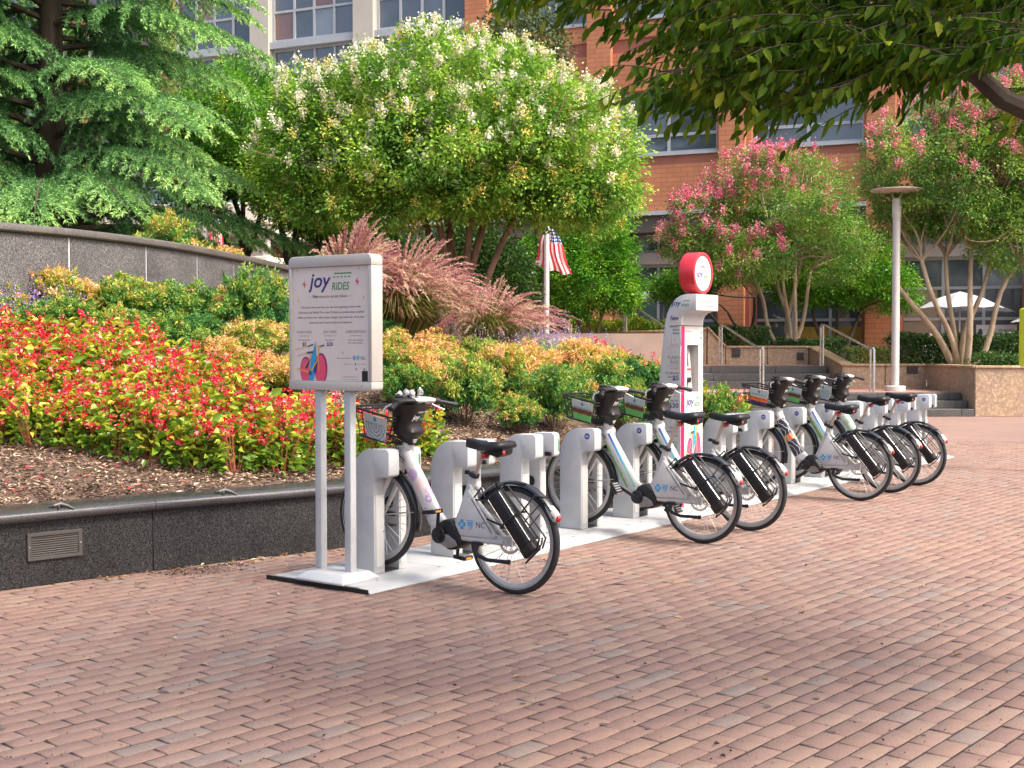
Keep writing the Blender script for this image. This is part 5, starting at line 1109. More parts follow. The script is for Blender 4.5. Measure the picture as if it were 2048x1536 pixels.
for sg_ in (-1, 1):
    m = MB(); m.tube([(-0.757, sg_*0.18, 1.128), (-0.745, sg_*0.205, 1.124)], [0.024, 0.022], 12); BM['collar%d' % sg_] = m.mesh('bar_collar', BLACK)
m = MB(); m.box(-0.84, -0.77, -0.115, -0.05, 1.155, 1.170); BM['disp'] = m.mesh('display', GLOSSB, bevel=0.004)
for sg_ in (-1, 1):
    m = MB(); m.tube([(-0.747, sg_*0.20, 1.124), (-0.72, sg_*0.255, 1.112), (-0.690, sg_*0.315, 1.098), (-0.688, sg_*0.320, 1.097)], [0.0165, 0.0155, 0.0175, 0.012], 12); BM['grip%d' % sg_] = m.mesh('grip', BLACK)
    m = MB(); m.tube([(-0.79, sg_*0.19, 1.118), (-0.815, sg_*0.215, 1.105), (-0.80, sg_*0.26, 1.085), (-0.775, sg_*0.30, 1.065)], [0.008, 0.007, 0.006, 0.005], 6); BM['lever%d' % sg_] = m.mesh('brake_lever', STEEL)
# basket
TB = rad(11.5)
def bk(x, y, z):   # tilted basket frame: origin at the rear upper rim
    return (-0.86+x*math.cos(TB)+z*math.sin(TB), y, 1.035-x*math.sin(TB)+z*math.cos(TB))
def basket():
    m = MB(); r = 0.0065; T = [(0.03, -0.155), (-0.30, -0.165), (-0.30, 0.165), (0.03, 0.155)]; Bt = [(-0.02, -0.105), (-0.25, -0.12), (-0.25, 0.12), (-0.02, 0.105)]; h = -0.175
    def loop(P, z, rr):
        q = []
        for i in range(4):
            a, b, c = P[i-1], P[i], P[(i+1) % 4]
            for t in (0.88, 1.0): q.append((a[0]+(b[0]-a[0])*t if t < 1 else b[0]+(c[0]-b[0])*0.06, a[1]+(b[1]-a[1])*t if t < 1 else b[1]+(c[1]-b[1])*0.06))
        q.append(q[0]); m.tube([bk(x, y, z) for x, y in q], rr, 7)
    loop(T, 0.0, 0.007); loop(T, -0.022, 0.005); loop(Bt, h, 0.007); loop([((a[0]+b[0])/2, (a[1]+b[1])/2) for a, b in zip(T, Bt)], h*0.5, 0.0035)
    for i in range(4):
        a, b = np.array(T[i]), np.array(T[(i+1) % 4]); c, d = np.array(Bt[i]), np.array(Bt[(i+1) % 4]); n = 6
        for k in range(n):
            p = a+(b-a)*(k+0.5)/n; q = c+(d-c)*(k+0.5)/n; m.tube([bk(*p, 0), bk(*q, h)], 0.0028, 5)
    for k in range(6):
        y = -0.09+0.036*k; m.tube([bk(-0.02, y, h), bk(-0.25, y, h)], 0.003, 5)
    m.tube([bk(0.0, -0.05, h), (-0.85, -0.03, 0.87)], 0.008, 6); m.tube([bk(0.0, 0.05, h), (-0.85, 0.03, 0.87)], 0.008, 6)
    return m.mesh('basket', BLACK)
BM['basket'] = basket()
# placard on the near side of the basket (own local frame so that the print sits on it)
m = MB(); m.add([(-0.102, 0, 0.080), (0.102, 0, 0.080), (0.078, 0, -0.078), (-0.078, 0, -0.078), (-0.102, 0.004, 0.080), (0.102, 0.004, 0.080), (0.078, 0.004, -0.078), (-0.078, 0.004, -0.078)], [(0, 3, 2, 1), (4, 5, 6, 7), (0, 1, 5, 4), (1, 2, 6, 5), (2, 3, 7, 6), (3, 0, 4, 7)])
BM['_plac'] = m
# fork and cables
for sg_ in (-1, 1):
    m = MB(); m.tube([(-0.903, sg_*0.035, 0.715), (-0.93, sg_*0.055, 0.665), (-1.0, sg_*0.056, 0.535), (-1.085, sg_*0.056, 0.385)], [0.018, 0.019, 0.017, 0.012], 10); BM['fork%d' % sg_] = m.mesh('fork_blade', WHITE)
m = MB(); m.tube([(-0.87, 0, 0.765), (-0.905, 0, 0.70)], 0.040, 14); m.box(-0.94, -0.87, -0.06, 0.06, 0.695, 0.725); BM['crown'] = m.mesh('fork_crown', WHITE, bevel=0.01)
m = MB()
for k, (a, b, c) in enumerate((((-0.84, -0.05, 0.93), (-0.90, -0.06, 0.80), (-0.82, -0.045, 0.755)), ((-0.86, -0.04, 0.93), (-0.93, -0.075, 0.78), (-0.825, -0.048, 0.745)), ((-0.85, -0.06, 0.95), (-0.89, -0.09, 0.82), (-0.815, -0.05, 0.76)), ((-0.88, -0.03, 0.92), (-0.96, -0.06, 0.74), (-0.95, -0.06, 0.62)))):
    P = [Vector(a).lerp(Vector(b), t).lerp(Vector(b).lerp(Vector(c), t), t) for t in (0, 0.25, 0.5, 0.75, 1)]; m.tube(P, 0.0028, 5)
m.tube([(-0.85, 0.06, 0.93), (-0.99, 0.11, 0.86), (-1.09, 0.1, 0.90), (-1.11, 0.04, 0.97)], 0.003, 5); BM['cables'] = m.mesh('brake_cables', BLACK)
def crank_mesh():
    m = MB(); m.tube([(0, 0, 0), (0, -0.006, 0.165)], [0.015, 0.0115], 10, flat=0.62); m.disc((0, 0), 0.024, -0.012, 0.012, 16); return m.mesh('crank_arm', BLACK)
BM['crank'] = crank_mesh()
m = MB(); m.prism(rounded(-0.047, 0.047, -0.0125, 0.0125, 0.006), -0.105, -0.015); BM['pedal'] = m.mesh('pedal', BLACK, bevel=0.003, seg=1)
m = MB(); m.box(-0.0478, -0.0472, -0.085, -0.035, -0.006, 0.006); m.box(0.0472, 0.0478, -0.085, -0.035, -0.006, 0.006); BM['pref'] = m.mesh('reflector', ORANGE)
m = MB()
for x in (-0.03, -0.010, 0.010, 0.03): m.box(x-0.004, x+0.004, -0.095, -0.025, 0.0126, 0.0145)
BM['ptread'] = m.mesh('pedal_tread', STEEL)

def ebike(slot, label, tube_kind, plac_kind, crank_deg, seat_up=0.0, steer=0.0, crumpled=False):
    e = empty('electric_bike', st(S0+SP*slot, 0.68, 0.0), RZ); tag(e, label, 'bicycle', 'docked electric hire bikes')
    for c, fk in ((REAR, 'fend_r'), (FRONT, 'fend_f')):
        w = obj('wheel', BM['rim'], e, mat=Matrix.Translation(c) @ Matrix.Rotation(RNG.uniform(0, 6.2), 4, 'Y'))
        obj('tyre', BM['tyre'], w); obj('reflective_stripe', BM['stripe'], w); obj('spokes', BM['spokes'], w); obj('hub', BM['hub'], w)
        MB().cyl((0.278, 0.0, 0), (0.232, 0, 0), 0.0028, 6).build('valve', BLACK, w)
        f = obj('fender', BM[fk], e, mat=Matrix.Translation(c))
    m = MB()
    for sg2 in (-1, 1): m.tube([(-1.085, sg2*0.06, 0.388), (-0.755, sg2*0.03, 0.435)], 0.0028, 5)
    m.build('fender_stay', STEEL, e)
    obj('head_tube', BM['head'], e); obj('seat_tube', BM['seat_tube'], e)
    for sg2 in (-1, 1):
        obj('seat_stay', BM['stay%d' % sg2], e); obj('chain_stay', BM['chain%d' % sg2], e); obj('fork_blade', BM['fork%d' % sg2], e); obj('grip', BM['grip%d' % sg2], e); obj('brake_lever', BM['lever%d' % sg2], e)
    k = '_d'+tube_kind
    if k not in BM: BM[k] = BM['_down'].mesh('down_tube', TM[tube_kind], ang=60)
    obj('down_tube', BM[k], e); obj('fork_crown', BM['crown'], e)
    g = obj('chain_guard', BM['panel'], e); obj('chain_guard', BM['panel2'], e); obj('panel_gap', BM['vent'], g)
    care_marks(g, FACE_NY, (-0.366, -0.0762, 0.400), 0.060); lettering('NC', INK, g, FACE_NY, (-0.196, -0.0764, 0.388), 0.036, 0.064)
    for x, z in ((-0.335, 0.345), (-0.115, 0.348), (-0.290, 0.575)): MB().disc((x, z), 0.005, -0.078, -0.0752, 10).build('screw', STEEL, g)
    mo = obj('motor', BM['motor'], e); obj('motor_cap', BM['mcap'], mo); obj('motor_cover', BM['mcov'], mo); lettering('BOSCH', PWHITE, mo, FACE_NY, (-0.515, -0.0926, 0.312), 0.011, 0.055)
    obj('brake_disc', BM['disc'], e, mat=Matrix.Translation((0, -0.048, 0.325))); obj('brake_caliper', BM['caliper'], e); obj('kickstand', BM['kick'], e); obj('chain', BM['chain'], e)
    b = obj('battery', BM['batt'], e); obj('battery_cap', BM['batcap'], b); obj('battery_highlight', BM['rail0'], b); obj('battery_highlight', BM['rail1'], b); obj('battery_cage', BM['cage'], e)
    t = obj('tail_light', BM['tail'], e); obj('lens', BM['taill'], t)
    up = seat_up; sx0 = (-0.294, 0.70); topx, topz = sx0[0]+0.058+up*0.40, sx0[1]+0.135+up*0.92
    MB().tube([(sx0[0]-0.005, 0, sx0[1]-0.02), (topx, 0, topz)], 0.0145, 14).build('seat_post', BRONZE, e)
    sdl = obj('saddle', BM['saddle'], e, mat=Matrix.Translation((topx+0.035, 0, topz+0.050)) @ Matrix.Rotation(rad(-2), 4, 'Y')); obj('saddle_base', BM['underseat'], sdl); obj('saddle_light', BM['sadlens'], sdl)
    MB().tube([(topx-0.03, 0.018, topz+0.012), (topx+0.09, 0.02, topz+0.012)], 0.004, 6).tube([(topx-0.03, -0.018, topz+0.012), (topx+0.09, -0.02, topz+0.012)], 0.004, 6).build('saddle_rail', STEEL, sdl, mat=Matrix.Translation((-(topx+0.035), 0, -(topz+0.050))))
    obj('seat_clamp', BM['clamp'], e)
    obj('post_light', BM['plamp'], e, mat=Matrix.Translation((topx+0.012, -0.004, topz-0.02)) @ Matrix.Rotation(rad(-100), 4, 'Z') @ Matrix.Rotation(rad(8), 4, 'X'))
    sh = obj('cockpit_shell', BM['shell'], e)
    # wordmark on the rider side of the shell, leaning with it
    rot = Matrix.Rotation(rad(23), 4, 'Y')
    logo(sh, FACE_PX, (-0.7405, -0.062, 1.018), 0.128, PWHITE, LGREEN, rot=rot, charlotte=PWHITE)
    cv = obj('bar_cover', BM['cover'], e); cw = obj('bar_cowl', BM['cowl'], e); obj('display', BM['disp'], cw); obj('bar_collar', BM['collar-1'], e); obj('bar_collar', BM['collar1'], e)
    bs = obj('basket', BM['basket'], e)
    kp_ = '_p'+plac_kind
    if kp_ not in BM: BM[kp_] = BM['_plac'].mesh('placard', PM[plac_kind])
    pmx = Matrix.Translation((-0.972, -0.148, 0.965)) @ Matrix.Rotation(TB, 4, 'Y') @ Matrix.Rotation(rad(15), 4, 'X')
    pl = obj('placard', BM[kp_], bs, mat=pmx)
    flat('leaf_mark', ell(0, 0.056, 0.012, 0.015, 16), TEAL, pl, FACE_NY, (0, -0.0012, 0)); lettering('Atrium', TEAL, pl, FACE_NY, (-0.082, -0.0012, 0.016), 0.019, 0.076, 'l', bold=0.02); lettering('Health', TEAL, pl, FACE_NY, (-0.001, -0.0012, 0.016), 0.019, 0.080, 'l')
    obj('brake_cables', BM['cables'], e)
    for a, sg2 in ((crank_deg, -1), (crank_deg+180, 1)):
        M = Matrix.Translation((-0.505, sg2*0.105, 0.312)) @ Matrix.Rotation(rad(a), 4, 'Y')
        if sg2 > 0: M = M @ Matrix.Rotation(rad(180), 4, 'Z')
        ck = obj('crank_arm', BM['crank'], e, mat=M)
        tip = Matrix.Translation((-0.505, sg2*0.108, 0.312)) @ Matrix.Rotation(rad(a), 4, 'Y') @ Matrix.Translation((0, 0, 0.163))
        pm_ = Matrix.Translation(tip.to_translation()) @ Matrix.Rotation(rad(180 if sg2 > 0 else 0), 4, 'Z') @ Matrix.Rotation(rad(-6 if abs(crank_deg) < 30 else 55), 4, 'Y')
        pd = obj('pedal', BM['pedal'], e, mat=pm_); obj('reflector', BM['pref'], pd); obj('pedal_tread', BM['ptread'], pd)
    if crumpled:
        FOIL = pbr('crumpled_wrap', (0.55, 0.54, 0.56), 0.25, metal=0.3, var=0.6, vscale=60); m = MB()
        for k in range(9):
            c = (-0.80+RNG.uniform(-0.05, 0.05), RNG.uniform(-0.09, 0.09), 1.175+RNG.uniform(0, 0.012)); r = [0.022*RNG.uniform(0.6, 1.2) for _ in range(3)]
            m.sphere(c, r, 7, 4)
        m.v = [(x+RNG.normal(0, 0.004), y+RNG.normal(0, 0.004), z+RNG.normal(0, 0.004)) for x, y, z in m.v]; m.build('crumpled_wrap', FOIL, e, smooth=False)
    return e
ebike(0, 'nearest white electric bike with purple and pink floral down tube', 'floral', 'swirl', 5, 0.0, crumpled=True)
ebike(3, 'white electric bike in dock 06 with green grass print and blue stripe', 'grass', 'grass', -62, 0.075)
ebike(4, 'white electric bike partly hidden behind the dock 06 bike, beside the kiosk', 'grass', 'grass', 200, 0.02)
ebike(7, 'white electric bike with dark patterned tube, first of the far three', 'dark', 'orange', 78, 0.0)
ebike(8, 'white electric bike in the middle of the far three', 'grass2', 'grass', 30, 0.055)
ebike(9, 'furthest white electric bike at the right end of the bikes', 'pale', 'swirl', 120, 0.06)

# lime box on a post at the right edge
lb = empty('lime_cabinet', (6.12, 14.9, 0.0)); tag(lb, 'lime yellow cabinet on a post cut off by the right picture edge', 'cabinet')
MB().prism(rounded(-0.21, 0.21, 1.22, 1.90, 0.035), -0.10, 0.10).build('box', LIME, lb, bevel=0.012)
MB().box(-0.14, 0.14, -0.112, -0.101, 1.30, 1.84).build('door', LIME, lb, bevel=0.005); MB().cyl((0, 0.0, 0), (0, 0.0, 1.23), 0.045, 14).build('post', GREYM, lb); MB().box(-0.12, 0.12, -0.10, 0.10, 0.0, 0.015).build('foot_plate', GREYM, lb)
# ------------------------------------------------------------------ trees
def limb(m, p0, p1, r0, r1, bend=0.1, n=6, seg=7):
    p0, p1 = np.array(p0, float), np.array(p1, float); L = np.linalg.norm(p1-p0); o1 = RNG.normal(0, bend*L, 3); o2 = RNG.normal(0, bend*L*0.6, 3); P = []; R = []
    for k in range(seg+1):
        t = k/seg; P.append(p0+(p1-p0)*t + o1*math.sin(math.pi*t)*0.6 + o2*math.sin(2*math.pi*t)*0.5); R.append(r0+(r1-r0)*t**0.85)
    m.tube(P, R, n, cap=False); return P
def lobe_points(lobes, n, shell=0.55):
    w = np.array([l[6] if len(l) > 6 else l[3]*l[4]*l[5] for l in lobes]); w = w/w.sum(); k = RNG.choice(len(lobes), n, p=w); A = np.array([l[:6] for l in lobes])[k]
    d = rdir(n); r = shell + (1-shell)*RNG.random(n)**0.7; r = np.where(RNG.random(n) < 0.25, RNG.random(n)**0.5, r)
    return A[:, :3] + d*A[:, 3:6]*r[:, None], d
def crown_leaves(nm, lobes, n_clump, per, csize, L, w, mi=0, up=0.7, six=False, shell=0.55, flat=0.7, noise_cut=None):
    C, D = lobe_points(lobes, n_clump, shell)
    if noise_cut is not None:
        f = np.sin(C[:, 0]*2.3+1)*np.sin(C[:, 2]*2.9+2)*np.sin(C[:, 1]*2.1); k = f > noise_cut; C, D = C[k], D[k]
    n = len(C)*per; c = np.repeat(C, per, 0) + RNG.normal(0, 1, (n, 3))*np.array([csize, csize, csize*flat])
    rel = c - np.repeat(C, per, 0); out = unit(np.repeat(D, per, 0)*0.5 + unit(rel)*0.9 + rdir(n)*0.6); d = unit(out + np.array([0, 0, -0.2])); nrm = unit(rdir(n, up) + np.repeat(rdir(len(C), 0.6), per, 0)*0.9)
    Ls = L*RNG.uniform(0.65, 1.25, n); ws = w*RNG.uniform(0.7, 1.2, n)
    if six: nm.add(leaf_six(c, d, nrm, Ls, ws), LEAF6_F, mi)
    else: nm.add(leaf_quads(c, d, nrm, Ls, ws), LEAF_F, mi)
    return C, D
def blossoms(nm, centers, per, size, L, mi=0, elong=1.5):
    n = len(centers)*per; c = np.repeat(centers, per, 0) + RNG.normal(0, 1, (n, 3))*np.array([size, size, size*elong]); nm.add(leaf_quads(c, rdir(n, 0.3), rdir(n, 0.3), L*RNG.uniform(0.6, 1.3, n), L*RNG.uniform(0.7, 1.2, n), 0.3), LEAF_F, mi)
M_MYRT = leaf_mat('myrtle_leaf', [(0.0, (0.016, 0.048, 0.010)), (0.35, (0.048, 0.110, 0.016)), (0.65, (0.130, 0.21, 0.028)), (1.0, (0.28, 0.33, 0.06))], 0.3, 0.38, clump=1.1, gain=2.3)
M_MYRT2 = leaf_mat('pink_myrtle_leaf', [(0.0, (0.02, 0.055, 0.016)), (0.4, (0.055, 0.125, 0.025)), (0.7, (0.14, 0.21, 0.04)), (1.0, (0.28, 0.24, 0.06))], 0.3, 0.4, clump=1.2, gain=2.1)
M_BRIGHT = leaf_mat('bright_leaf', [(0.0, (0.012, 0.055, 0.010)), (0.4, (0.04, 0.14, 0.012)), (0.75, (0.14, 0.28, 0.022)), (1.0, (0.30, 0.38, 0.05))], 0.28, 0.32, clump=1.6, gain=1.55)
M_HEDGE0 = leaf_mat('evergreen_leaf', [(0.0, (0.010, 0.030, 0.010)), (0.5, (0.028, 0.070, 0.016)), (1.0, (0.08, 0.14, 0.03))], 0.2, 0.35, rndamt=0.6, clump=2.0, gain=1.2)
M_DARKL = leaf_mat('magnolia_leaf', [(0.0, (0.015, 0.03, 0.015)), (0.5, (0.04, 0.07, 0.025)), (1.0, (0.17, 0.12, 0.05))], 0.1, 0.3)
M_WHITEF = leaf_mat('white_blossom', [(0.0, (0.66, 0.58, 0.42)), (0.4, (0.80, 0.75, 0.60)), (1.0, (0.88, 0.85, 0.75))], 0.25, 0.7, rndamt=0.9, tboost=1.0, gain=1.0)
M_SEED = leaf_mat('seed_head', [(0.0, (0.25, 0.20, 0.04)), (0.5, (0.40, 0.32, 0.08)), (1.0, (0.52, 0.36, 0.12))], 0.2, 0.7, rndamt=0.9)
M_PINKF = leaf_mat('pink_blossom', [(0.0, (0.55, 0.06, 0.17)), (0.5, (0.76, 0.20, 0.34)), (1.0, (0.82, 0.42, 0.50))], 0.35, 0.7, rndamt=0.9, tboost=1.0, gain=1.0)
B_MYRT = bark_mat('myrtle_bark', (0.10, 0.05, 0.03), (0.26, 0.15, 0.09)); B_PALE = bark_mat('pale_bark', (0.20, 0.13, 0.07), (0.48, 0.38, 0.26), 5); B_DARK = bark_mat('dark_bark', (0.03, 0.022, 0.016), (0.10, 0.07, 0.045))
def broad_tree(name, label, base, stems, lobes, bark, leafmat, n_clump, per, csize, L, w, r0=0.09, group=None, twigs=26, flowers=None, six=False, shell=0.55, noise_cut=None, limb_bend=0.07):
    """stems: first-fork points; flowers: list of (mat, n, per, size, L, zbias)"""
    base = np.array(base, float); e = empty(name, base); tag(e, label, 'tree', group); m = MB()
    lobes_l = [(l[0]-base[0], l[1]-base[1], l[2]-base[2], *l[3:]) for l in lobes]; tips = []
    for s in stems:
        s = np.array(s, float)-base; st0 = np.array([RNG.normal(0, 0.06)+0.16*(s[0])/max(0.3, abs(s[0])+0.6), RNG.normal(0, 0.10), -0.12])
        P = limb(m, st0, s, r0*RNG.uniform(0.8, 1.15), r0*0.55, limb_bend, 8); tips.append((P[-1], r0*0.55))
    C, D = lobe_points(lobes_l, twigs, 0.45)
    for c in C:
        k = int(np.argmin([np.linalg.norm(t[0]-c) for t in tips])) if RNG.random() < 0.8 else RNG.integers(len(tips)); P = limb(m, tips[k][0], c, tips[k][1]*0.75, 0.010, 0.10, 6)
        for q in range(3):
            a = P[RNG.integers(3, len(P))]; b = a + unit(RNG.normal(0, 1, 3)+(c-tips[k][0])*0.5+np.array([0, 0, 0.6]))*RNG.uniform(0.3, 0.8); limb(m, a, b, 0.012, 0.004, 0.12, 5, 4)
    m.build('trunk', bark, e, ang=80)
    nm = NM(); C, D = crown_leaves(nm, lobes_l, n_clump, per, csize, L, w, six=six, shell=shell, noise_cut=noise_cut); tag(nm.build('crown', leafmat, e), kind='stuff')
    for fl in flowers or []:
        nmf = NM(); zz = C[:, 2]; out = D[:, 2]*0.6 + D[:, 1]*-0.5; lo, hi = np.percentile(zz, [3, 97]); sc = (zz-lo)/(hi-lo)*fl[5] + out*0.5 + RNG.normal(0, fl[6] if len(fl) > 6 else 0.22, len(C))
        if len(fl) > 7: sc += fl[7](C+base)
        ix = np.argsort(-sc)[:fl[1]]; blossoms(nmf, C[ix]+D[ix]*csize*1.3+np.array([0, 0, csize*0.5]), fl[2], fl[3], fl[4]); tag(nmf.build('blossom', fl[0], e), kind='stuff')
    return e
# large white crape myrtle
lobes = [(-1.01, 21, 5.45, 1.95, 1.9, 1.0), (-3.05, 21, 4.75, 1.1, 1.4, 1.15), (0.62, 21, 4.7, 1.45, 1.7, 1.15), (-1.01, 20.7, 4.45, 2.2, 2.0, 0.95), (1.30, 21, 3.95, 0.85, 1.1, 0.75), (-2.16, 21.2, 5.2, 1.3, 1.5, 1.0), (-2.65, 20.8, 3.95, 1.05, 1.3, 0.55), (0.2, 20.8, 3.95, 1.3, 1.3, 0.6), (-2.2, 20.2, 3.75, 1.2, 1.0, 0.55), (0.95, 20.6, 3.85, 1.0, 1.0, 0.45), (-1.0, 19.9, 3.9, 1.0, 0.8, 0.45), (-3.2, 21.2, 5.25, 0.85, 1.0, 0.8), (-3.0, 20.6, 3.9, 0.9, 0.9, 0.6)]
broad_tree('crape_myrtle', 'large round crape myrtle covered in white blossom behind the fountain grass', (-1.0, 21, 1.6), [(-1.55, 21, 3.75), (-1.25, 20.7, 3.9), (-0.95, 21.2, 3.9), (-0.65, 20.8, 3.85), (-0.35, 21.1, 3.8), (-1.1, 21.4, 4.0), (0.15, 20.9, 3.7)], lobes, B_MYRT, M_MYRT, 2250, 70, 0.118, 0.076, 0.042, 0.085, 'crape myrtles', 44,
           [(M_WHITEF, 640, 50, 0.033, 0.040, 0.85, 0.32), (M_SEED, 420, 44, 0.042, 0.032, -0.55, 0.35)])
lobes = [(-5.25, 25, 5.6, 1.25, 1.2, 1.35), (-4.2, 25, 4.9, 1.1, 1.2, 1.0), (-6.2, 25.4, 5.0, 0.9, 1.0, 1.0)]
broad_tree('crape_myrtle', 'slender multi-stemmed crape myrtle with pale new flowers between cedar and white myrtle', (-5.2, 25, 2.2), [(-5.7, 25, 4.1), (-5.25, 25.2, 4.2), (-4.8, 24.8, 4.1), (-5.45, 25.3, 4.3)], lobes, B_DARK, M_BRIGHT, 800, 62, 0.12, 0.075, 0.04, 0.085, 'crape myrtles', 20, [(M_SEED, 120, 26, 0.06, 0.028, -0.5)])
lobes = [(-4.1, 24.2, 4.6, 1.0, 1.1, 0.9), (-3.5, 24.2, 4.0, 0.9, 1.0, 0.6)]
broad_tree('crape_myrtle', 'dark stemmed crape myrtle standing just behind the information sign', (-3.95, 24, 2.0), [(-4.3, 24, 3.7), (-3.95, 24.2, 3.9), (-3.65, 24, 3.8), (-3.3, 24.1, 3.7)], lobes, B_DARK, M_MYRT, 420, 60, 0.12, 0.074, 0.04, 0.10, 'crape myrtles', 14, [(M_WHITEF, 30, 34, 0.05, 0.03, 0.8), (M_SEED, 60, 24, 0.06, 0.026, -0.4)])
for bx0, lb_, lb2 in ((-2.6, [(-2.6, 24.5, 2.7, 1.3, 0.9, 1.1), (-1.5, 24.6, 2.5, 1.0, 0.8, 0.9)], 'dark evergreen shrub mass behind the trunks of the white myrtle'), (-0.4, [(-0.35, 25, 2.5, 0.75, 0.9, 1.1), (-0.9, 25, 3.0, 0.7, 0.8, 1.0)], 'dark evergreen shrub between the white myrtle and the flag')):
    broad_tree('evergreen_shrub', lb2, (bx0, 24.8, 1.6), [(bx0-0.3, 24.8, 2.3), (bx0+0.3, 24.8, 2.3)], lb_, B_DARK, M_HEDGE0, 520, 46, 0.11, 0.085, 0.042, 0.05, None, 8)
# bright green small trees by the building
lobes = [(1.78, 31.2, 3.05, 1.35, 1.1, 0.95), (0.95, 31.2, 3.5, 0.8, 0.9, 0.75), (2.1, 31.2, 3.95, 1.0, 0.9, 0.75), (2.6, 31.1, 2.8, 0.6, 0.8, 0.6)]
broad_tree('round_tree', 'dense bright green tree behind the striped flag', (1.9, 31.6, 1.4), [(1.5, 31.5, 2.4), (1.9, 31.6, 2.5), (2.3, 31.5, 2.45)], lobes, B_MYRT, M_BRIGHT, 720, 48, 0.10, 0.085, 0.042, 0.07, 'small green trees by the building', 14)
lobes = [(8.94, 34.2, 3.45, 1.75, 1.0, 1.05), (10.1, 34, 2.8, 0.65, 0.7, 0.62), (7.7, 34.2, 3.0, 1.1, 0.9, 0.6), (8.4, 34.2, 4.3, 1.0, 0.9, 0.8)]
broad_tree('round_tree', 'dense bright green tree behind the tall lamp post', (8.6, 34.2, 0.9), [(8.0, 34.2, 2.5), (8.7, 34.2, 2.6), (9.3, 34.2, 2.4)], lobes, B_DARK, M_BRIGHT, 720, 48, 0.10, 0.085, 0.042, 0.07, 'small green trees by the building', 14)
lobes = [(4.45, 34.0, 2.95, 0.85, 0.7, 0.45), (5.4, 34.2, 3.4, 0.8, 0.7, 0.5)]
broad_tree('round_tree', 'low leaning green tree behind the kiosk roundel', (6.3, 34.0, 1.36), [(5.7, 34.0, 2.3), (5.0, 34.0, 2.6), (6.4, 34, 2.7)], lobes, B_DARK, M_BRIGHT, 264, 48, 0.10, 0.085, 0.042, 0.06, 'small green trees by the building', 8)
lobes = [(0.3, 30, 8.5, 1.0, 1.0, 0.9), (0.9, 30.3, 7.4, 0.7, 0.8, 0.6)]
broad_tree('magnolia', 'dark leaved magnolia rising behind the white crape myrtle', (0.6, 30.5, 1.66), [(0.5, 30.4, 6.5), (0.8, 30.4, 6.2)], lobes, B_DARK, M_DARKL, 240, 26, 0.14, 0.12, 0.05, 0.10, None, 10)
# pink crape myrtles
lobes = [(5.02, 31.8, 4.45, 1.3, 1.2, 0.9), (6.5, 31.8, 5.1, 1.9, 1.5, 1.2), (7.6, 31.8, 4.0, 1.4, 1.3, 1.1), (4.3, 31.6, 3.95, 0.85, 0.8, 0.45), (6.1, 31.4, 3.6, 1.4, 1.2, 0.7), (5.0, 31.4, 3.35, 0.8, 0.8, 0.5)]
broad_tree('crape_myrtle', 'multi-stemmed pink crape myrtle above the straight sandstone wall', (6.85, 31.8, 1.4), [(5.9, 31.7, 3.2), (6.45, 31.9, 3.4), (6.95, 31.6, 3.5), (7.4, 31.9, 3.3), (6.65, 31.6, 3.0), (7.15, 31.8, 3.7)], lobes, B_PALE, M_MYRT2, 1150, 52, 0.115, 0.075, 0.040, 0.07, 'crape myrtles', 44,
           [(M_PINKF, 230, 66, 0.050, 0.045, 0.5, 0.2, lambda P: -(P[:, 0]-6.2)*0.22)], noise_cut=-0.22)
lobes = [(9.54, 28.4, 5.3, 1.85, 1.6, 1.5), (10.75, 28.2, 6.2, 1.4, 1.4, 1.3), (8.75, 28.9, 4.4, 0.9, 0.6, 0.7), (10.9, 28.2, 3.9, 1.0, 1.1, 0.9), (12.2, 28.2, 5.2, 1.4, 1.4, 1.4)]
broad_tree('crape_myrtle', 'tall spreading pink crape myrtle with pale bent stems at the right picture edge', (9.95, 28.4, 0.98), [(9.0, 28.3, 3.3), (9.6, 28.5, 3.4), (10.1, 28.3, 3.6), (10.6, 28.5, 3.5), (11.1, 28.3, 3.2), (8.4, 28.4, 2.9)], lobes, B_PALE, M_MYRT2, 1800, 58, 0.115, 0.075, 0.040, 0.08, 'crape myrtles', 60,
           [(M_PINKF, 300, 62, 0.045, 0.045, 0.9, 0.3)], noise_cut=-0.30)
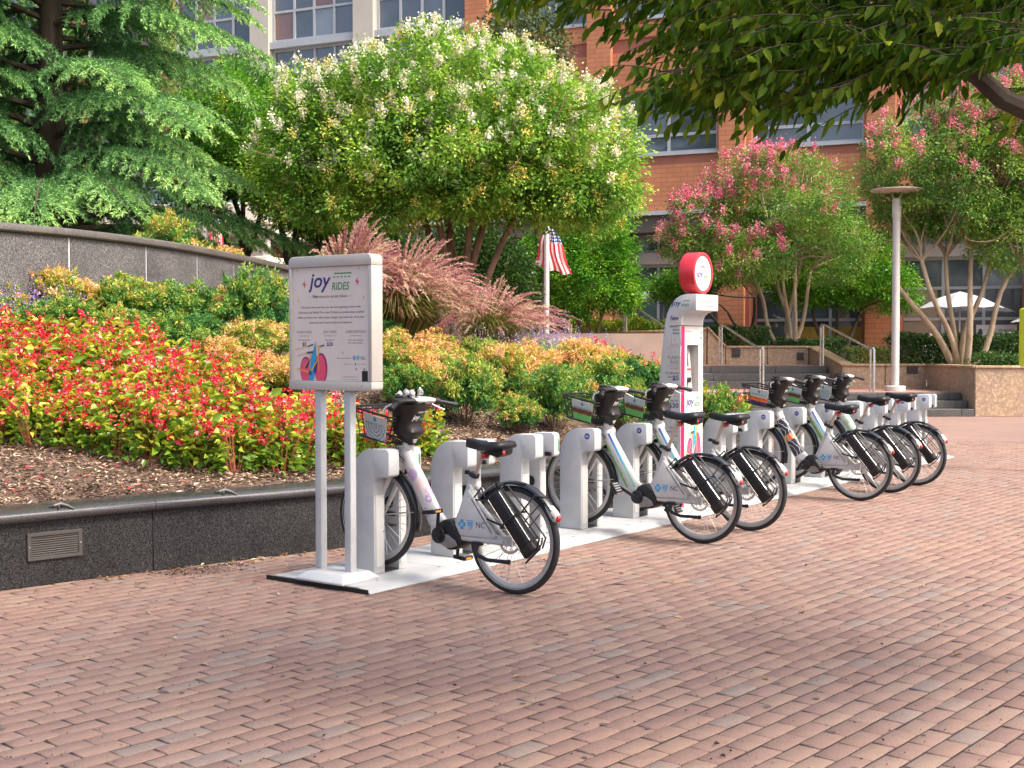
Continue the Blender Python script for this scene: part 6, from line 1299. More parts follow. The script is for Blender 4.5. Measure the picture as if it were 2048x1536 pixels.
# deodar cedar
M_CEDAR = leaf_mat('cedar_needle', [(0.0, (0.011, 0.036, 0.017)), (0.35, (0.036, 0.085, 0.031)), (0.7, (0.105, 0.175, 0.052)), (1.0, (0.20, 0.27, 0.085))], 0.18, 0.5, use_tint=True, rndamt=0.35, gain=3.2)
def cedar(base, H, label):
    base = np.array(base, float); e = empty('cedar_tree', base); tag(e, label, 'tree'); m = MB(); m.tube([(0, 0, -0.2), (0.1, 0, H*0.4), (0.0, 0, H)], [0.30, 0.2, 0.04], 10); nm = NM()
    cs, ds, ts = [], [], []
    nb = 135
    for k in range(nb):
        z = 0.9 + (H-1.5)*(k/nb)**1.05; az = k*2.399+RNG.normal(0, 0.3); R = (4.3*(1-(z/H)**1.4)+0.9)*RNG.uniform(0.72, 1.1)
        dv = np.array([math.cos(az), math.sin(az), 0]); sdv = np.array([-dv[1], dv[0], 0]); P = []
        for q in range(9):
            t = q/8; P.append(np.array([0, 0, z]) + dv*R*t + np.array([0, 0, 0.10*R*math.sin(t*2.2) - 0.24*R*t**2.2]))
        m.tube(P, [0.06*(1-t*0.9) for t in np.linspace(0, 1, 9)], 6, cap=False)
        nt_ = int(16*R/3)+9
        for j in range(nt_):
            t = 0.18 + 0.82*(j+RNG.random()*0.6)/nt_; i0 = min(int(t*8), 7); f = t*8-i0; p = P[i0]*(1-f)+P[i0+1]*f
            for sg_ in (-1, 1):
                Lt = (0.95*(1-t)**0.7+0.32)*RNG.uniform(0.6, 1.15)*min(1, R/3); dd = unit(dv*RNG.uniform(0.5, 1.0)+sdv*sg_*RNG.uniform(0.6, 1.1)+np.array([0, 0, RNG.normal(-0.08, 0.1)])); nn = int(Lt/0.022)+3
                u = np.linspace(0.05, 1, nn); c = p[None]+dd[None]*(Lt*u)[:, None]; c[:, 2] -= 0.42*Lt*u**2.0; c += RNG.normal(0, 0.012, c.shape)
                tang = dd[None]*np.ones((nn, 1)); tang[:, 2] -= 0.84*u
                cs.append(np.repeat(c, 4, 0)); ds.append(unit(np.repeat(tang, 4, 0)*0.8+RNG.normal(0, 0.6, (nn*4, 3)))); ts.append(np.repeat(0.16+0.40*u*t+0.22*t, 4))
    c = np.concatenate(cs); d = np.concatenate(ds); t = np.concatenate(ts); n = len(c)
    keep_ = (c[:, 0]+base[0] > -15.5); c, d, t = c[keep_], d[keep_], t[keep_]; n = len(c)
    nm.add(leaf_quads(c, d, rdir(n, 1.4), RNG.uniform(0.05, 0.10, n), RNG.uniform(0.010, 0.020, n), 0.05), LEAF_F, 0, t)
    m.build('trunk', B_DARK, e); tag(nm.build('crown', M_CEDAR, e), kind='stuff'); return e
cedar((-8.0, 22.2, 2.3), 11.5, 'big cedar with layered drooping blue-green boughs above the upper wall')
cedar((-12.5, 27.5, 2.0), 13.0, 'further cedar filling the upper corner behind the big cedar')

# overhanging zelkova branch near the camera
M_ZEL = leaf_mat('zelkova_leaf', [(0.0, (0.014, 0.036, 0.004)), (0.4, (0.032, 0.068, 0.006)), (0.75, (0.075, 0.115, 0.010)), (1.0, (0.16, 0.17, 0.02))], 0.5, 0.55, spec=0.12, rndamt=0.8, clump=3, tboost=1.5, gain=1.7)
def zelkova():
    base = np.array([3.7, 5.2, 0.0]); e = empty('shade_tree', base); tag(e, 'shade tree whose dark leafy branch hangs across the top right corner', 'tree'); m = MB()
    m.tube([(0, 0, -0.05), (0.02, 0, 1.2), (-0.1, -0.05, 2.1)], [0.15, 0.12, 0.10], 12)
    W_ = lambda p: np.array(p)-base
    main = [W_(p) for p in ((3.6, 5.15, 2.05), (2.6, 4.85, 2.20), (2.05, 4.65, 2.25), (1.72, 4.55, 2.36), (1.58, 4.5, 2.46))]; m.tube(main, [0.075, 0.055, 0.045, 0.035, 0.030], 9)
    heads = []
    for pts, r in (((( 1.58, 4.5, 2.46), (1.45, 4.5, 2.44), (1.30, 4.5, 2.46), (1.10, 4.5, 2.54), (0.85, 4.5, 2.56)), 0.024), (((1.60, 4.5, 2.45), (1.54, 4.5, 2.54), (1.46, 4.55, 2.66), (1.2, 4.6, 2.80), (0.8, 4.6, 2.88)), 0.022), (((2.05, 4.65, 2.26), (1.95, 4.7, 2.55), (1.7, 4.7, 2.68), (1.4, 4.8, 2.75)), 0.03), (((1.10, 4.5, 2.54), (0.95, 4.5, 2.50), (0.80, 4.45, 2.46), (0.60, 4.4, 2.43), (0.50, 4.4, 2.42)), 0.012), (((1.2, 4.6, 2.8), (0.9, 4.7, 2.80), (0.6, 4.7, 2.78), (0.4, 4.7, 2.80)), 0.012), (((3.5, 5.1, 2.1), (3.2, 5.4, 2.8), (2.6, 5.6, 3.4), (1.6, 5.6, 3.7)), 0.05), (((1.95, 4.7, 2.55), (2.1, 4.5, 2.75), (2.2, 4.4, 3.0)), 0.02)):
        P = [W_(p) for p in pts]; m.tube(P, [r*(1-0.75*k/(len(P)-1)) for k in range(len(P))], 7); heads.append(P)
    cs, ds = [], []
    def twig(p, d, L):
        n = int(L/0.021); u = np.linspace(0, 1, n); c = p[None]+d[None]*(L*u)[:, None]; c[:, 2] -= 0.24*L*u**2
        m.tube([c[0], c[n//3], c[2*n//3], c[-1]], [0.0028, 0.0022, 0.0016, 0.001], 4, cap=False)
        side = np.where(np.arange(n) % 2 == 0, 1, -1)[:, None]*np.cross(d, [0, 0, 1])[None]
        cs.append(c); ds.append(unit(side*0.5+d[None]*0.55+np.array([0, 0, -0.75])+RNG.normal(0, 0.28, (n, 3))))
    for P in heads:
        for k in range(len(P)-1):
            L = np.linalg.norm(P[k+1]-P[k]); 
            for _ in range(max(2, int(L/0.045))):
                p = P[k]+(P[k+1]-P[k])*RNG.random(); d = unit((P[-1]-P[0])/np.linalg.norm(P[-1]-P[0])*0.8+RNG.normal(0, 0.55, 3)*np.array([1, 1, 0.45])); twig(p, d, RNG.uniform(0.18, 0.42))
    # fill twigs through the visible spray
    for _ in range(430):
        x = RNG.uniform(0.70, 1.90); lo = 2.40+0.04*math.sin(x*7)+(0.10 if x > 1.35 else 0) - (0.06 if 0.85 < x < 1.3 else 0); z = lo + (2.86-lo)*RNG.random()**1.15; y = RNG.uniform(4.2, 5.3); z = 1.5+(z-1.5)*y/4.5
        twig(W_((x*y/4.5, y, z)), unit(np.array([-1.0, RNG.normal(0, 0.5), RNG.normal(0.05, 0.25)])), RNG.uniform(0.2, 0.4))
    for _ in range(60):
        x = RNG.uniform(0.15, 0.75); twig(W_((x, RNG.uniform(4.4, 5.0), RNG.uniform(2.76, 3.0)+max(0, 0.1-x)*0.3)), unit(np.array([-1.0, RNG.normal(0, 0.5), RNG.normal(0, 0.2)])), RNG.uniform(0.15, 0.3))
    for _ in range(120):
        twig(W_((RNG.uniform(0.8, 3.2), RNG.uniform(4.4, 6.2), RNG.uniform(3.3, 4.2))), unit(np.array([-1.0, RNG.normal(0, 0.7), RNG.normal(0, 0.25)])), RNG.uniform(0.25, 0.45))
    c = np.concatenate(cs); d = np.concatenate(ds); n = len(c)
    # the rest of the crown, spreading over and behind the camera
    for k in range(9):
        a = k*0.7; limb(m, (-0.1, -0.05, 2.0), (2.2*math.cos(a)-0.6, 2.2*math.sin(a)-1.6, 5.0+0.5*math.sin(k*2.0)), 0.07, 0.015, 0.06, 7)
    q = 8500; lob = [(1.2-3.7, 2.4-5.2, 5.2, 2.6, 2.4, 0.9), (3.4-3.7, 3.2-5.2, 5.6, 2.6, 2.6, 1.2), (2.6-3.7, 5.0-5.2, 5.4, 2.3, 1.9, 0.9), (4.6-3.7, 5.2-5.2, 4.8, 2.0, 2.0, 1.2)]
    C, D = lobe_points(lob, q//10, 0.2); cc_ = np.repeat(C, 10, 0)+RNG.normal(0, 0.14, (len(C)*10, 3)); cs.append(cc_); ds.append(unit(rdir(len(cc_))+np.array([0, 0, -0.6]))); c = np.concatenate(cs); d = np.concatenate(ds); n = len(c)
    m.build('trunk', B_DARK, e); nm = NM(); nm.add(leaf_six(c, d, rdir(n, 1.0), RNG.uniform(0.045, 0.090, n)*np.where(np.arange(n) >= n-len(cc_), 1.7, 1), RNG.uniform(0.018, 0.034, n)*np.where(np.arange(n) >= n-len(cc_), 1.9, 1), 0.12, 0.15), LEAF6_F); tag(nm.build('crown', M_ZEL, e), kind='stuff')
zelkova()

# ------------------------------------------------------------------ bed planting
M_NAND = leaf_mat('nandina_leaf', [(0.0, (0.014, 0.055, 0.022)), (0.28, (0.045, 0.135, 0.035)), (0.52, (0.135, 0.225, 0.038)), (0.70, (0.31, 0.26, 0.05)), (0.84, (0.50, 0.22, 0.085)), (1.0, (0.56, 0.27, 0.18))], 0.3, 0.45, use_tint=True, rndamt=0.34, tboost=1.2, gain=1.75)
M_STEM = pbr('stem_brown', (0.16, 0.10, 0.06), 0.8, var=0.2)
def nandina_mesh(base_t, gain, seed):
    nm = NM(); mb_c, mb_d, tt = [], [], []; canes = 26; stems = []
    for k in range(canes):
        a = RNG.uniform(0, 2*np.pi); lean = RNG.uniform(0.1, 1.0)**0.8; top = np.array([math.cos(a)*lean*0.8, math.sin(a)*lean*0.8, 1.0-0.45*lean**2+RNG.normal(0, 0.06)]); b0 = np.array([math.cos(a)*0.12*lean, math.sin(a)*0.12*lean, -0.08])
        stems.append((b0, top))
        for lv in range(5):
            f = 0.38+0.62*(lv+1)/5; p = b0+(top-b0)*f
            for fr in range(4):
                fa = RNG.uniform(0, 2*np.pi); fd = unit(np.array([math.cos(fa), math.sin(fa), RNG.uniform(0.0, 0.7)])+unit(top-b0)*0.3); Lf = RNG.uniform(0.16, 0.30); n = 15
                u = RNG.uniform(0.25, 1.0, n); c = p[None]+fd[None]*(Lf*u)[:, None]; c[:, 2] -= 0.3*Lf*u**2; c += RNG.normal(0, 0.028, (n, 3)); mb_c.append(c); mb_d.append(unit(fd[None]*0.5+rdir(n)*0.8)); tt.append(np.full(n, base_t+gain*(f-0.5)*1.6+RNG.normal(0, 0.16)))
    c = np.concatenate(mb_c); d = np.concatenate(mb_d); t = np.clip(np.concatenate(tt), 0, 1); n = len(c)
    nm.add(leaf_quads(c, d, rdir(n, 1.2), RNG.uniform(0.065, 0.115, n), RNG.uniform(0.024, 0.040, n), 0.12), LEAF_F, 0, t)
    S = []
    for b0, tp in stems:
        sd_ = unit(np.cross(tp-b0, [0.3, 0.2, 1.0]))*0.012; S.append(np.array([b0-sd_, b0+sd_, tp+sd_*0.4, tp-sd_*0.4]))
    nm.add(np.array(S), [(0, 1, 2, 3)], 1); return nm.mesh('shrub', [M_NAND, M_STEM])
PAL = {'g': (0.12, 0.14), 'gy': (0.23, 0.24), 'y': (0.40, 0.18), 'yo': (0.36, 0.38), 'o': (0.60, 0.36), 'og': (0.25, 0.66), 'go': (0.14, 0.52)}
NME = {k: [nandina_mesh(*v, i) for i in range(2)] for k, v in PAL.items()}
shrubs = [(-4.80, 12.0, 0.38, 0.50, 'yo', 'yellow-orange shrub at the left picture edge below the upper wall'), (-4.38, 12.35, 0.48, 0.60, 'og', 'wide shrub with orange tips, leftmost full shrub below the upper wall'), (-3.80, 12.75, 0.50, 0.56, 'go', 'green shrub with a spray of orange on top below the upper wall'), (-3.32, 13.1, 0.46, 0.54, 'gy', 'yellow-green shrub in front of the fourth wall panel'), (-3.02, 13.8, 0.30, 0.50, 'o', 'small orange shrub against the upper wall left of the bright mound'), (-2.72, 13.6, 0.48, 0.72, 'gy', 'tall bright yellow-green mound just left of the information sign'), (-2.42, 13.35, 0.34, 0.46, 'g', 'dark green shrub touching the left edge of the information sign'), (-2.78, 12.95, 0.24, 0.30, 'y', 'small light green shrub below the bright mound'), (-3.60, 11.85, 0.36, 0.42, 'y', 'low yellow shrub above the begonias at left'), (-3.15, 11.75, 0.44, 0.44, 'gy', 'spreading yellowish shrub above the begonias in the middle'), (-2.70, 11.75, 0.36, 0.36, 'o', 'low orange shrub beside the bare mulch left of the sign'), (-2.25, 11.75, 0.40, 0.36, 'o', 'low spreading orange shrub touching the sign edge above the begonias'), (-2.42, 12.95, 0.36, 0.36, 'yo', 'yellow and orange shrub between the bare mulch and the sign'),
          (-1.38, 13.7, 0.32, 0.40, 'g', 'green shrub just right of the sign at the foot of the fountain grass'), (-1.22, 12.85, 0.42, 0.50, 'og', 'orange tipped shrub against the right edge of the sign'), (-0.92, 13.6, 0.44, 0.45, 'o', 'bright orange shrub in front of the fountain grass'), (-0.44, 11.95, 0.40, 0.66, 'go', 'rounded green shrub on a bare stem above the mulch behind the nearest saddle'), (-0.10, 12.95, 0.44, 0.62, 'og', 'tall green and orange shrub in the middle of the bed'), (0.42, 12.35, 0.42, 0.62, 'gy', 'rounded yellow-green shrub left of the dock 06 bike basket'), (0.18, 13.85, 0.42, 0.45, 'o', 'orange shrub below the purple flowers'), (0.72, 14.3, 0.44, 0.46, 'o', 'orange shrub in front of the red flowers on the crest'), (0.92, 13.4, 0.44, 0.52, 'go', 'green and orange shrub above the dock 06 bike'), (1.38, 14.0, 0.40, 0.50, 'g', 'dark green shrub left of the kiosk'), (1.12, 12.85, 0.36, 0.50, 'gy', 'low green shrub behind the dock 07 bike basket'), (1.62, 13.3, 0.34, 0.48, 'g', 'green shrub partly behind the kiosk'), (2.32, 14.25, 0.30, 0.60, 'gy', 'feathery green shrub right of the kiosk'), (-1.02, 11.95, 0.36, 0.40, 'gy', 'low yellow-green shrub behind the nearest handlebar'), (-0.66, 13.05, 0.40, 0.44, 'yo', 'yellow and peach shrub between the two green mounds'), (-0.35, 14.35, 0.42, 0.40, 'y', 'pale lime shrub at the foot of the fountain grass'), (-1.68, 13.1, 0.38, 0.46, 'og', 'orange green shrub hidden partly by the sign'), (0.55, 13.2, 0.36, 0.42, 'og', 'peach coloured shrub in the centre of the bed'), (1.15, 14.9, 0.4, 0.4, 'yo', 'yellow-orange shrub near the crest left of the kiosk'), (-0.85, 12.75, 0.34, 0.36, 'o', 'small peach shrub above the nearest handlebar'), (0.02, 12.0, 0.30, 0.34, 'go', 'small green shrub beside the bare mulch patch'), (-4.15, 11.9, 0.38, 0.36, 'gy', 'yellow-green shrub between the faded flower spikes and the begonias'), (-3.05, 12.45, 0.42, 0.40, 'g', 'dark green low shrub in the second row below the upper wall'), (-2.55, 12.5, 0.40, 0.44, 'yo', 'yellow shrub in the second row left of the sign'), (-2.0, 11.9, 0.36, 0.36, 'og', 'peach tipped low shrub behind the sign posts')]
for k, (x, y, w_, h_, p, lb_) in enumerate(shrubs):
    o = bpy.data.objects.new('nandina_shrub', NME[p][k % 2]); o.location = (x, y, float(bed_z(x, y)[0])); o.scale = (w_*1.05, w_*1.05, h_*0.92); o.rotation_euler = (0, 0, RNG.uniform(0, 6.2)); link(o); tag(o, lb_, 'shrub', 'nandina shrubs in the bed')
for x, y, z, w_, h_, p, lb_ in ((-4.05, 15.1, 2.3, 0.55, 0.62, 'y', 'golden yellow shrub rising behind the upper wall coping'), (-3.95, 17.3, 2.25, 0.6, 0.48, 'o', 'low orange foliage showing above the upper wall coping near the trunks'), (-4.6, 16.5, 2.25, 0.5, 0.55, 'yo', 'yellow orange shrub behind the coping beside the folded flag')):
    o = bpy.data.objects.new('nandina_shrub', NME[p][0]); o.location = (x, y, z); o.scale = (w_, w_, h_); link(o); tag(o, lb_, 'shrub', 'shrubs behind the upper wall')
# begonias
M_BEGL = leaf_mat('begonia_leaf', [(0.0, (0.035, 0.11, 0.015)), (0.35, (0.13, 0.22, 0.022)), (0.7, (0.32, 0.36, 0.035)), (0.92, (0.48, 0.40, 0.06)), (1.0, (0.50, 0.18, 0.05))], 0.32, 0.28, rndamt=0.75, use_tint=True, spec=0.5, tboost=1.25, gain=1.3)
M_BEGF = leaf_mat('begonia_flower', [(0.0, (0.55, 0.008, 0.025)), (0.45, (0.70, 0.02, 0.05)), (0.8, (0.75, 0.07, 0.13)), (1.0, (0.80, 0.35, 0.35))], 0.3, 0.45, rndamt=1.0, clump=9, tboost=1.0, gain=1.15)
M_BEGS = pbr('begonia_stem', (0.30, 0.08, 0.04), 0.5, var=0.2)
def begonia_mesh():
    nm = NM(); n = 125; a = RNG.uniform(0, 2*np.pi, n); h = RNG.uniform(0.0, 1.0, n)**1.2; r = 0.17*np.sqrt(np.clip(1.05-0.75*h**2, 0.1, 1))*RNG.uniform(0.35, 1.0, n)**0.6
    c = np.stack([np.cos(a)*r*0.85, np.sin(a)*r*0.85, 0.02+h*0.31], 1); d = np.stack([np.cos(a+RNG.normal(0, 0.5, n)), np.sin(a+RNG.normal(0, 0.5, n)), RNG.normal(0.30, 0.35, n)], 1)
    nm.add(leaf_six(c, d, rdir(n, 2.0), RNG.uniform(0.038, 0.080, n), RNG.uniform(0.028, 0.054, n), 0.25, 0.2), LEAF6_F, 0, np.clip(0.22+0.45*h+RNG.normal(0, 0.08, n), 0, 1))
    k = 8; fa = RNG.uniform(0, 2*np.pi, k); fr = RNG.uniform(0.02, 0.15, k); fc = np.stack([np.cos(fa)*fr, np.sin(fa)*fr, RNG.uniform(0.22, 0.38, k)], 1); q = 15
    cc2 = np.repeat(fc, q, 0)+RNG.normal(0, 0.017, (k*q, 3)); nm.add(leaf_quads(cc2, rdir(k*q, 0.2), rdir(k*q, 0.6), RNG.uniform(0.014, 0.028, k*q), RNG.uniform(0.014, 0.026, k*q), 0.25), LEAF_F, 1)
    S = []
    for p in list(fc)+list(c[::12]):
        b0 = np.array([p[0]*0.25, p[1]*0.25, -0.03]); sd_ = unit(np.cross(p-b0, [0.2, 0.5, 0.3]))*0.003; S.append(np.array([b0-sd_, b0+sd_, p+sd_*0.6, p-sd_*0.6]))
    nm.add(np.array(S), [(0, 1, 2, 3)], 2); return nm.mesh('begonia', [M_BEGL, M_BEGF, M_BEGS])
BME = [begonia_mesh() for _ in range(7)]
def inpoly(x, y, P):
    c = np.zeros(len(x), bool); j = len(P)-1
    for i in range(len(P)):
        xi, yi = P[i]; xj, yj = P[j]; k = ((yi > y) != (yj > y)) & (x < (xj-xi)*(y-yi)/(yj-yi+1e-12)+xi); c ^= k; j = i
    return c
def jitter_grid(P, step):
    P = np.array(P); xs = np.arange(P[:, 0].min(), P[:, 0].max(), step); ys = np.arange(P[:, 1].min(), P[:, 1].max(), step*0.87); X, Y = np.meshgrid(xs, ys, indexing='ij'); X[:, 1::2] += step/2; x = X.ravel()+RNG.normal(0, step*0.16, X.size); y = Y.ravel()+RNG.normal(0, step*0.16, Y.size); k = inpoly(x, y, P); return x[k], y[k]
BEGP = [(-4.05, 8.98), (-3.3, 9.20), (-2.75, 9.24), (-2.3, 9.18), (-1.75, 9.46), (-1.25, 10.05), (-0.62, 10.72), (-0.64, 10.98), (-1.2, 10.72), (-1.9, 10.85), (-2.5, 11.05), (-3.05, 11.22), (-3.7, 11.55), (-4.9, 11.0), (-4.9, 9.9)]
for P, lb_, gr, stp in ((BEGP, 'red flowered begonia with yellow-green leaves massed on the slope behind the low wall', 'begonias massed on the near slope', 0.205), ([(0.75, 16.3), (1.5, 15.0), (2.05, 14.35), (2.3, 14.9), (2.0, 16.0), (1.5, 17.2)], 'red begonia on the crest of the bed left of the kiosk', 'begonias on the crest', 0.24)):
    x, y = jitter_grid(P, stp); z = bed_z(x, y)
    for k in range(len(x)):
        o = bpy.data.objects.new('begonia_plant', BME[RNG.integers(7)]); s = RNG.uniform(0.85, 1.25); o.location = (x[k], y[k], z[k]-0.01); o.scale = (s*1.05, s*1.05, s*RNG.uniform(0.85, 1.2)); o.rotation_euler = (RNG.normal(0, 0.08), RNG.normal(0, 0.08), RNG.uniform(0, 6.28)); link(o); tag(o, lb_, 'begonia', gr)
o = bpy.data.objects.new('begonia_plant', BME[0]); o.location = (2.52, 14.4, float(bed_z(2.45, 14.4)[0])); o.scale = (1.1, 1.1, 1.6); link(o); tag(o, 'single red begonia right of the kiosk beside the feathery shrub', 'begonia')
# fountain grass
M_BLADE = leaf_mat('grass_blade', [(0.0, (0.04, 0.045, 0.010)), (0.45, (0.11, 0.13, 0.022)), (0.75, (0.16, 0.13, 0.05)), (1.0, (0.20, 0.09, 0.07))], 0.25, 0.5, rndamt=0.9, gain=1.5)
M_PLUME = leaf_mat('grass_plume', [(0.0, (0.22, 0.06, 0.10)), (0.35, (0.34, 0.15, 0.18)), (0.7, (0.43, 0.27, 0.25)), (1.0, (0.50, 0.38, 0.31))], 0.4, 0.7, rndamt=0.5, use_tint=True, tboost=1.1, gain=1.7)
def arcs(n, H, Rr, seg, w, wind):
    a = RNG.uniform(0, 2*np.pi, n); l = RNG.uniform(0.05, 1.0, n)**0.8; Hh = H*RNG.uniform(0.72, 1.1, n); out = []
    b0 = np.stack([np.cos(a)*0.20*l, np.sin(a)*0.20*l, np.zeros(n)], 1); dirv = np.stack([np.cos(a)*Rr*l, np.sin(a)*Rr*l, np.zeros(n)], 1)*1.3+np.array(wind)*RNG.uniform(0.5, 1.3, n)[:, None]
    for k in range(seg+1):
        t = k/seg; p = b0+dirv*(t**1.35); p[:, 2] = Hh*(1.55*t-(0.55+0.62*l)*t*t); out.append(p)
    return np.stack(out, 1), l
def grass_clump(name, label, loc, H, Rr, nblade, nplume, wind, group):
    nm = NM(); P, l = arcs(nblade, H*0.86, Rr, 6, 0.006, np.array(wind)*0.6); w = np.array([0.005, 0.005, 0.0045, 0.004, 0.003, 0.002, 0.0006])
    sd_ = unit(np.cross(P[:, -1]-P[:, 0], [0, 0, 1]))[:, None, :]*w[None, :, None]; V = np.concatenate([P-sd_, P+sd_], 1); k = 7; nm.add(V, [(i, i+1, k+i+1, k+i) for i in range(6)], 0)
    P, l = arcs(nplume, H*1.02, Rr*1.12, 9, 0.003, wind); sd_ = unit(np.cross(P[:, -1]-P[:, 0], [0, 0, 1]))[:, None, :]*0.0018; V = np.concatenate([P-sd_, P+sd_], 1); k = 10; nm.add(V, [(i, i+1, k+i+1, k+i) for i in range(9)], 0)
    tnt = np.clip(RNG.normal(0.5, 0.25, nplume), 0, 1)
    for s in range(26):     # bristles along the last part of each culm
        t = 0.60+0.40*s/26; f = t*9; i0 = np.minimum(np.floor(f).astype(int), 8); q = f-i0; c = P[:, i0]*(1-q)+P[:, i0+1]*q; d = unit(P[:, i0+1]-P[:, i0]); w_ = math.sin(math.pi*min(1, (s+1.5)/27))**0.6
        for _ in range(3): nm.add(leaf_quads(c+RNG.normal(0, 0.003, c.shape), unit(d+RNG.normal(0, 0.42, c.shape)), rdir(nplume), 0.034*w_*RNG.uniform(0.7, 1.2, nplume), np.full(nplume, 0.008), 0.1), LEAF_F, 1, np.clip(tnt+0.012*(s-13), 0, 1))
    o = nm.build(name, [M_BLADE, M_PLUME], None, loc); tag(o, label, 'ornamental grass', group); return o
gz_ = lambda x, y: float(bed_z(x, y)[0])
grass_clump('fountain_grass', 'tall purple fountain grass directly behind the information sign', (-1.85, 14.3, gz_(-1.85, 14.3)-0.03), 1.42, 0.52, 1700, 360, (0.22, -0.05, 0), 'purple fountain grasses')
grass_clump('fountain_grass', 'large purple fountain grass with plumes bowing to the right', (-1.25, 14.35, gz_(-1.25, 14.35)-0.03), 1.36, 0.56, 2200, 420, (0.30, -0.10, 0), 'purple fountain grasses')
grass_clump('fountain_grass', 'smaller purple fountain grass near the flag post', (-0.28, 15.3, gz_(-0.28, 15.3)-0.03), 0.98, 0.48, 1100, 210, (0.24, -0.05, 0), 'purple fountain grasses')
# lavender / salvia drifts and low cover
M_SALL = leaf_mat('salvia_leaf', [(0.0, (0.05, 0.12, 0.02)), (0.5, (0.14, 0.24, 0.03)), (1.0, (0.30, 0.36, 0.06))], 0.3, 0.5, rndamt=0.8)
M_SALF = leaf_mat('salvia_flower', [(0.0, (0.10, 0.05, 0.26)), (0.5, (0.20, 0.13, 0.34)), (1.0, (0.42, 0.34, 0.40))], 0.3, 0.6, rndamt=0.9)
def drift(name, label, P, n, h, spike):
    P = np.array(P); x = RNG.uniform(P[:, 0].min(), P[:, 0].max(), n*3); y = RNG.uniform(P[:, 1].min(), P[:, 1].max(), n*3); k = inpoly(x, y, P); x, y = x[k][:n], y[k][:n]; z = bed_z(x, y); n = len(x); nm = NM(); per = 16
    b = np.stack([x, y, z], 1); hh = h*RNG.uniform(0.6, 1.15, n); c = np.repeat(b, per, 0); u = RNG.random(n*per); c[:, 2] += u*np.repeat(hh, per)*0.75; c += RNG.normal(0, 0.03, c.shape); nm.add(leaf_quads(c, rdir(n*per, 0.5), rdir(n*per, 0.8), RNG.uniform(0.03, 0.06, n*per), RNG.uniform(0.012, 0.022, n*per)), LEAF_F, 0)
    ps = 12; lean = RNG.normal(0, 0.12, (n, 3)); u = np.tile(np.linspace(0.62, 1.18, ps), n); c = np.repeat(b, ps, 0)+np.repeat(lean, ps, 0)*(u*np.repeat(hh, ps))[:, None]; c[:, 2] += u*np.repeat(hh, ps); c += RNG.normal(0, 0.004, c.shape); kk = RNG.random(len(c)) < spike; c = c[kk]; nm.add(leaf_quads(c, rdir(len(c), 0.6), rdir(len(c)), np.full(len(c), 0.018), np.full(len(c), 0.015)), LEAF_F, 1)
    o = nm.build(name, [M_SALL, M_SALF]); tag(o, label, 'flowers', kind='stuff'); return o
drift('salvia_drift', 'drift of purple flower spikes on the crest of the bed', [(-0.75, 14.55), (0.2, 14.5), (1.0, 14.9), (1.5, 15.6), (1.3, 16.6), (0.3, 16.0), (-0.6, 15.2)], 560, 0.36, 0.9)
drift('salvia_drift', 'faded greyish flower spikes at the left picture edge', [(-4.95, 11.5), (-4.3, 11.75), (-4.0, 12.15), (-4.3, 12.3), (-4.95, 11.95)], 190, 0.34, 0.7)
drift('ground_cover', 'low lime green cover between the shrubs on the right half of the bed', [(-1.4, 12.6), (-0.7, 12.4), (0.3, 12.7), (1.6, 13.0), (1.9, 14.0), (1.2, 14.8), (-0.8, 14.5)], 420, 0.20, 0.0)
drift('ground_cover', 'low yellow-green cover between the shrubs on the left half of the bed', [(-4.6, 11.9), (-3.4, 12.0), (-2.9, 12.8), (-2.9, 13.7), (-3.9, 12.9)], 240, 0.20, 0.0)
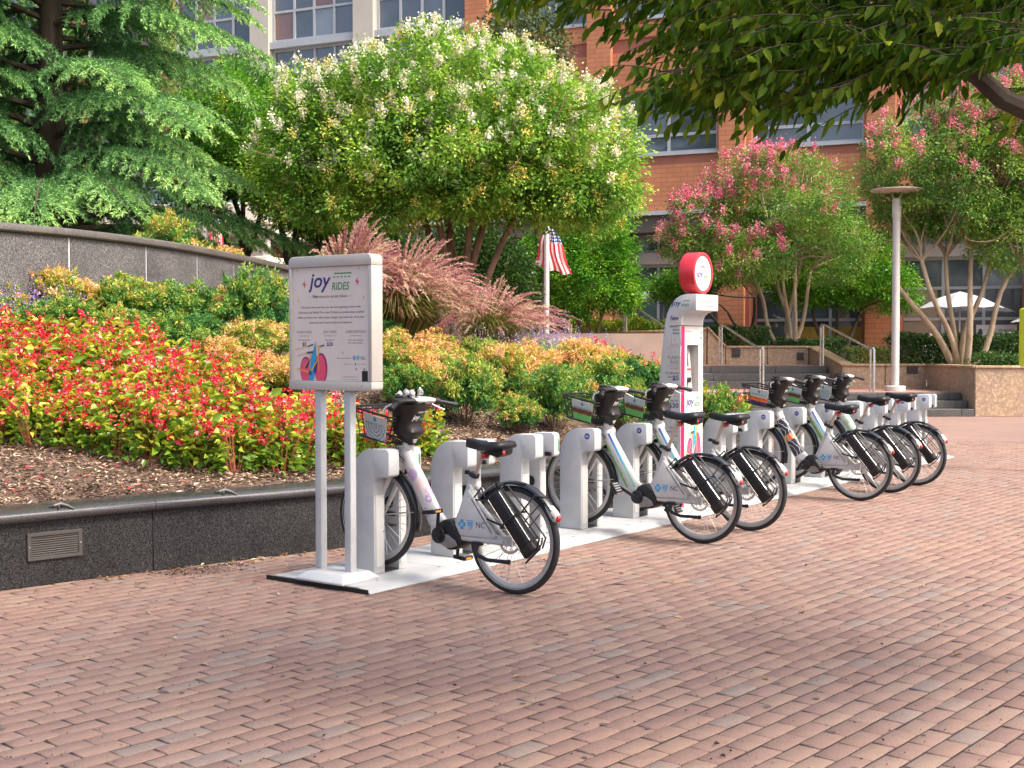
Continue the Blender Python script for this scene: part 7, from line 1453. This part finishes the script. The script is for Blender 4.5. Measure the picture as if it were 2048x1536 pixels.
# hedges and edging by the sandstone walls
M_HEDGE = leaf_mat('hedge_leaf', [(0.0, (0.012, 0.035, 0.012)), (0.4, (0.03, 0.075, 0.02)), (0.75, (0.07, 0.13, 0.03)), (1.0, (0.20, 0.16, 0.08))], 0.2, 0.35, rndamt=0.6, clump=2.5, gain=1.3)
M_HEDGT = leaf_mat('hedge_tip', [(0.0, (0.03, 0.07, 0.02)), (0.5, (0.09, 0.15, 0.03)), (1.0, (0.34, 0.30, 0.12))], 0.25, 0.4, rndamt=0.8, clump=3)
M_EDGE = leaf_mat('edging_leaf', [(0.0, (0.05, 0.13, 0.02)), (0.5, (0.20, 0.30, 0.03)), (1.0, (0.48, 0.36, 0.06))], 0.3, 0.4, rndamt=0.8, clump=3)
def hedge(name, label, x0, x1, y0, y1, z0, z1, n, mat, L, rough=0.05, skew=0.0):
    nm = NM(); u = RNG.random((n, 3)); side = RNG.integers(0, 3, n); u[:, 2] = np.where(side == 0, 1-RNG.random(n)**2*0.15, u[:, 2]); u[:, 1] = np.where(side == 1, RNG.random(n)**2*0.2, u[:, 1])
    hgt = z1+rough*np.sin(u[:, 0]*(x1-x0)*5.1)*1.0+rough*np.sin(u[:, 0]*(x1-x0)*11.3+u[:, 1]*5); c = np.stack([x0+u[:, 0]*(x1-x0), y0+u[:, 1]*(y1-y0)+skew*u[:, 0], z0+u[:, 2]*(hgt-z0)], 1)+RNG.normal(0, 0.02, (n, 3)); nm.add(leaf_quads(c, rdir(n, 0.3), rdir(n, 0.8), L*RNG.uniform(0.6, 1.3, n), L*0.5*RNG.uniform(0.7, 1.2, n)), LEAF_F, 0)
    m_c = MB().box(x0+0.06, x1-0.06, y0+0.08, y1, z0, z1-0.1); e = empty(name, (x0, y0, z0)); tag(e, label, 'hedge', 'hedges in the sandstone planters'); I = Matrix.Translation((-x0, -y0, -z0)); o = obj('foliage', nm.mesh('foliage', mat), e, mat=I); o['kind'] = 'stuff'
    ms = MB()
    for k in range(max(3, int((x1-x0)/0.25))):
        xx = x0+(k+0.5)*(x1-x0)/max(3, int((x1-x0)/0.25)); ms.tube([(xx, (y0+y1)/2, z0-0.05), (xx+RNG.normal(0, 0.05), (y0+y1)/2, z1-0.12)], 0.015, 5)
    ms.build('stem', M_STEM, e, mat=I); return e
hedge('clipped_hedge', 'low clipped hedge with pale tips left of the tall lamp post', 7.72, 8.75, 29.3, 30.2, 0.96, 1.36, 5200, M_HEDGT, 0.05, 0.01)
hedge('loose_hedge', 'dark loose hedge on the planter right of the tall lamp post', 8.8, 12.6, 29.3, 30.6, 0.96, 1.62, 15000, M_HEDGE, 0.075, 0.05)
hedge('loose_hedge', 'dark low hedge under the large pink myrtle at the picture edge', 9.6, 13.8, 26.35, 27.2, 0.96, 1.20, 7000, M_HEDGE, 0.075, 0.05)
hedge('clipped_hedge', 'dark hedge behind the sandstone wall right of the kiosk', 4.9, 6.3, 31.4, 32.4, 1.3, 1.85, 6500, M_HEDGE, 0.06, 0.03)
hedge('clipped_hedge', 'low dark planting between the pink myrtle stems and the cheek wall', 6.5, 8.2, 31.5, 32.6, 1.2, 1.55, 5500, M_HEDGE, 0.06, 0.03)
hedge('edging_plants', 'yellow-green edging plants along the curved sandstone wall', 1.5, 4.6, 33.3, 33.8, 1.6, 2.02, 6500, M_EDGE, 0.09, 0.06, -1.75)
# ------------------------------------------------------------------ litter on the paving
M_DRY = leaf_mat('dry_leaf', [(0.0, (0.16, 0.08, 0.04)), (0.5, (0.38, 0.24, 0.13)), (1.0, (0.62, 0.50, 0.36))], 0.1, 0.8, rndamt=1.0, gain=1.0)
def on_wall_foot(n, s0, s1, spread):
    s = RNG.uniform(s0, s1, n); P = np.array([at_arc(WALLS, SW, q) for q in s]); N_ = np.array([normals_at(WALLS, SW, q) for q in s]); return P-N_*(np.abs(RNG.normal(0, spread, n))+0.02)[:, None]
p = np.concatenate([on_wall_foot(90, s_ref-0.4, s_ref+1.6, 0.10), on_wall_foot(30, s_ref-1.6, s_ref+2.6, 0.3), np.stack([RNG.uniform(-2.5, 4, 26), RNG.uniform(4.8, 10, 26)], 1), np.stack([RNG.uniform(-1.9, -0.9, 14), RNG.uniform(7.55, 8.2, 14)], 1)])
n = len(p); c = np.stack([p[:, 0], p[:, 1], np.full(n, 0.006)], 1); a = RNG.uniform(0, 6.28, n); nm = NM(); nm.add(leaf_six(c, np.stack([np.cos(a), np.sin(a), RNG.normal(0.1, 0.15, n)], 1), rdir(n, 3), RNG.uniform(0.02, 0.06, n), RNG.uniform(0.008, 0.022, n), 0.35, 0.1), LEAF6_F)
tag(nm.build('dry_leaves', M_DRY), 'dry fallen leaves along the foot of the granite wall and on the bricks', 'leaves', kind='stuff')
# dark crumbs and twigs on the bricks
n = 1500; y = 4.3+RNG.random(n)**1.4*8; x = RNG.uniform(-0.42, 0.42, n)*y; k = sdist(x, y, WALLS) < -0.1; x, y = x[k], y[k]; cl = on_wall_foot(700, s_ref-0.1, s_ref+0.5, 0.16); cl[:, 0] += 0.10
x = np.concatenate([x, cl[:, 0]]); y = np.concatenate([y, cl[:, 1]]); n = len(x); a = RNG.uniform(0, 6.28, n); nm = NM()
sz = RNG.uniform(0.002, 0.006, n); sz[RNG.random(n) < 0.03] *= 2.2
nm.add(leaf_six(np.stack([x, y, np.full(n, 0.004)], 1), np.stack([np.cos(a), np.sin(a), RNG.normal(0.25, 0.2, n)], 1), rdir(n, 2), sz*2.0, sz*1.2, 0.5, 0.1), LEAF6_F); CRUMB = pbr('crumb_dark', (0.03, 0.022, 0.018), 0.9, var=0.4)
tag(nm.build('litter_crumbs', CRUMB), 'dark seed crumbs and soil specks scattered on the bricks', 'litter', kind='stuff')
# fallen petals on the mulch
n = 240; s = RNG.uniform(s_ref-1.7, s_ref+2.4, n); P = np.array([at_arc(WALLS, SW, q) for q in s])+np.array([normals_at(WALLS, SW, q) for q in s])*RNG.uniform(0.35, 1.1, n)[:, None]
nm = NM(); nm.add(leaf_quads(np.stack([P[:, 0], P[:, 1], bed_z(P[:, 0], P[:, 1])+0.02], 1), rdir(n, 0), rdir(n, 3), np.full(n, 0.022), np.full(n, 0.02), 0.2), LEAF_F); tag(nm.build('fallen_petals', M_BEGF), 'fallen red petals on the mulch', 'petals', kind='stuff')

# ------------------------------------------------------------------ seated person behind the hedge
def person(loc, rz):
    me = bpy.data.meshes.new('body'); J = {'pel': (0, 0, 0.52), 'sp': (0, 0.03, 0.75), 'ch': (0, 0.02, 0.93), 'nk': (0, 0.0, 1.06), 'hd': (0, -0.02, 1.17), 'top': (0, -0.01, 1.27)}
    for s, sg_ in (('l', 1), ('r', -1)):
        J.update({'sh'+s: (0.17*sg_, 0.02, 0.98), 'el'+s: (0.22*sg_, -0.05, 0.73), 'wr'+s: (0.14*sg_, -0.27, 0.70), 'hp'+s: (0.10*sg_, 0, 0.50), 'kn'+s: (0.11*sg_, -0.42, 0.50), 'an'+s: (0.11*sg_, -0.42, 0.09), 'to'+s: (0.12*sg_, -0.55, 0.04)})
    Rr = {'pel': 0.13, 'sp': 0.125, 'ch': 0.14, 'nk': 0.055, 'hd': 0.095, 'top': 0.07, 'sh': 0.06, 'el': 0.042, 'wr': 0.032, 'hp': 0.09, 'kn': 0.06, 'an': 0.042, 'to': 0.035}
    names = list(J); E_ = [('pel', 'sp'), ('sp', 'ch'), ('ch', 'nk'), ('nk', 'hd'), ('hd', 'top')]
    for s in 'lr': E_ += [('ch', 'sh'+s), ('sh'+s, 'el'+s), ('el'+s, 'wr'+s), ('pel', 'hp'+s), ('hp'+s, 'kn'+s), ('kn'+s, 'an'+s), ('an'+s, 'to'+s)]
    me.from_pydata([J[k] for k in names], [(names.index(a), names.index(b)) for a, b in E_], []); SH = pbr('shirt_grey', (0.30, 0.28, 0.27), 0.9); me.materials.append(SH)
    o = bpy.data.objects.new('person', me); link(o); o.location = loc; o.rotation_euler = (0, 0, rz); sk = o.modifiers.new('skin', 'SKIN'); 
    for k, v in zip(names, me.skin_vertices[0].data if me.skin_vertices else []): r = Rr.get(k, Rr.get(k[:-1], 0.05)); v.radius = (r, r)
    o.modifiers.new('sub', 'SUBSURF').levels = 2; o.modifiers['sub'].render_levels = 2
    tag(o, 'seated person with dark hair mostly hidden behind the loose hedge', 'person')
    SKIN = pbr('skin', (0.46, 0.27, 0.19), 0.6); HAIR = pbr('hair_black', (0.012, 0.010, 0.010), 0.6)
    m = MB(); m.sphere((0, -0.035, 1.17), (0.078, 0.09, 0.115), 14, 10); m.sphere((0, -0.128, 1.16), (0.014, 0.018, 0.022), 8, 6); m.build('head', SKIN, o); m = MB(); m.sphere((0, 0.0, 1.21), (0.092, 0.098, 0.10), 14, 10); m.build('hair', HAIR, o); return o
person((10.35, 31.95, 0.45), 0.3)
ch = empty('patio_chair', (10.35, 32.0, 0.45), 0.3); tag(ch, 'cafe chair under the seated person behind the hedge', 'chair')
MB().box(-0.22, 0.22, -0.22, 0.22, 0.36, 0.40).build('seat', GREYM, ch); MB().box(-0.22, 0.22, 0.20, 0.23, 0.46, 0.85).build('backrest', GREYM, ch)
for x in (-0.2, 0.2):
    for y in (-0.2, 0.2): MB().cyl((x, y, 0), (x, y, 0.37 if y < 0 else 0.8), 0.012, 6).build('leg', GREYM, ch)
# banner print
bm2 = bpy.data.objects['banner']; lettering('WALES', INK, bm2, FACE_NY, (7.75+1.74, 0.9285, 1.79), 0.075, 0.40, bold=0.01); lettering('LITY', INKG, bm2, FACE_NY, (7.75+1.70, 0.9285, 1.70), 0.05, 0.26, space=1.5); flat('round_mark', ell(7.75+1.09, 1.78, 0.06, 0.10, 18), INK, bm2, FACE_NY, (0, 0.9285, 0))

# trodden gum and drip spots on the bricks
GUM = pbr('gum_spot', (0.10, 0.085, 0.078), 0.8, var=0.3, vscale=30); m = MB()
for k in range(95):
    y = 4.4+RNG.random()*7.5; x = RNG.uniform(-0.41, 0.41)*y
    if sdist(x, y, WALLS)[0] > -0.15: continue
    r = RNG.uniform(0.006, 0.020); q = [(x+r*RNG.uniform(0.75, 1.2)*math.cos(t), y+r*RNG.uniform(0.75, 1.2)*math.sin(t), 0.0032) for t in np.linspace(0, 5.6, 9)]; m.add(q, [tuple(range(9))])
tag(m.build('gum_spots', GUM, smooth=False), 'dark gum and drip spots trodden into the bricks', 'stains', kind='stuff')
